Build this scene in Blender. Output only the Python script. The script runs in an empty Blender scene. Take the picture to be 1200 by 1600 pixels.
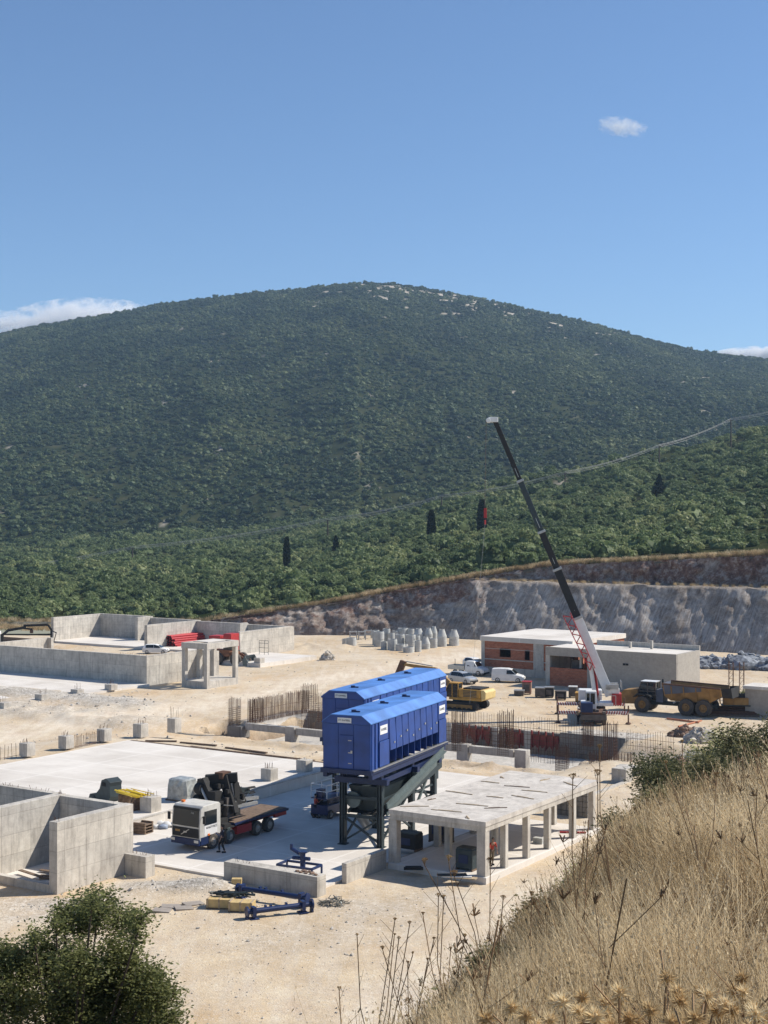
import bpy, bmesh, math, random
import numpy as np
from mathutils import Vector, Matrix, noise, Euler
R = math.radians
random.seed(7); rng = np.random.default_rng(11)
scn = bpy.context.scene
col = scn.collection
# ---------------------------------------------------------------- camera
CH = 22.5; CF = 2250.0
cam = bpy.data.cameras.new("camera"); camo = bpy.data.objects.new("camera", cam); col.objects.link(camo)
camo.location = (0, 0, CH); camo.rotation_euler = (R(90), 0, 0)
cam.sensor_fit = 'VERTICAL'; cam.sensor_height = 24; cam.lens = 24*CF/1600
cam.clip_start = .1; cam.clip_end = 60000
scn.camera = camo
# ---------------------------------------------------------------- light
SUN = Vector((.95, .20, .93)).normalized()
el = math.asin(SUN.z); az = math.atan2(SUN.x, SUN.y)
w = bpy.data.worlds.new("World"); scn.world = w; w.use_nodes = True
nt = w.node_tree; bg = nt.nodes['Background']
sky = nt.nodes.new('ShaderNodeTexSky'); sky.sky_type = 'NISHITA'; sky.sun_disc = False
sky.sun_elevation = el; sky.sun_rotation = az; sky.air_density = 1.0; sky.dust_density = .08; sky.ozone_density = 6.5; sky.altitude = 600
nt.links.new(sky.outputs[0], bg.inputs[0]); bg.inputs[1].default_value = .103
sl = bpy.data.lights.new("sun", 'SUN'); so = bpy.data.objects.new("sun", sl); col.objects.link(so)
sl.energy = 5.0; sl.angle = R(.53); sl.color = (1, .945, .86)
so.rotation_euler = SUN.to_track_quat('Z', 'Y').to_euler()
scn.view_settings.view_transform = 'Standard'; scn.view_settings.look = 'None'
scn.view_settings.exposure = 0.33; scn.view_settings.gamma = 1
scn.cycles.max_bounces = 6; scn.cycles.volume_bounces = 3; scn.cycles.transparent_max_bounces = 8

# ---------------------------------------------------------------- helpers
def P(px, py, z=0.0):
    d = CF*(CH-z)/(py-800.0); return Vector(((px-600)*d/CF, d, z))
CA, SA = .8387, .5446
def S(p, q, z=0.0): return Vector((CA*p+SA*q, -SA*p+CA*q, z))
def PQ(x, y): return (CA*x-SA*y, SA*x+CA*y)
GR = -R(33)
def tag(o, label=None, cat=None, group=None, kind=None):
    if label: o['label'] = label
    if cat: o['category'] = cat
    if group: o['group'] = group
    if kind: o['kind'] = kind
    return o
def empty(name, loc, rz, label, cat, group=None):
    o = bpy.data.objects.new(name, None); col.objects.link(o)
    o.location = loc; o.rotation_euler = (0, 0, rz); o.empty_display_size = .3
    return tag(o, label, cat, group)
class MB:
    def __init__(s): s.v = []; s.f = []; s.mi = []
    def add(s, vs, fs, mi=0):
        n = len(s.v); s.v += [tuple(v) for v in vs]; s.f += [tuple(i+n for i in f) for f in fs]; s.mi += [mi]*len(fs); return s
    def box(s, x0, x1, y0, y1, z0, z1, mi=0, M=None):
        vs = [Vector(c) for c in ((x0,y0,z0),(x1,y0,z0),(x1,y1,z0),(x0,y1,z0),(x0,y0,z1),(x1,y0,z1),(x1,y1,z1),(x0,y1,z1))]
        if M: vs = [M @ v for v in vs]
        return s.add(vs, [(0,3,2,1),(4,5,6,7),(0,1,5,4),(1,2,6,5),(2,3,7,6),(3,0,4,7)], mi)
    def bar(s, a, b, w, h=None, mi=0):
        a, b = Vector(a), Vector(b); h = h or w; d = (b-a); L = d.length
        if L < 1e-6: return s
        q = d.to_track_quat('Y', 'Z'); M = Matrix.Translation(a) @ q.to_matrix().to_4x4()
        return s.box(-w/2, w/2, 0, L, -h/2, h/2, mi, M)
    def tube(s, a, b, r, r2=None, n=10, mi=0, cap=True):
        a, b = Vector(a), Vector(b); r2 = r if r2 is None else r2; d = b-a
        if d.length < 1e-6: return s
        q = d.to_track_quat('Z', 'Y'); vs = []
        for c, rr in ((a, r), (b, r2)):
            for i in range(n):
                t = 2*math.pi*i/n; vs.append(c + q @ Vector((rr*math.cos(t), rr*math.sin(t), 0)))
        fs = [(i, (i+1) % n, n+(i+1) % n, n+i) for i in range(n)]
        if cap: fs += [tuple(range(n-1, -1, -1)), tuple(range(n, 2*n))]
        return s.add(vs, fs, mi)
    def path(s, pts, r, n=6, mi=0):
        for a, b in zip(pts[:-1], pts[1:]): s.tube(a, b, r, n=n, mi=mi)
        return s
    def prism(s, prof, y0, y1, axis='Y', mi=0):   # prof: list of (x,z) or for axis X (y,z)
        n = len(prof)
        if axis == 'Y': vs = [(x, y0, z) for x, z in prof]+[(x, y1, z) for x, z in prof]
        elif axis == 'X': vs = [(y0, x, z) for x, z in prof]+[(y1, x, z) for x, z in prof]
        else: vs = [(x, z, y0) for x, z in prof]+[(x, z, y1) for x, z in prof]
        fs = [(i, (i+1) % n, n+(i+1) % n, n+i) for i in range(n)]+[tuple(range(n-1, -1, -1)), tuple(range(n, 2*n))]
        return s.add(vs, fs, mi)
    def loft(s, rings, mi=0, cap=True):
        n = len(rings[0]); vs = [v for r in rings for v in r]; fs = []
        for k in range(len(rings)-1):
            for i in range(n): fs.append((k*n+i, k*n+(i+1) % n, (k+1)*n+(i+1) % n, (k+1)*n+i))
        if cap: fs += [tuple(range(n-1, -1, -1)), tuple(range((len(rings)-1)*n, len(rings)*n))]
        return s.add(vs, fs, mi)
    def lathe(s, c, prof, n=16, mi=0, axis='Z', cap=True):
        rings = []
        for r, z in prof:
            rr = []
            for i in range(n):
                t = 2*math.pi*i/n; a, b = r*math.cos(t), r*math.sin(t)
                o = (a, b, z) if axis == 'Z' else ((z, a, b) if axis == 'X' else (a, z, b))
                rr.append(Vector(c)+Vector(o))
            rings.append(rr)
        return s.loft(rings, mi, cap)
    def blob(s, c, r, sub=2, amp=.2, seed=0, fr=1.0, mi=0):
        bm = bmesh.new(); bmesh.ops.create_icosphere(bm, subdivisions=sub, radius=1)
        vs = []
        for v in bm.verts:
            k = 1+amp*noise.noise(v.co*fr*1.7+Vector((seed*3.7, seed, 1)))*2
            vs.append((c[0]+v.co.x*r[0]*k, c[1]+v.co.y*r[1]*k, c[2]+v.co.z*r[2]*k))
        fs = [tuple(v.index for v in f.verts) for f in bm.faces]; bm.free()
        return s.add(vs, fs, mi)
    def build(s, name, mats, parent=None, bevel=0, smooth=False):
        me = bpy.data.meshes.new(name); me.from_pydata(s.v, [], s.f)
        if not isinstance(mats, (list, tuple)): mats = [mats]
        for m in mats: me.materials.append(m)
        if any(s.mi): me.polygons.foreach_set('material_index', s.mi)
        bm = bmesh.new(); bm.from_mesh(me); bmesh.ops.recalc_face_normals(bm, faces=bm.faces); bm.to_mesh(me); bm.free()
        if smooth:
            for p in me.polygons: p.use_smooth = True
        o = bpy.data.objects.new(name, me); col.objects.link(o)
        if parent: o.parent = parent
        if bevel:
            b = o.modifiers.new('b', 'BEVEL'); b.width = bevel; b.segments = 2; b.limit_method = 'ANGLE'; b.angle_limit = R(40)
        return o
def npmesh(name, V, F, mats, smooth=False):
    me = bpy.data.meshes.new(name); V = np.asarray(V, np.float32); F = np.asarray(F, np.int32); k = F.shape[1]
    me.vertices.add(len(V)); me.vertices.foreach_set('co', V.ravel())
    me.loops.add(F.size); me.loops.foreach_set('vertex_index', F.ravel())
    me.polygons.add(len(F)); me.polygons.foreach_set('loop_start', np.arange(0, F.size, k, dtype=np.int32))
    me.update(calc_edges=True)
    if smooth: me.polygons.foreach_set('use_smooth', np.ones(len(F), bool))
    for m in (mats if isinstance(mats, (list, tuple)) else [mats]): me.materials.append(m)
    return me
def link(name, me, parent=None):
    o = bpy.data.objects.new(name, me); col.objects.link(o)
    if parent: o.parent = parent
    return o
def copytree(o, parent=None):
    c = o.copy(); col.objects.link(c); c.parent = parent
    for ch in list(o.children): copytree(ch, c)
    return c
def gridmesh(name, X, Y, Z, mat, smooth=True):
    n, m = X.shape; V = np.stack([X, Y, Z], -1).reshape(-1, 3)
    i = np.arange(n-1)[:, None]*m+np.arange(m-1)[None, :]
    F = np.stack([i, i+1, i+1+m, i+m], -1).reshape(-1, 4)
    return npmesh(name, V, F, mat, smooth)
def attr(me, name, vals):
    a = me.attributes.new(name, 'FLOAT', 'POINT'); a.data.foreach_set('value', np.asarray(vals, np.float32).ravel())
# numpy value noise
_prm = rng.random((256, 256))
def vn(x, y):
    xi = np.floor(x).astype(int); yi = np.floor(y).astype(int); fx = x-xi; fy = y-yi
    fx = fx*fx*(3-2*fx); fy = fy*fy*(3-2*fy); g = lambda a, b: _prm[a % 256, b % 256]
    return (g(xi, yi)*(1-fx)+g(xi+1, yi)*fx)*(1-fy)+(g(xi, yi+1)*(1-fx)+g(xi+1, yi+1)*fx)*fy
def fbm(x, y, o=4):
    s = 0; a = 1; t = 0
    for k in range(o): s = s+a*vn(x*2**k+17.3*k, y*2**k+5.1*k); t += a; a *= .5
    return s/t*2-1
def ss(a, b, x):
    t = np.clip((np.asarray(x, float)-a)/(b-a), 0, 1); return t*t*(3-2*t)

# ---------------------------------------------------------------- materials
def newmat(name):
    m = bpy.data.materials.new(name); m.use_nodes = True; n = m.node_tree
    return m, n, n.nodes['Principled BSDF'], n.nodes, n.links
def simple(name, c, rough=.6, metal=0, var=.12, scale=3, bump=0, spec=.4):
    m, n, b, N, L = newmat(name)
    b.inputs['Roughness'].default_value = rough; b.inputs['Metallic'].default_value = metal
    b.inputs['Specular IOR Level'].default_value = spec
    tc = N.new('ShaderNodeTexCoord'); no = N.new('ShaderNodeTexNoise'); no.inputs['Scale'].default_value = scale; no.inputs['Detail'].default_value = 5
    L.new(tc.outputs['Object'], no.inputs['Vector'])
    r = N.new('ShaderNodeMapRange'); r.inputs[1].default_value = .3; r.inputs[2].default_value = .7; r.inputs[3].default_value = 1-var; r.inputs[4].default_value = 1+var
    L.new(no.outputs[0], r.inputs[0])
    mx = N.new('ShaderNodeVectorMath'); mx.operation = 'SCALE'; mx.inputs[0].default_value = c[:3]; L.new(r.outputs[0], mx.inputs['Scale'])
    L.new(mx.outputs[0], b.inputs['Base Color'])
    if bump:
        bp = N.new('ShaderNodeBump'); bp.inputs['Strength'].default_value = bump; bp.inputs['Distance'].default_value = .02
        L.new(no.outputs[0], bp.inputs['Height']); L.new(bp.outputs[0], b.inputs['Normal'])
    return m
def ramp(N, L, fac, stops):
    r = N.new('ShaderNodeValToRGB'); e = r.color_ramp.elements
    while len(e) < len(stops): e.new(.5)
    for i, (p, c) in enumerate(stops): e[i].position = p; e[i].color = (*c, 1)
    L.new(fac, r.inputs[0]); return r.outputs[0]
def mixc(N, L, f, a, b, mode='MIX'):
    m = N.new('ShaderNodeMix'); m.data_type = 'RGBA'; m.blend_type = mode
    for s, v in ((m.inputs[0], f), (m.inputs[6], a), (m.inputs[7], b)):
        if hasattr(v, 'links'): L.new(v, s)
        elif isinstance(v, (int, float)): s.default_value = v
        else: s.default_value = (*v, 1)
    return m.outputs[2]
def noi(N, L, vec, scale, det=4, rough=.55, dist=0):
    n = N.new('ShaderNodeTexNoise'); n.inputs['Scale'].default_value = scale; n.inputs['Detail'].default_value = det
    n.inputs['Roughness'].default_value = rough; n.inputs['Distortion'].default_value = dist; L.new(vec, n.inputs['Vector']); return n.outputs[0]
def mathn(N, L, op, a, b=0.0, clamp=False):
    m = N.new('ShaderNodeMath'); m.operation = op; m.use_clamp = clamp
    for i, v in ((0, a), (1, b)):
        if hasattr(v, 'links'): L.new(v, m.inputs[i])
        else: m.inputs[i].default_value = v
    return m.outputs[0]
def bump(N, L, b, h, st, dist):
    bp = N.new('ShaderNodeBump'); bp.inputs['Strength'].default_value = st; bp.inputs['Distance'].default_value = dist
    L.new(h, bp.inputs['Height']); L.new(bp.outputs[0], b.inputs['Normal'])
def pos(N): return N.new('ShaderNodeNewGeometry').outputs['Position']
def mapping(N, L, v, sc=(1,1,1), rot=(0,0,0)):
    m = N.new('ShaderNodeMapping'); m.inputs['Scale'].default_value = sc; m.inputs['Rotation'].default_value = rot; L.new(v, m.inputs[0]); return m.outputs[0]
def attrn(N, name):
    a = N.new('ShaderNodeAttribute'); a.attribute_name = name; return a.outputs['Fac']

def concrete(name, c1, c2, seams=True, pw=2.4, ph=1.25, stain=.35):
    m, n, b, N, L = newmat(name); b.inputs['Roughness'].default_value = .85; b.inputs['Specular IOR Level'].default_value = .2
    o = N.new('ShaderNodeTexCoord').outputs['Object']
    f = noi(N, L, o, .55, 6, .65); c = ramp(N, L, f, [(.3, c2), (.68, c1)])
    st = noi(N, L, mapping(N, L, o, (2.2, 2.2, .35)), 1.2, 5, .7)
    c = mixc(N, L, mathn(N, L, 'MULTIPLY', ramp(N, L, st, [(.48, (0,0,0)), (.66, (1,1,1))]), stain*1.5), c, tuple(x*.6 for x in c2))
    pt = noi(N, L, mapping(N, L, o, (1, 1, 1.6)), 1.7, 7, .75); c = mixc(N, L, .35, c, pt, 'OVERLAY')
    fine = noi(N, L, o, 14, 3); c = mixc(N, L, .18, c, fine, 'OVERLAY')
    h = fine
    if seams:
        sp = N.new('ShaderNodeSeparateXYZ'); L.new(o, sp.inputs[0]); cb = N.new('ShaderNodeCombineXYZ')
        L.new(mathn(N, L, 'ADD', sp.outputs[0], sp.outputs[1]), cb.inputs[0]); L.new(sp.outputs[2], cb.inputs[1])
        br = N.new('ShaderNodeTexBrick'); br.offset = .0; br.inputs['Scale'].default_value = 1; br.inputs['Brick Width'].default_value = pw; br.inputs['Row Height'].default_value = ph
        br.inputs['Mortar Size'].default_value = .022; br.inputs['Mortar Smooth'].default_value = .4; br.inputs['Bias'].default_value = 0
        br.inputs['Color1'].default_value = (.86, .86, .86, 1); br.inputs['Color2'].default_value = (1.08, 1.07, 1.05, 1); br.inputs['Mortar'].default_value = (.62, .61, .6, 1)
        L.new(cb.outputs[0], br.inputs[0]); c = mixc(N, L, .8, c, br.outputs[0], 'MULTIPLY')
        br2 = N.new('ShaderNodeTexBrick'); br2.offset = .0; br2.inputs['Scale'].default_value = 1; br2.inputs['Brick Width'].default_value = .6; br2.inputs['Row Height'].default_value = 50
        br2.inputs['Mortar Size'].default_value = .012; br2.inputs['Color1'].default_value = (1,1,1,1); br2.inputs['Color2'].default_value = (.94,.94,.94,1); br2.inputs['Mortar'].default_value = (.78,.78,.78,1)
        L.new(cb.outputs[0], br2.inputs[0]); c = mixc(N, L, .8, c, br2.outputs[0], 'MULTIPLY')
    L.new(c, b.inputs['Base Color']); bump(N, L, b, h, .25, .02); return m
M = {}
M['conc'] = concrete('formed_concrete', (.62, .575, .50), (.43, .395, .345))
M['concp'] = concrete('plain_concrete', (.56, .52, .455), (.42, .385, .335), seams=False)
M['plaster'] = concrete('plastered_wall', (.40, .365, .315), (.34, .31, .27), seams=False, stain=.1)
M['ringc'] = concrete('precast_concrete', (.52, .52, .49), (.40, .40, .375), seams=False, stain=.15)

def m_slab():
    m, n, b, N, L = newmat('cast_slab'); b.inputs['Roughness'].default_value = .8; b.inputs['Specular IOR Level'].default_value = .25
    o = N.new('ShaderNodeTexCoord').outputs['Object']
    f = noi(N, L, o, .16, 6, .6); c = ramp(N, L, f, [(.32, (.54, .49, .425)), (.6, (.68, .63, .56))])
    f2 = noi(N, L, mapping(N, L, o, (.25, 1.6, 1), (0, 0, R(12))), .7, 5, .6)
    c = mixc(N, L, mathn(N, L, 'MULTIPLY', ramp(N, L, f2, [(.52, (0,0,0)), (.75, (1,1,1))]), .38), c, (.42, .38, .33))
    br = N.new('ShaderNodeTexBrick'); br.offset = 0; br.inputs['Scale'].default_value = 1; br.inputs['Brick Width'].default_value = 6.2; br.inputs['Row Height'].default_value = 6.2
    br.inputs['Mortar Size'].default_value = .16; br.inputs['Mortar Smooth'].default_value = .8
    L.new(mapping(N, L, o), br.inputs[0]); c = mixc(N, L, mathn(N, L, 'MULTIPLY', br.outputs['Fac'], .55), c, (.76, .72, .66))
    c = mixc(N, L, .12, c, noi(N, L, o, 9, 3), 'OVERLAY')
    L.new(c, b.inputs['Base Color']); bump(N, L, b, noi(N, L, o, 6, 4), .15, .02); return m
M['slab'] = m_slab()

def m_ground():
    m, n, b, N, L = newmat('dusty_gravel'); b.inputs['Roughness'].default_value = .95; b.inputs['Specular IOR Level'].default_value = .1
    p = pos(N)
    c = ramp(N, L, noi(N, L, p, .07, 6, .6), [(.3, (.46, .345, .215)), (.5, (.54, .425, .285)), (.7, (.60, .50, .37))])
    c = mixc(N, L, mathn(N, L, 'MULTIPLY', ramp(N, L, noi(N, L, p, .035, 5, .6, 1), [(.54, (0,0,0)), (.66, (1,1,1))]), .6), c, (.50, .33, .17))
    # streaks of wheel tracks along the site's long axis
    sx = noi(N, L, mapping(N, L, p, (1.1, .16, 1), (0, 0, R(48))), .8, 5, .65)
    c = mixc(N, L, mathn(N, L, 'MULTIPLY', ramp(N, L, sx, [(.45, (0,0,0)), (.62, (1,1,1))]), .45), c, (.56, .485, .385))
    tr = attrn(N, 'track')
    c = mixc(N, L, mathn(N, L, 'MULTIPLY', tr, .85), c, ramp(N, L, sx, [(.35, (.56, .455, .33)), (.6, (.70, .60, .465))]))
    gv = attrn(N, 'gravel')
    vo = N.new('ShaderNodeTexVoronoi'); vo.inputs['Scale'].default_value = 4.2; L.new(p, vo.inputs['Vector'])
    vo2 = N.new('ShaderNodeTexVoronoi'); vo2.inputs['Scale'].default_value = 11; L.new(p, vo2.inputs['Vector'])
    hs = N.new('ShaderNodeSeparateColor'); L.new(vo.outputs['Color'], hs.inputs[0])
    hs2 = N.new('ShaderNodeSeparateColor'); L.new(vo2.outputs['Color'], hs2.inputs[0])
    gc = ramp(N, L, mathn(N, L, 'ADD', mathn(N, L, 'MULTIPLY', hs.outputs[0], .5), mathn(N, L, 'MULTIPLY', hs2.outputs[0], .5)), [(.1, (.24, .22, .195)), (.5, (.42, .385, .33)), (.9, (.62, .59, .54))])
    c = mixc(N, L, mathn(N, L, 'MULTIPLY', gv, .9), c, gc)
    c = mixc(N, L, mathn(N, L, 'MULTIPLY', ramp(N, L, hs2.outputs[0], [(.6, (0,0,0)), (1, (1,1,1))]), .38), c, gc)
    so_ = attrn(N, 'soil_shade')
    c = mixc(N, L, so_, c, ramp(N, L, noi(N, L, p, .8, 6, .7), [(.3, (.07, .05, .035)), (.6, (.24, .165, .11))]))  # darkest brown also paints the shade under the foundation beam
    c = mixc(N, L, .34, c, noi(N, L, p, 3.2, 8, .78), 'OVERLAY')
    c = mixc(N, L, .35, c, noi(N, L, p, .45, 6, .7), 'OVERLAY')
    L.new(c, b.inputs['Base Color'])
    h = mathn(N, L, 'ADD', mathn(N, L, 'MULTIPLY', noi(N, L, p, 1.5, 8, .7), 1.0), mathn(N, L, 'MULTIPLY', vo2.outputs['Distance'], .25))
    bump(N, L, b, h, .6, .12); return m
M['ground'] = m_ground()

def m_rock():
    m, n, b, N, L = newmat('cut_rock'); b.inputs['Roughness'].default_value = .9; b.inputs['Specular IOR Level'].default_value = .15
    p = pos(N)
    f = noi(N, L, p, .55, 10, .80, .8)
    c = ramp(N, L, f, [(.34, (.12, .085, .065)), (.43, (.33, .26, .215)), (.51, (.50, .425, .36)), (.62, (.80, .72, .63))])
    # regularly hatched stripes of the scraped rock face
    dg = noi(N, L, mapping(N, L, mapping(N, L, p, (1, 1, 1), (0, R(-28), 0)), (4.2, .12, .16)), 1.3, 6, .6)
    hat = mathn(N, L, 'MULTIPLY', ramp(N, L, dg, [(.44, (0,0,0)), (.60, (1,1,1))]), attrn(N, 'scraped'))
    c = mixc(N, L, mathn(N, L, 'MULTIPLY', attrn(N, 'scraped'), .45), c, (.58, .53, .48))
    c = mixc(N, L, mathn(N, L, 'MULTIPLY', hat, .7), c, (.92, .88, .82))
    bl = ramp(N, L, noi(N, L, p, .22, 6, .7), [(.50, (0,0,0)), (.60, (1,1,1))]); c = mixc(N, L, mathn(N, L, 'MULTIPLY', bl, .38), c, ramp(N, L, f, [(.4, (.13, .085, .05)), (.6, (.36, .25, .16))]))
    wv = N.new('ShaderNodeTexWave'); wv.inputs['Scale'].default_value = .42; wv.inputs['Distortion'].default_value = 2.0; wv.inputs['Detail'].default_value = 3
    L.new(mapping(N, L, p, (1, .05, 1), (0, R(25), 0)), wv.inputs[0])
    ru = mathn(N, L, 'MULTIPLY', ramp(N, L, noi(N, L, p, .16, 6, .7), [(.40, (0,0,0)), (.52, (1,1,1))]), attrn(N, 'rust'))
    c = mixc(N, L, mathn(N, L, 'MULTIPLY', ru, .85), c, ramp(N, L, noi(N, L, p, .9, 9, .8), [(.38, (.10, .045, .035)), (.5, (.30, .16, .115)), (.6, (.62, .52, .45))]))
    c = mixc(N, L, attrn(N, 'ledge'), c, (.52, .45, .37))
    L.new(c, b.inputs['Base Color'])
    bump(N, L, b, noi(N, L, p, 1.1, 10, .82), 1.0, 1.2); return m
M['rock'] = m_rock()

def m_terrain():
    m, n, b, N, L = newmat('scrub_soil'); b.inputs['Roughness'].default_value = 1; b.inputs['Specular IOR Level'].default_value = 0
    p = pos(N)
    c = ramp(N, L, noi(N, L, p, .05, 6, .7), [(.35, (.02, .03, .012)), (.6, (.045, .05, .022)), (.75, (.08, .07, .04))])
    c = mixc(N, L, attrn(N, 'bare'), c, ramp(N, L, noi(N, L, p, .15, 5, .7), [(.35, (.30, .25, .18)), (.6, (.48, .43, .36))]))
    L.new(c, b.inputs['Base Color']); return m
M['terrain'] = m_terrain()

def m_leaf(name, stops, trans=.35, rough=.6, patch=0, pscale=.01):
    m, n, b, N, L = newmat(name); b.inputs['Roughness'].default_value = rough; b.inputs['Specular IOR Level'].default_value = .25
    oi = N.new('ShaderNodeObjectInfo'); g = N.new('ShaderNodeNewGeometry')
    f = mathn(N, L, 'ADD', mathn(N, L, 'MULTIPLY', oi.outputs['Random'], .6), mathn(N, L, 'MULTIPLY', g.outputs['Random Per Island'], .4))
    if patch:      # stands of different shrubs differ in colour from place to place
        pn = noi(N, L, mapping(N, L, oi.outputs['Location'], (1, .45, 1)), pscale, 5, .6); f = mathn(N, L, 'ADD', mathn(N, L, 'MULTIPLY', f, 1-patch), mathn(N, L, 'MULTIPLY', ramp(N, L, pn, [(.36, (0,0,0)), (.64, (1,1,1))]), patch))
    c = ramp(N, L, f, stops)
    L.new(c, b.inputs['Base Color'])
    if trans:
        t = N.new('ShaderNodeBsdfTranslucent'); L.new(c, t.inputs[0]); mx = N.new('ShaderNodeMixShader'); mx.inputs[0].default_value = trans
        L.new(b.outputs[0], mx.inputs[1]); L.new(t.outputs[0], mx.inputs[2]); L.new(mx.outputs[0], N['Material Output'].inputs[0])
    return m
M['wood_far'] = m_leaf('far_foliage', [(.1, (.030, .050, .022)), (.5, (.078, .112, .042)), (.9, (.20, .22, .085))], .3, .6, .55, .012)
M['wood_near'] = m_leaf('near_foliage', [(.1, (.07, .10, .042)), (.5, (.165, .215, .085)), (.9, (.33, .345, .155))], .38, .6, .45, .03)
M['cyp'] = m_leaf('cypress_foliage', [(.1, (.010, .022, .009)), (.9, (.028, .044, .018))], .1)
M['oak'] = m_leaf('oak_leaf', [(.1, (.11, .125, .05)), (.5, (.31, .32, .125)), (.9, (.58, .54, .28))], .6, .4)
M['shrub'] = m_leaf('shrub_leaf', [(.1, (.06, .07, .03)), (.5, (.12, .125, .055)), (.9, (.27, .23, .12))], .4)
M['roofc'] = concrete('stained_roof_slab', (.64, .59, .52), (.45, .41, .36), seams=False, stain=.3)
M['bark'] = simple('bark', (.10, .075, .055), .95, var=.35, scale=8, bump=.6)
M['dry'] = m_leaf('dry_grass', [(.1, (.20, .135, .07)), (.45, (.48, .355, .195)), (.9, (.86, .72, .48))], .5, .7, .5, .5)
M['drydk'] = m_leaf('dry_stem', [(.1, (.15, .095, .05)), (.9, (.36, .23, .125))], .1, .8)
M['head'] = m_leaf('dry_flower_head', [(.1, (.24, .14, .06)), (.5, (.42, .28, .13)), (.9, (.62, .46, .24))], .3, .8)
M['gold'] = m_leaf('golden_thistle_spines', [(.1, (.50, .33, .15)), (.5, (.74, .56, .30)), (.9, (.90, .76, .50))], .5, .8)
# ================================================================ setting
# ---- site ground, one sheet with a dug pit, banks and mounds
def rect(p, q, p0, p1, q0, q1, e):
    return ss(p0-e, p0, p)*(1-ss(p1, p1+e, p))*ss(q0-e, q0, q)*(1-ss(q1, q1+e, q))
def ground_z(x, y, full=False):
    x = np.asarray(x, float); y = np.asarray(y, float)
    p = CA*x-SA*y; q = SA*x+CA*y
    n1 = fbm(x*.08, y*.08); n2 = fbm(x*.5+9, y*.5, 4)
    z = n1*.12+n2*.05
    up = ss(-106, -99, p)*(1-ss(-71.2, -70.6, p))*ss(66.8, 67.4, q)*(1-ss(103, 109, q))
    z = z*(1-up)+up*(.72+n2*.05)
    left = (1-ss(-100, -95, p))*ss(62, 70, q)*(1-ss(104, 112, q)); z = z+left*.0
    # bank of gravel between road and far slab
    bank = ss(109, 112, q)*(1-ss(116, 121, q))*(1-ss(-106, -100, p)); z = z+bank*(.5+.35*n2)
    gb = np.exp(-((q-124-.0*p)/4.)**2)*(1-ss(-116, -108, p)); z = z+gb*(.7+.5*n2)
    z = z-ss(108, 114.5, q)*(1-ss(120.9, 121.6, q))*ss(-104, -97, p)*(1-ss(-58, -53, p))*.85
    # pit
    pit = ss(-96.4, -96.0, p)*(1-ss(-57.8, -57.2, p))*ss(121.0, 121.8, q)*(1-ss(132.2, 132.7, q))
    tr = ss(-100, -99.3, p)*(1-ss(-58, -57.0, p))*ss(117.2+n2*.7, 118.0+n2*.7, q)*(1-ss(121.0, 121.8, q))
    z = z*(1-np.maximum(pit, tr))+pit*-2.3+tr*-2.2
    # right end hollow
    rp = ss(-57.6, -57.2, p)*(1-ss(-50, -47, p))*ss(121, 122.5, q)*(1-ss(128, 132.5, q)); z = z-rp*1.6
    mound = np.exp(-((q-115.4)/1.4)**2)*ss(-92, -84, p)*(1-ss(-60, -57, p)); z = z+mound*(.12+.8*n2+.15*ss(-76, -70, p))
    m2 = np.exp(-(((x+10.6)/1.9)**2+((y-86.0)/.9)**2)); z = z+m2*.55
    m3 = np.exp(-(((x+13.5)/3.)**2+((y-86.5)/1.2)**2)); z = z+m3*.25
    # small heaps
    for hx, hy, hr, hh in ((-9, 236, 5, 1.0), (-16, 240, 5, .9), (8, 245, 4, .6), (-3, 130, 2.2, .35), (-6, 132, 2, .4)):
        z = z+np.exp(-(((x-hx)/hr)**2+((y-hy)/(hr*.5))**2))*hh*(1+.6*n2)
    rr = (1-ss(-14, -3, p+95))*0
    if not full: return z
    # surface masks
    road1 = np.exp(-((q-(118.5+.0*p))/4.2)**2)*0
    X0, Y0, X1, Y1 = -36, 143, 0, 191          # haul road from the left edge to behind the blue units
    def seg(ax, ay, bx, by, wd):
        t = np.clip(((x-ax)*(bx-ax)+(y-ay)*(by-ay))/((bx-ax)**2+(by-ay)**2), 0, 1)
        d = np.hypot(x-(ax+t*(bx-ax)), y-(ay+t*(by-ay))); return np.exp(-(d/wd)**2)
    a = [P(-60, 1168), P(120, 1128), P(300, 1106), P(450, 1076), P(560, 1050), P(700, 1030), P(760, 1015)]
    track = np.zeros_like(x)
    for u, v_ in zip(a[:-1], a[1:]): track = np.maximum(track, seg(u.x, u.y, v_.x, v_.y, 4.5))
    b_ = [P(560, 1620), P(700, 1500), P(800, 1420), P(900, 1370), P(990, 1290), P(1010, 1240)]
    for u, v_ in zip(b_[:-1], b_[1:]): track = np.maximum(track, .8*seg(u.x, u.y, v_.x, v_.y, 2.0))
    c_ = [P(-40, 1440), P(120, 1428), P(215, 1392), P(330, 1368)]
    grey = np.zeros_like(x)
    for u, v_ in zip(c_[:-1], c_[1:]): grey = np.maximum(grey, .7*seg(u.x, u.y, v_.x, v_.y, 1.6))
    for u, v_, wd in ((P(420, 1470), P(560, 1450), 2.2), (P(560, 1430), P(680, 1400), 2.0)): grey = np.maximum(grey, .6*seg(u.x, u.y, v_.x, v_.y, wd))
    track = np.clip(track+fbm(x*.25, y*.25)*.25, 0, 1)
    gravel = np.clip(gb*1.1+bank*.6+np.clip(m2+m3, 0, 1)+ss(.1, .5, fbm(x*.06+3, y*.06+1))*.8*(y < 84), 0, 1)
    gv2 = ((p > -64.5) & (p < -56) & (q > 132.5) & (q < 137)); gravel = np.maximum(np.maximum(gravel, gv2*1.0), grey*(.6+.6*fbm(x*.4, y*.4)))
    soil_shade = np.clip(mound*.35+tr*1.0+pit*.8, 0, 1)  # mound and pit soil, plus the trench's shade put in as dark colour
    return z, track, gravel*(1-track*.7), soil_shade
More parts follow.
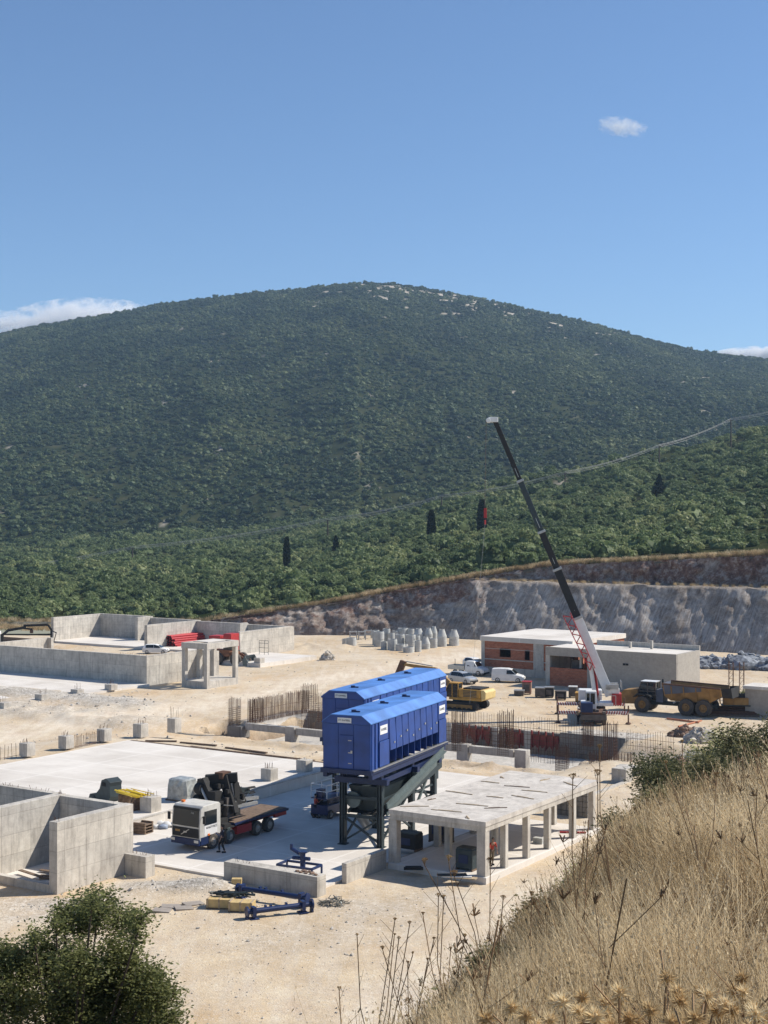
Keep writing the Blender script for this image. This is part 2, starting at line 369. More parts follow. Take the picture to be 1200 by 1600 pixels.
xs = np.concatenate([np.linspace(-400, -75, 30), np.linspace(-72, 64, 300), np.linspace(68, 400, 30)])
ys = np.concatenate([np.linspace(25, 60, 20), np.linspace(60.4, 150, 300), np.linspace(150.6, 290, 170)])
XX, YY = np.meshgrid(xs, ys)
zz, tk, gv, so2 = ground_z(XX, YY, True)
zz = zz-ss(262, 275, YY)*2.0
me = gridmesh('ground', XX, YY, zz, M['ground']); attr(me, 'track', tk); attr(me, 'gravel', gv); attr(me, 'soil_shade', so2)
ground = link('ground', me); tag(ground, kind='structure')
def gz(x, y): return float(ground_z(np.array([x]), np.array([y]))[0])

# ---- cut rock face with a bench
kx = [-300, 0, 300, 380, 430, 500, 620, 740, 860, 1000, 1200, 1500, 1900]
kb = [290, 285, 275, 268, 267, 266, 262, 254, 246, 238, 226, 212, 200]
kt = [.6, .7, 1.2, 3.0, 3.9, 5.1, 7.9, 10.6, 12.9, 13.9, 15.4, 17.5, 20]
def cut_base(px): return np.interp(px, kx, kb)
def cut_top(px): return np.interp(px, kx, kt)
pxs = np.linspace(300, 1750, 420)
prof = []   # rows of (z fraction, dd)
U = (pxs-600)/CF
rows = []; scr = []; rus = []; led = []
nz = 44
for k in range(nz):
    t = k/(nz-1)
    base = cut_base(pxs); top = cut_top(pxs); zb = np.minimum(top*.97, 10.0)
    two = ss(720, 800, pxs)
    if t < .58: z = zb*t/.58; dd = 8.5*z/10; lg = 0
    elif t < .70: z = zb+(t-.58)/.12*.12; dd = 8.5*zb/10+(t-.58)/.12*3.2*two; lg = 1
    else: z = zb+.12+(top-zb-.12)*(t-.70)/.30; dd = 8.5*zb/10+3.2*two+(t-.70)/.30*2.4*(top-zb)/5; lg = 0
    n = fbm(pxs*.035+4, np.full_like(pxs, z.mean()*.35), 5)
    rough = (n*.9+fbm(pxs*.16, z*1.1, 3)*.55)*(0 if lg else 1)*(.6+.6*(1-two*(t < .58)))
    d = base+dd+rough*min(1, t*8)
    y = d; x = U*d
    zz_ = np.where(t == 0, -1.5, z+fbm(pxs*.05, z*0+t*3, 3)*.25*(t > .05))
    rows.append((x, y, zz_)); scr.append((t < .56)*ss(560, 780, pxs)*np.clip(.6+.6*fbm(pxs*.02, z*.2+3), .1, 1)); rus.append(np.clip((t > .6)*1.0+(t > .35)*(1-two)*.9+.45*(1-ss(560, 760, pxs)), 0, 1)); led.append(np.full_like(pxs, .85 if lg else 0)*two)
X = np.array([r[0] for r in rows]); Y = np.array([r[1] for r in rows]); Z = np.array([r[2] for r in rows])
me = gridmesh('rock_face', X, Y, Z, M['rock'], smooth=False); attr(me, 'scraped', scr); attr(me, 'rust', rus); attr(me, 'ledge', led)
tag(link('rock_face', me), kind='structure')
cut_xyz = (X[-1], Y[-1], Z[-1])

# ---- hills and mountain: a single sheet in rings around the viewer, from the cut's edge outward
rx = [-600, 0, 200, 380, 500, 560, 640, 740, 830, 920, 1000, 1150, 1200, 1500, 1900]
rr_ = [905, 880, 870, 852, 838, 825, 800, 772, 752, 733, 712, 690, 668, 600, 540]
cx = [-700, -300, -100, 0, 50, 120, 180, 240, 320, 400, 460, 510, 570, 620, 660, 720, 800, 900, 1000, 1080, 1200, 1400, 1900]
cr = [700, 600, 545, 522, 511, 500, 490, 478, 467, 458, 453, 447, 443, 445, 451, 461, 478, 500, 527, 548, 563, 590, 660]
def terr(px, d):
    cb = cut_base(px); ct = cut_top(px)
    off = 8.5*np.minimum(ct, 10)/10+3.2*ss(720, 800, px)+2.4*np.clip(ct-10, 0, 9)/5+.3
    d0 = cb+off
    rr = np.interp(px, rx, rr_); zr = CH+(800-rr)/CF*680
    zr = zr + 4*fbm(px*.012, px*0+d*.004)
    zs = np.where(px > 560, zr-14*ss(560, 900, px), zr+6)          # saddle behind the near hill
    c = np.interp(px, cx, cr); zc = CH+(800-c)/CF*2300
    t1 = np.clip((d-d0)/(680-d0), 0, 1); z = ct+(zr-ct)*(.35*t1+.65*t1*t1)+1.2*fbm(px*.02, d*.02)*t1
    t2 = ss(680, 900, d); z = np.where(d > 680, zr+(zs-zr)*t2, z)
    t3 = np.clip((d-900)/1400, 0, 1); z = np.where(d > 900, zs+(zc-zs)*(.80*t3+.20*t3*t3*(3-2*t3)), z)
    rav = fbm(px*.010+d*.0012, d*.0016+2, 4)*9*np.sin(np.pi*np.clip(t3, 0, 1))**.8
    z = z+np.where(d > 900, rav, 0)
    t4 = np.clip((d-2300)/900, 0, 1); z = np.where(d > 2300, zc-t4*t4*zc*1.1-t4*20, z)
    return z
us = np.linspace(-520, 1800, 240)
D = np.concatenate([[0, 1.2, 4], np.geomspace(8, 640, 60), np.linspace(680, 2300, 110), np.linspace(2312, 3300, 26)])
UU, DD = np.meshgrid(us, D)
d0 = cut_base(UU)+8.5*np.minimum(cut_top(UU), 10)/10+3.2*ss(720, 800, UU)+2.4*np.clip(cut_top(UU)-10, 0, 9)/5
nn = 63; DR = DD.copy()
for k in range(nn): DR[k] = d0[k]+D[k]*(620-d0[k])/(640.)
ZZ = terr(UU, DR); ZZ[0] -= .5
def bare_mask(px, z, d):
    t = (d-900)/1400
    a = fbm(px*.09, z*.22+d*.003, 4)
    up = ss(.62, .97, t)*np.exp(-((px-690-(1-t)*450)/260)**2)
    thr = .60-.58*up
    s = ss(thr, thr+.1, a+.0)*((up > .05) | (a > .5))
    lo = ss(.66, .70, fbm(px*.07+40, d*.016+9, 4))*(d > 700)*.8
    sp = 0
    for sx, sd, wx, wd in ((876, 610, 9, 12), (1158, 655, 9, 14), (1172, 600, 11, 8), (575, 1000, 4, 9), (560, 1090, 4, 8)): sp = sp+1.3*np.exp(-((px-sx)/wx)**2-((d-sd)/wd)**2)
    return np.clip(np.maximum(np.maximum(s*(d > 800), lo*(d < 2200)), sp), 0, 1)
BM = bare_mask(UU, ZZ, DR)
BM = np.maximum(BM, .4*(1-ss(2, 5+2*fbm(UU*.05, DR*.1), DR-d0)))
me = gridmesh('mountain', (UU-600)/CF*DR, DR, ZZ, M['terrain']); attr(me, 'bare', BM)
mountain = link('mountain', me); tag(mountain, kind='structure')

# ---- woods: crown shapes scattered on the hills by geometry nodes
def crown_mesh(name, nclump, nq, q, mat, seed, squash=.75, core=.62):
    r = np.random.default_rng(seed); V = []; F = []
    def quad(c, s, nrm):
        nrm = nrm/np.linalg.norm(nrm); a = np.cross(nrm, r.normal(size=3)); a /= np.linalg.norm(a); b = np.cross(nrm, a)
        i = len(V); V.extend([c-a*s-b*s*.6, c+a*s-b*s*.6, c+a*s*.7+b*s*.7, c-a*s*.7+b*s*.7]); F.append((i, i+1, i+2, i+3))
    for k in range(nclump):
        t = r.uniform(0, 2*np.pi); ph = r.uniform(-.15, 1); rad = r.uniform(.25, .62)
        cc = np.array([np.cos(t)*rad*np.sqrt(max(0, 1-ph*ph*.8)), np.sin(t)*rad*np.sqrt(max(0, 1-ph*ph*.8)), .38+ph*squash*.42]); cs = r.uniform(.28, .46)
        for j in range(nq):
            nn_ = r.normal(size=3); nn_ /= np.linalg.norm(nn_)
            if nn_[2] < -.5: nn_[2] *= -1
            quad(cc+nn_*cs*r.uniform(.75, 1.05)*np.array([1, 1, .8]), q*r.uniform(.6, 1.3), nn_+r.normal(size=3)*.55)
    # dark inner core keeps the crown closed
    m = MB(); m.blob((0, 0, .36), (core, core, core*.62), 2, .18, seed, 1.5)
    base = len(V); V = [list(map(float, v)) for v in V]+[list(v) for v in m.v]
    me = bpy.data.meshes.new(name); me.from_pydata(V, [], [tuple(f) for f in F]+[tuple(i+base for i in f) for f in m.f]); me.materials.append(mat)
    return bpy.data.objects.new(name, me)
def scatter(name, pts, scl, srcs, label, kind='stuff', sz=None, tilt=.12, rotz=True):
    n = len(pts); me = bpy.data.meshes.new(name); me.vertices.add(n); me.vertices.foreach_set('co', np.asarray(pts, np.float32).ravel())
    a = me.attributes.new('scl', 'FLOAT_VECTOR', 'POINT'); sc = np.stack([scl, scl, scl if sz is None else sz], -1).astype(np.float32); a.data.foreach_set('vector', sc.ravel())
    ro = np.stack([rng.normal(0, tilt, n), rng.normal(0, tilt, n), rng.uniform(0, 6.283, n) if rotz else rng.normal(0, .3, n)], -1).astype(np.float32)
    a = me.attributes.new('rot', 'FLOAT_VECTOR', 'POINT'); a.data.foreach_set('vector', ro.ravel())
    a = me.attributes.new('idx', 'INT', 'POINT'); a.data.foreach_set('value', rng.integers(0, len(srcs), n).astype(np.int32))
    o = bpy.data.objects.new(name, me); col.objects.link(o)
    g = bpy.data.node_groups.new(name+'_scatter', 'GeometryNodeTree'); g.interface.new_socket('Geometry', in_out='INPUT', socket_type='NodeSocketGeometry'); g.interface.new_socket('Geometry', in_out='OUTPUT', socket_type='NodeSocketGeometry')
    N = g.nodes; L = g.links; gi = N.new('NodeGroupInput'); go = N.new('NodeGroupOutput')
    gti = N.new('GeometryNodeGeometryToInstance')
    for s in reversed(srcs):
        oi = N.new('GeometryNodeObjectInfo'); oi.inputs['Object'].default_value = s; oi.inputs['As Instance'].default_value = True; L.new(oi.outputs['Geometry'], gti.inputs[0])
    iop = N.new('GeometryNodeInstanceOnPoints'); iop.inputs['Pick Instance'].default_value = True
    def na(nm, t):
        a = N.new('GeometryNodeInputNamedAttribute'); a.data_type = t; a.inputs[0].default_value = nm; return a.outputs[0]
    L.new(gi.outputs[0], iop.inputs['Points']); L.new(gti.outputs[0], iop.inputs['Instance']); L.new(na('idx', 'INT'), iop.inputs['Instance Index'])
    e2r = N.new('FunctionNodeEulerToRotation'); L.new(na('rot', 'FLOAT_VECTOR'), e2r.inputs[0]); L.new(e2r.outputs[0], iop.inputs['Rotation'])
    L.new(na('scl', 'FLOAT_VECTOR'), iop.inputs['Scale']); L.new(iop.outputs[0], go.inputs[0])
    md = o.modifiers.new('scatter', 'NODES'); md.node_group = g
    return tag(o, label, name.replace('_', ' ').split()[-1], kind=kind)
far_src = [crown_mesh('crown_far', 6, 16, .16, M['wood_far'], s, .75, .66) for s in (1, 2, 3, 4)]
near_src = [crown_mesh('crown_near', 9, 46, .085, M['wood_near'], s+20) for s in (1, 2, 3, 4, 5)]
def wood_pts(n, d1, d2, p1=-140, p2=1340):
    d = np.sqrt(rng.uniform(0, 1, n)*(d2*d2-d1*d1)+d1*d1); px = rng.uniform(p1, p2, n); return px, d
px, d = wood_pts(112000, 860, 2330, -420, 1480)
z = terr(px, d); keep = (bare_mask(px, z, d) < .5) & (rng.random(len(px)) < .62+.5*fbm(px*.03, d*.008))
px, d, z = px[keep], d[keep], z[keep]
s = rng.lognormal(math.log(2.35), .36, len(px)); s = np.clip(s*(1+.25*fbm(px*.05, d*.01)), 1.4, 6.0)
scatter('mountain_wood', np.stack([(px-600)/CF*d, d, z-.1*s], -1), s, far_src, 'dense low oak scrub covering the whole mountain', sz=s*rng.uniform(.8, 1.25, len(px)))
px, d = wood_pts(40000, 262, 880, -420, 1480)
d0 = cut_base(px)+8.5*np.minimum(cut_top(px), 10)/10+3.2*ss(720, 800, px)+2.4*np.clip(cut_top(px)-10, 0, 9)/5
off = 3.2+2.5*fbm(px*.05, px*0)+np.where(px < 420, 2, 0)
keep = (d > d0+off) & (rng.random(len(px)) < .72+.5*fbm(px*.02+5, d*.02)); px, d = px[keep], d[keep]
z = terr(px, d); keep = bare_mask(px, z, d) < .5; px, d, z = px[keep], d[keep], z[keep]
s = rng.lognormal(math.log(1.45), .40, len(px)); s = np.clip(s*(1+.75*fbm(px*.03+7, d*.03)), .7, 5.5)
scatter('hillside_wood', np.stack([(px-600)/CF*d, d, z-.15*s], -1), s, near_src, 'bushy green oak wood on the nearer slope above the rock cut', sz=s*rng.uniform(.8, 1.3, len(px)))

# ---- foreground slope falling from the viewer to the site
fx = [-900, -200, 300, 520, 700, 850, 950, 1040, 1120, 1200, 1320, 1500, 2000]
fr_ = [2300, 2250, 1970, 1810, 1640, 1495, 1385, 1318, 1288, 1268, 1230, 1180, 1100]    # screen height of the crest line
fd = [14, 15, 16, 18, 25, 35, 43, 50, 55, 60, 66, 72, 80]                       # its distance
def fore_z(px, d):
    r = np.interp(px, fx, fr_); ds = np.interp(px, fx, fd)
    zs = CH-(r-800)/CF*ds
    t = np.clip((d-1.5)/(ds-1.5), 0, 1)
    z = 20.9+(zs-20.9)*(t*.80+.20*t*t)
    z = np.where(d > ds, zs-(d-ds)*(.35+.5*ss(0, 8, d-ds)), z)
    x = (px-600)/CF*d
    z = z+.8*fbm(x*.22, d*.22, 3)*np.clip(d/20, .05, 1)+.12*fbm(x*1.1, d*1.1)*np.clip(d/10, .1, 1)
    return z
def m_fore():
    m, n, b, N, L = newmat('dry_slope_soil'); b.inputs['Roughness'].default_value = 1; b.inputs['Specular IOR Level'].default_value = 0
    p = pos(N); c = ramp(N, L, noi(N, L, p, 1.2, 7, .7), [(.3, (.13, .095, .055)), (.5, (.25, .185, .105)), (.7, (.38, .29, .17))])
    L.new(c, b.inputs['Base Color']); bump(N, L, b, noi(N, L, p, 4, 8, .7), .8, .1); return m
us2 = np.linspace(-1000, 2300, 260); D2 = np.geomspace(.6, 190, 190)
U2, DD2 = np.meshgrid(us2, D2); Z2 = fore_z(U2, DD2)
Z2 = np.maximum(Z2, -2.5)
me = gridmesh('hillside', (U2-600)/CF*DD2, DD2, Z2, m_fore()); tag(link('hillside', me), kind='structure')
# ================================================================ structures on the site
def site(name, p, q, z, label, cat, group=None, rz=GR): return empty(name, S(p, q, z), rz, label, cat, group)
M['rust'] = simple('rusty_rebar', (.13, .07, .045), .85, .2, .3, 6)
M['wood'] = simple('weathered_timber', (.40, .31, .20), .85, 0, .3, 5)
M['wooddk'] = simple('dark_timber', (.16, .11, .075), .9, 0, .35, 5)
M['redform'] = simple('red_formwork', (.22, .035, .03), .7, 0, .3, 2)
M['dkgrey'] = simple('dark_brown_grey', (.10, .085, .075), .8, 0, .3, 2)  # plain dark brown-grey for boxes, boards and machine parts
M['conc_dk'] = concrete('shaded_concrete', (.30, .28, .25), (.19, .18, .165), ph=4)  # the pit walls' shade is put into this darker concrete colour
def rebar_tuft(par, cx, cy, w, z0, h, n=8, r=.014, rr=None):
    rr = rr or random
    for i in range(n):
        x = cx+rr.uniform(-w/2, w/2); y = cy+rr.uniform(-w/2, w/2)
        MB().tube((x, y, z0), (x+rr.uniform(-.06, .06), y+rr.uniform(-.06, .06), z0+h*rr.uniform(.5, 1.1)), r, n=4).build('rebar', M['rust'], par)

# slabs
def slab(name, p0, p1, q0, q1, zt, th, label, notch=None):
    o = site(name, (p0+p1)/2, (q0+q1)/2, 0, label, 'slab')
    a, b = (p1-p0)/2, (q1-q0)/2
    MB().box(-a, a, -b, b, zt-th, zt).build('slab_top', M['slab'], o); return o
slab('lower_slab', -69.2, -49.9, 68.8, 107, .12, .6, 'pale concrete yard slab under the flatbed truck and the blue units')
us = slab('upper_slab', -94.5, -69.25, 67.05, 101, .92, 1.4, 'raised pale concrete slab with a row of square stubs along its far left edge')
k = MB().box(-.32, -.02, -16.9, 16.9, .925, 1.02); o = k.build('kerb', M['concp'], us); o.location = (12.62, 0, 0)
slab('far_slab', -186, -126.5, 104, 139.25, .3, .9, 'white concrete floor in front of the long grey wall at the left')
# timber edging lying along the far side of the raised slab
for i, (p, q, l, an) in enumerate([(-90, 101.6, 9, .02), (-84, 101.9, 7, -.03), (-78, 102.0, 9, .01), (-73, 101.5, 6, .04), (-88, 103.6, 4, .12), (-82, 103.2, 5, -.06), (-92, 102.9, 3, .5)]):
    b = MB().box(-l/2, l/2, -.12, .12, .0, .14).build('timber_beam', M['wooddk']); b.location = S(p, q, .93 if q < 101 else gz(*S(p, q)[:2])+.01); b.rotation_euler = (0, 0, GR+an)
    tag(b, ['long dark timber at the left end of the row beyond the raised slab', 'second dark timber from the left beyond the raised slab', 'long dark timber in the middle beyond the raised slab', 'dark timber at the right end of the row beyond the raised slab', 'short dark timber lying farther out behind the left end', 'dark timber lying farther out behind the middle', 'crooked dark timber at the far left corner of the raised slab'][i], 'timber', 'timbers beside the raised slab')

def stub(px, py, z, wd, h, label, group, n=9, reb=.5):
    c = P(px, py, z); o = empty('column_stub', (c.x, c.y+wd*.6, z-.03), GR, label, 'column stub', group)
    MB().box(-wd/2, wd/2, -wd/2, wd/2, 0, h).build('block', M['concp'], o, bevel=.03)
    rebar_tuft(o, 0, 0, wd*.7, h-.02, reb, n); return o
for i, (a, b, t) in enumerate([(40, 1182, 'nearest the left edge, beside a pile of rags'), (101, 1170, 'second from the left on the slab edge'), (161, 1158.5, 'at its far left corner')]):
    stub(a, b, .92, 1.0, 1.15, 'square grey concrete stub with short rebar, '+t, 'stubs on the raised slab')
stub(218, 1152.5, .8, 1.05, 1.3, 'square grey stub in the dirt behind the raised slab, left of the pair', 'stubs behind the raised slab')
stub(271, 1145, .75, 1.0, 1.4, 'square grey concrete stub with tall thin bars, right one of the pair behind the slab', 'stubs behind the raised slab', 5, 1.1)
stub(420, 1221, .92, 1.0, 1.0, 'grey concrete stub on the raised slab edge, above the flatbed truck tail', 'stubs on the raised slab')
stub(475, 1207, .92, 1.0, 1.0, 'grey concrete stub on the raised slab edge, next to the blue unit', 'stubs on the raised slab', 3, .3)
stub(306, 1252, .92, .95, 1.0, 'grey concrete stub just right of the wrapped pallet', 'stubs on the raised slab')
stub(233, 1270, .92, 1.1, 1.1, 'grey concrete stub behind the basin corner under the yellow rods', 'stubs on the raised slab')
for i, (a, b, t) in enumerate([(4, 1108, 'cut by the left picture edge'), (63, 1094.5, 'second from the left'), (119, 1086.5, 'third from the left'), (172, 1078.5, 'closest to the wall corner')]):
    stub(a, b, .3, 1.15, .72, 'low grey stub on the white far floor, '+t, 'stubs on the far floor', 7, .7)
o = stub(974, 1225, 0, 1.3, 1.25, 'big square concrete block beyond the far end of the open shed', None, 2, .2)
k = site('kerb', -48.2, 106, 0, 'low concrete kerb running back from the open shed to the square block', 'kerb'); MB().box(-.15, .15, -6, 5.6, -.3, .22).build('kerb_stone', M['concp'], k)
b = site('concrete_block', -49.5, 115, -.05, 'pale concrete block lying behind the big square block by the pit', 'concrete block'); MB().box(-1.1, 1.1, -.5, .5, 0, .8).build('block', M['concp'], b, bevel=.03)
# rebar curtain between stubs 2 and 3
def curtain(name, a, b, z0, z1, step, label, group=None, rows=(.35, .9), r=.019, var=.15, double=False, rnd=1):
    a, b = Vector(a), Vector(b); L = (b-a).length; dr = (b-a)/L; rr = random.Random(rnd); mb = MB(); x = 0
    o = empty(name, a, 0, label, 'rebar', group)
    while x < L:
        h = z1+rr.uniform(-var, var); t = rr.uniform(-.05, .05)
        p0 = dr*x; mb.tube((p0.x, p0.y, z0), (p0.x+t, p0.y+t*.5, h), r, n=4, cap=False)
        if double: mb.tube((p0.x-.2*dr.y, p0.y+.2*dr.x, z0), (p0.x-.2*dr.y+t, p0.y+.2*dr.x, h), r, n=4, cap=False)
        x += step*rr.uniform(.75, 1.25)
    mb.build('upright_bars', M['rust'], o); mb = MB()
    for hz in rows: mb.tube((0, 0, hz), (dr.x*L, dr.y*L, hz+rr.uniform(-.05, .05)), r, n=4)
    if rows: mb.build('cross_bars', M['rust'], o)
    return o
a = P(104, 1171, .9); b = P(156, 1159.5, .9)
curtain('rebar_curtain', (a.x, a.y+.6, 0), (b.x, b.y+.6, 0), .7, 1.9, .17, 'thin rebar grid between two stubs on the raised slab')
a = P(-10, 1188, .9); b = P(34, 1181, .9); curtain('rebar_curtain', (a.x, a.y+.6, 0), (b.x, b.y+.6, 0), .7, 2.0, .45, 'sparse rebar grid at the left picture edge on the raised slab')
def cage(p, q, z0, z1, w, label, d=None, group='rebar column cages of the foundation', n=6, hoop=.22):
    d = d or w; o = site('rebar_cage', p, q, z0, label, 'rebar cage', group); h = z1-z0; mb = MB(); rr = random.Random(int(p*7+q))
    for i in range(n):
        for j in (0, n-1):
            for (x, y) in ((-w/2+w*i/(n-1), -d/2+d*j/(n-1)), (-w/2+w*j/(n-1), -d/2+d*i/(n-1))):
                mb.tube((x, y, 0), (x+rr.uniform(-.03, .03), y, h*rr.uniform(.93, 1.04)), .023, n=4, cap=False)
    mb.build('bars', M['rust'], o); mb = MB(); z = .1
    while z < h*.68:
        for (x0, y0, x1, y1) in ((-w/2, -d/2, w/2, -d/2), (w/2, -d/2, w/2, d/2), (w/2, d/2, -w/2, d/2), (-w/2, d/2, -w/2, -d/2)): mb.tube((x0, y0, z), (x1, y1, z), .014, n=4, cap=False)
        z += hoop
    mb.build('hoops', M['rust'], o); return o
# ---- foundation pit
fb = [(-99.2, -96.8), (-96.0, -90.6), (-89.3, -80.5), (-79.2, -70), (-68.6, -63.8), (-62.2, -58.3)]
f = site('ground_beam', -78, 121, -.2, 'long grey foundation beam hung over a dark trench in front of the pit', 'foundation beam')
for a, b in fb[1:5]: MB().box(a+78, b+78, -.35, .35, -.5, .2).build('beam', M['concp'], f)
for c in (-90.0, -79.9, -69.3, -63.0): MB().box(c-.6+78, c+.6+78, -.5, .42, -1.6, .3).build('pad', M['concp'], f, bevel=.03)
for c in (-97.0,): MB().box(c-1.0+78, c+.9+78, -.9, .6, -1.4, -.15).build('pad', M['conc_dk'], f, bevel=.03)
pw = site('retaining_wall', -78, 132.5, 0, 'grey retaining wall at the back of the foundation pit', 'retaining wall')
MB().box(-18.3, 13.4, 0, .35, -2.35, -.05).build('rear_wall', M['conc_dk'], pw)
MB().box(13.4, 20.5, -.18, .25, -2.4, .12).build('corner_wall', M['conc_dk'], pw)
MB().box(-18.6, -18.3, -11.3, .35, -2.35, .1).build('side_wall', M['slab'], pw)  # sunlit wall, given a paler material than the shaded walls above
for (x0, x1) in ((2.0, 5.3), (7.2, 9.6), (10.2, 13.2), (-4, -1)):
    m = MB(); m.box(x0, x1, -.16, -.02, -2.3, -.3).build('form_panel', M['redform'], pw); m = MB()
    for i in range(int((x1-x0)/.8)+1): m.box(x0+i*.8-.06, x0+i*.8+.06, -.3, -.16, -2.3, .1)
    m.build('form_stiffener', M['redform'], pw)
for x in (6.1, 9.85, -5.2, .4): MB().box(x-.45, x+.3, -.42, -.01, -2.3, .02).build('pilaster', M['concp'], pw)
MB().box(-18.3, 20.4, -11.4, 0, -2.6, -2.28).build('pit_floor', M['concp'], pw)
c0 = lambda p, q: tuple(S(p, q, 0))
curtain('rebar_curtain', c0(-96, 121.3), c0(-96, 132.4), -.2, 2.4, .16, 'tall dense rebar row on the left side of the pit', rows=(1.2,), rnd=2, double=True)
curtain('rebar_curtain', c0(-88.8, 121), c0(-80.8, 121), 0, 2.2, .19, 'rebar row on the front beam left of the blue units', rows=(1.3,), rnd=3)
curtain('rebar_curtain', c0(-76.2, 121), c0(-68, 121), 0, 2.3, .17, 'rebar mesh on the front beam behind the right end of the blue units', rows=(.4, .8, 1.2, 1.6), rnd=4)
curtain('rebar_curtain', c0(-67, 121.1), c0(-63.5, 121.1), 0, 2.1, .2, 'rebar mesh between the two cages before the red form panels', rows=(.3, .6, .9, 1.2, 1.5), rnd=5)
curtain('rebar_curtain', c0(-75, 131.8), c0(-59, 131.8), -2.2, 1.5, .3, 'thin tall rebar mesh along the back wall of the pit', rows=(-1.8, -1.3, -.8, -.3, .4), rnd=6)
curtain('rebar_curtain', c0(-62.5, 121.2), c0(-57.6, 121.2), -1.0, .6, .3, 'low rebar row before the dark corner wall', rows=(-.5,), rnd=7)
curtain('rebar_curtain', c0(-56.6, 130.5), c0(-51.6, 130.5), -2.0, 1.2, .26, 'square rebar mesh over the gravel bank right of the pit', rows=(-1.5, -.8, -.2, .5), rnd=8)
cage(-97.4, 120.6, -.4, 2.6, .95, 'leftmost rebar column cage of the foundation, on a dark pad')
cage(-95.2, 121.6, 0, 2.6, 1.1, 'second rebar column cage from the left, over a pale pad')
cage(-90.0, 127.0, -.2, 2.9, 1.3, 'rebar column cage in the middle of the left curtain')
cage(-95.8, 132.0, -.2, 3.0, 1.3, 'tall rebar cage next to the rear blue unit')
cage(-80.2, 121, 0, 2.8, 1.2, 'rebar cage on the beam left edge of the blue units')
cage(-69.9, 121, -.6, 3.2, 1.0, 'rebar column cage under the excavator tracks')
cage(-64.9, 121.2, -.6, 3.6, 1.1, 'tall dense rebar cage in front of the open gravel yard')
cage(-58.9, 121, -1.9, .9, .9, 'dark rusty rebar cage at the left end of the corner wall')
cage(-61.0, 131.2, -.8, 1.6, .8, 'rebar cage under the left outrigger of the mobile crane')
cage(-56.9, 127.5, -2.1, 2.3, 1.0, 'tall rebar cage at the right end of the corner wall', hoop=.3)
cage(-53.0, 121.5, -1.6, .7, 1.5, 'squat dark rebar cage beyond the big square block', hoop=.18)
cage(-55.3, 121.0, -1.6, .6, 1.1, 'squat rebar cage left of the darkest one by the block', hoop=.25)

# ---- near basin at lower left
def tops(mb, x0, x1, y, z, n): 
    for i in range(n):
        x = random.uniform(x0, x1); MB().tube((x, y, z-.02), (x+random.uniform(-.1, .1), y+random.uniform(-.1, .1), z+random.uniform(.1, .3)), .012, n=4).build('rebar', M['rust'], mb)
bs = site('concrete_basin', -62.2, 60.5, 0, 'tall board-marked concrete basin walls open towards the viewer, lower left', 'basin')
MB().box(-.65, 0, 0, 6.5, -.6, 4.25).build('wall', M['conc'], bs, bevel=.02)
MB().box(-5.85, -.652, 5.95, 6.5, -.6, 4.22).build('wall', M['conc'], bs)
MB().box(-6.5, -5.852, -12, 6.5, -.6, 4.28).build('wall', M['conc'], bs, bevel=.02)
MB().box(-22, -6.502, 5.95, 6.5, -.6, 4.3).build('wall', M['conc'], bs)
MB().box(-5.85, -.652, -.02, .4, -.6, .5).build('threshold', M['concp'], bs)
MB().box(-5.85, -.652, .402, 5.945, -.5, .14).build('floor', M['slab'], bs)
tops(bs, -.6, -.1, .3, 4.25, 5); tops(bs, -6.4, -5.9, 6.2, 4.28, 8); tops(bs, -12, -7, 6.2, 4.3, 14)
for i, (x, y, an) in enumerate([(-2.6, 2.6, .3), (-2.1, 2.2, .5), (-3.2, 3.0, .1), (-1.8, 3.1, .6), (-3.9, 1.6, -.2)]):
    pl = MB().box(-1.2, 1.2, -.14, .14, 0, .05).build('plank', M['wooddk']); pl.location = S(-62.2+x, 60.5+y, .15+.055*i); pl.rotation_euler = (0, 0, GR+an); tag(pl, ['lowest dark plank of the fan inside the near basin', 'second dark plank from the bottom inside the near basin', 'middle dark plank of the fan inside the near basin', 'second dark plank from the top inside the near basin', 'topmost dark plank inside the near basin'][i], 'plank', 'planks in the near basin')
def lowwall(p, q, x0, x1, y0, y1, h, label, name='low_wall'):
    o = site(name, p, q, -.3, label, 'low wall'); MB().box(x0, x1, y0, y1, 0, h+.3).build('wall', M['conc'], o, bevel=.02); return o
o = lowwall(-62.2, 66.2, .01, 1.75, 0, .85, 1.3, 'short concrete wall stub at the right end of the near basin'); tops(o, .3, 1.6, .4, 1.6, 9)
o = lowwall(-56, 68.3, 0, 7.0, 0, .9, 1.2, 'long low concrete wall with stones on top behind the blue pipe frames'); tops(o, .5, 1.8, .4, 1.5, 8)
m = MB()
for i in range(16): m.blob((5.2+random.uniform(0, 1.6), .45+random.uniform(-.25, .25), 1.55), (.14, .1, .08), 1, .3, i)
m.build('loose_stones', simple('brown_stone', (.25, .16, .11), .9, var=.4), o)
lowwall(-49.75, 71.9, 0, .35, 0, 4.45, 1.2, 'low concrete wall running back to the open shed corner')
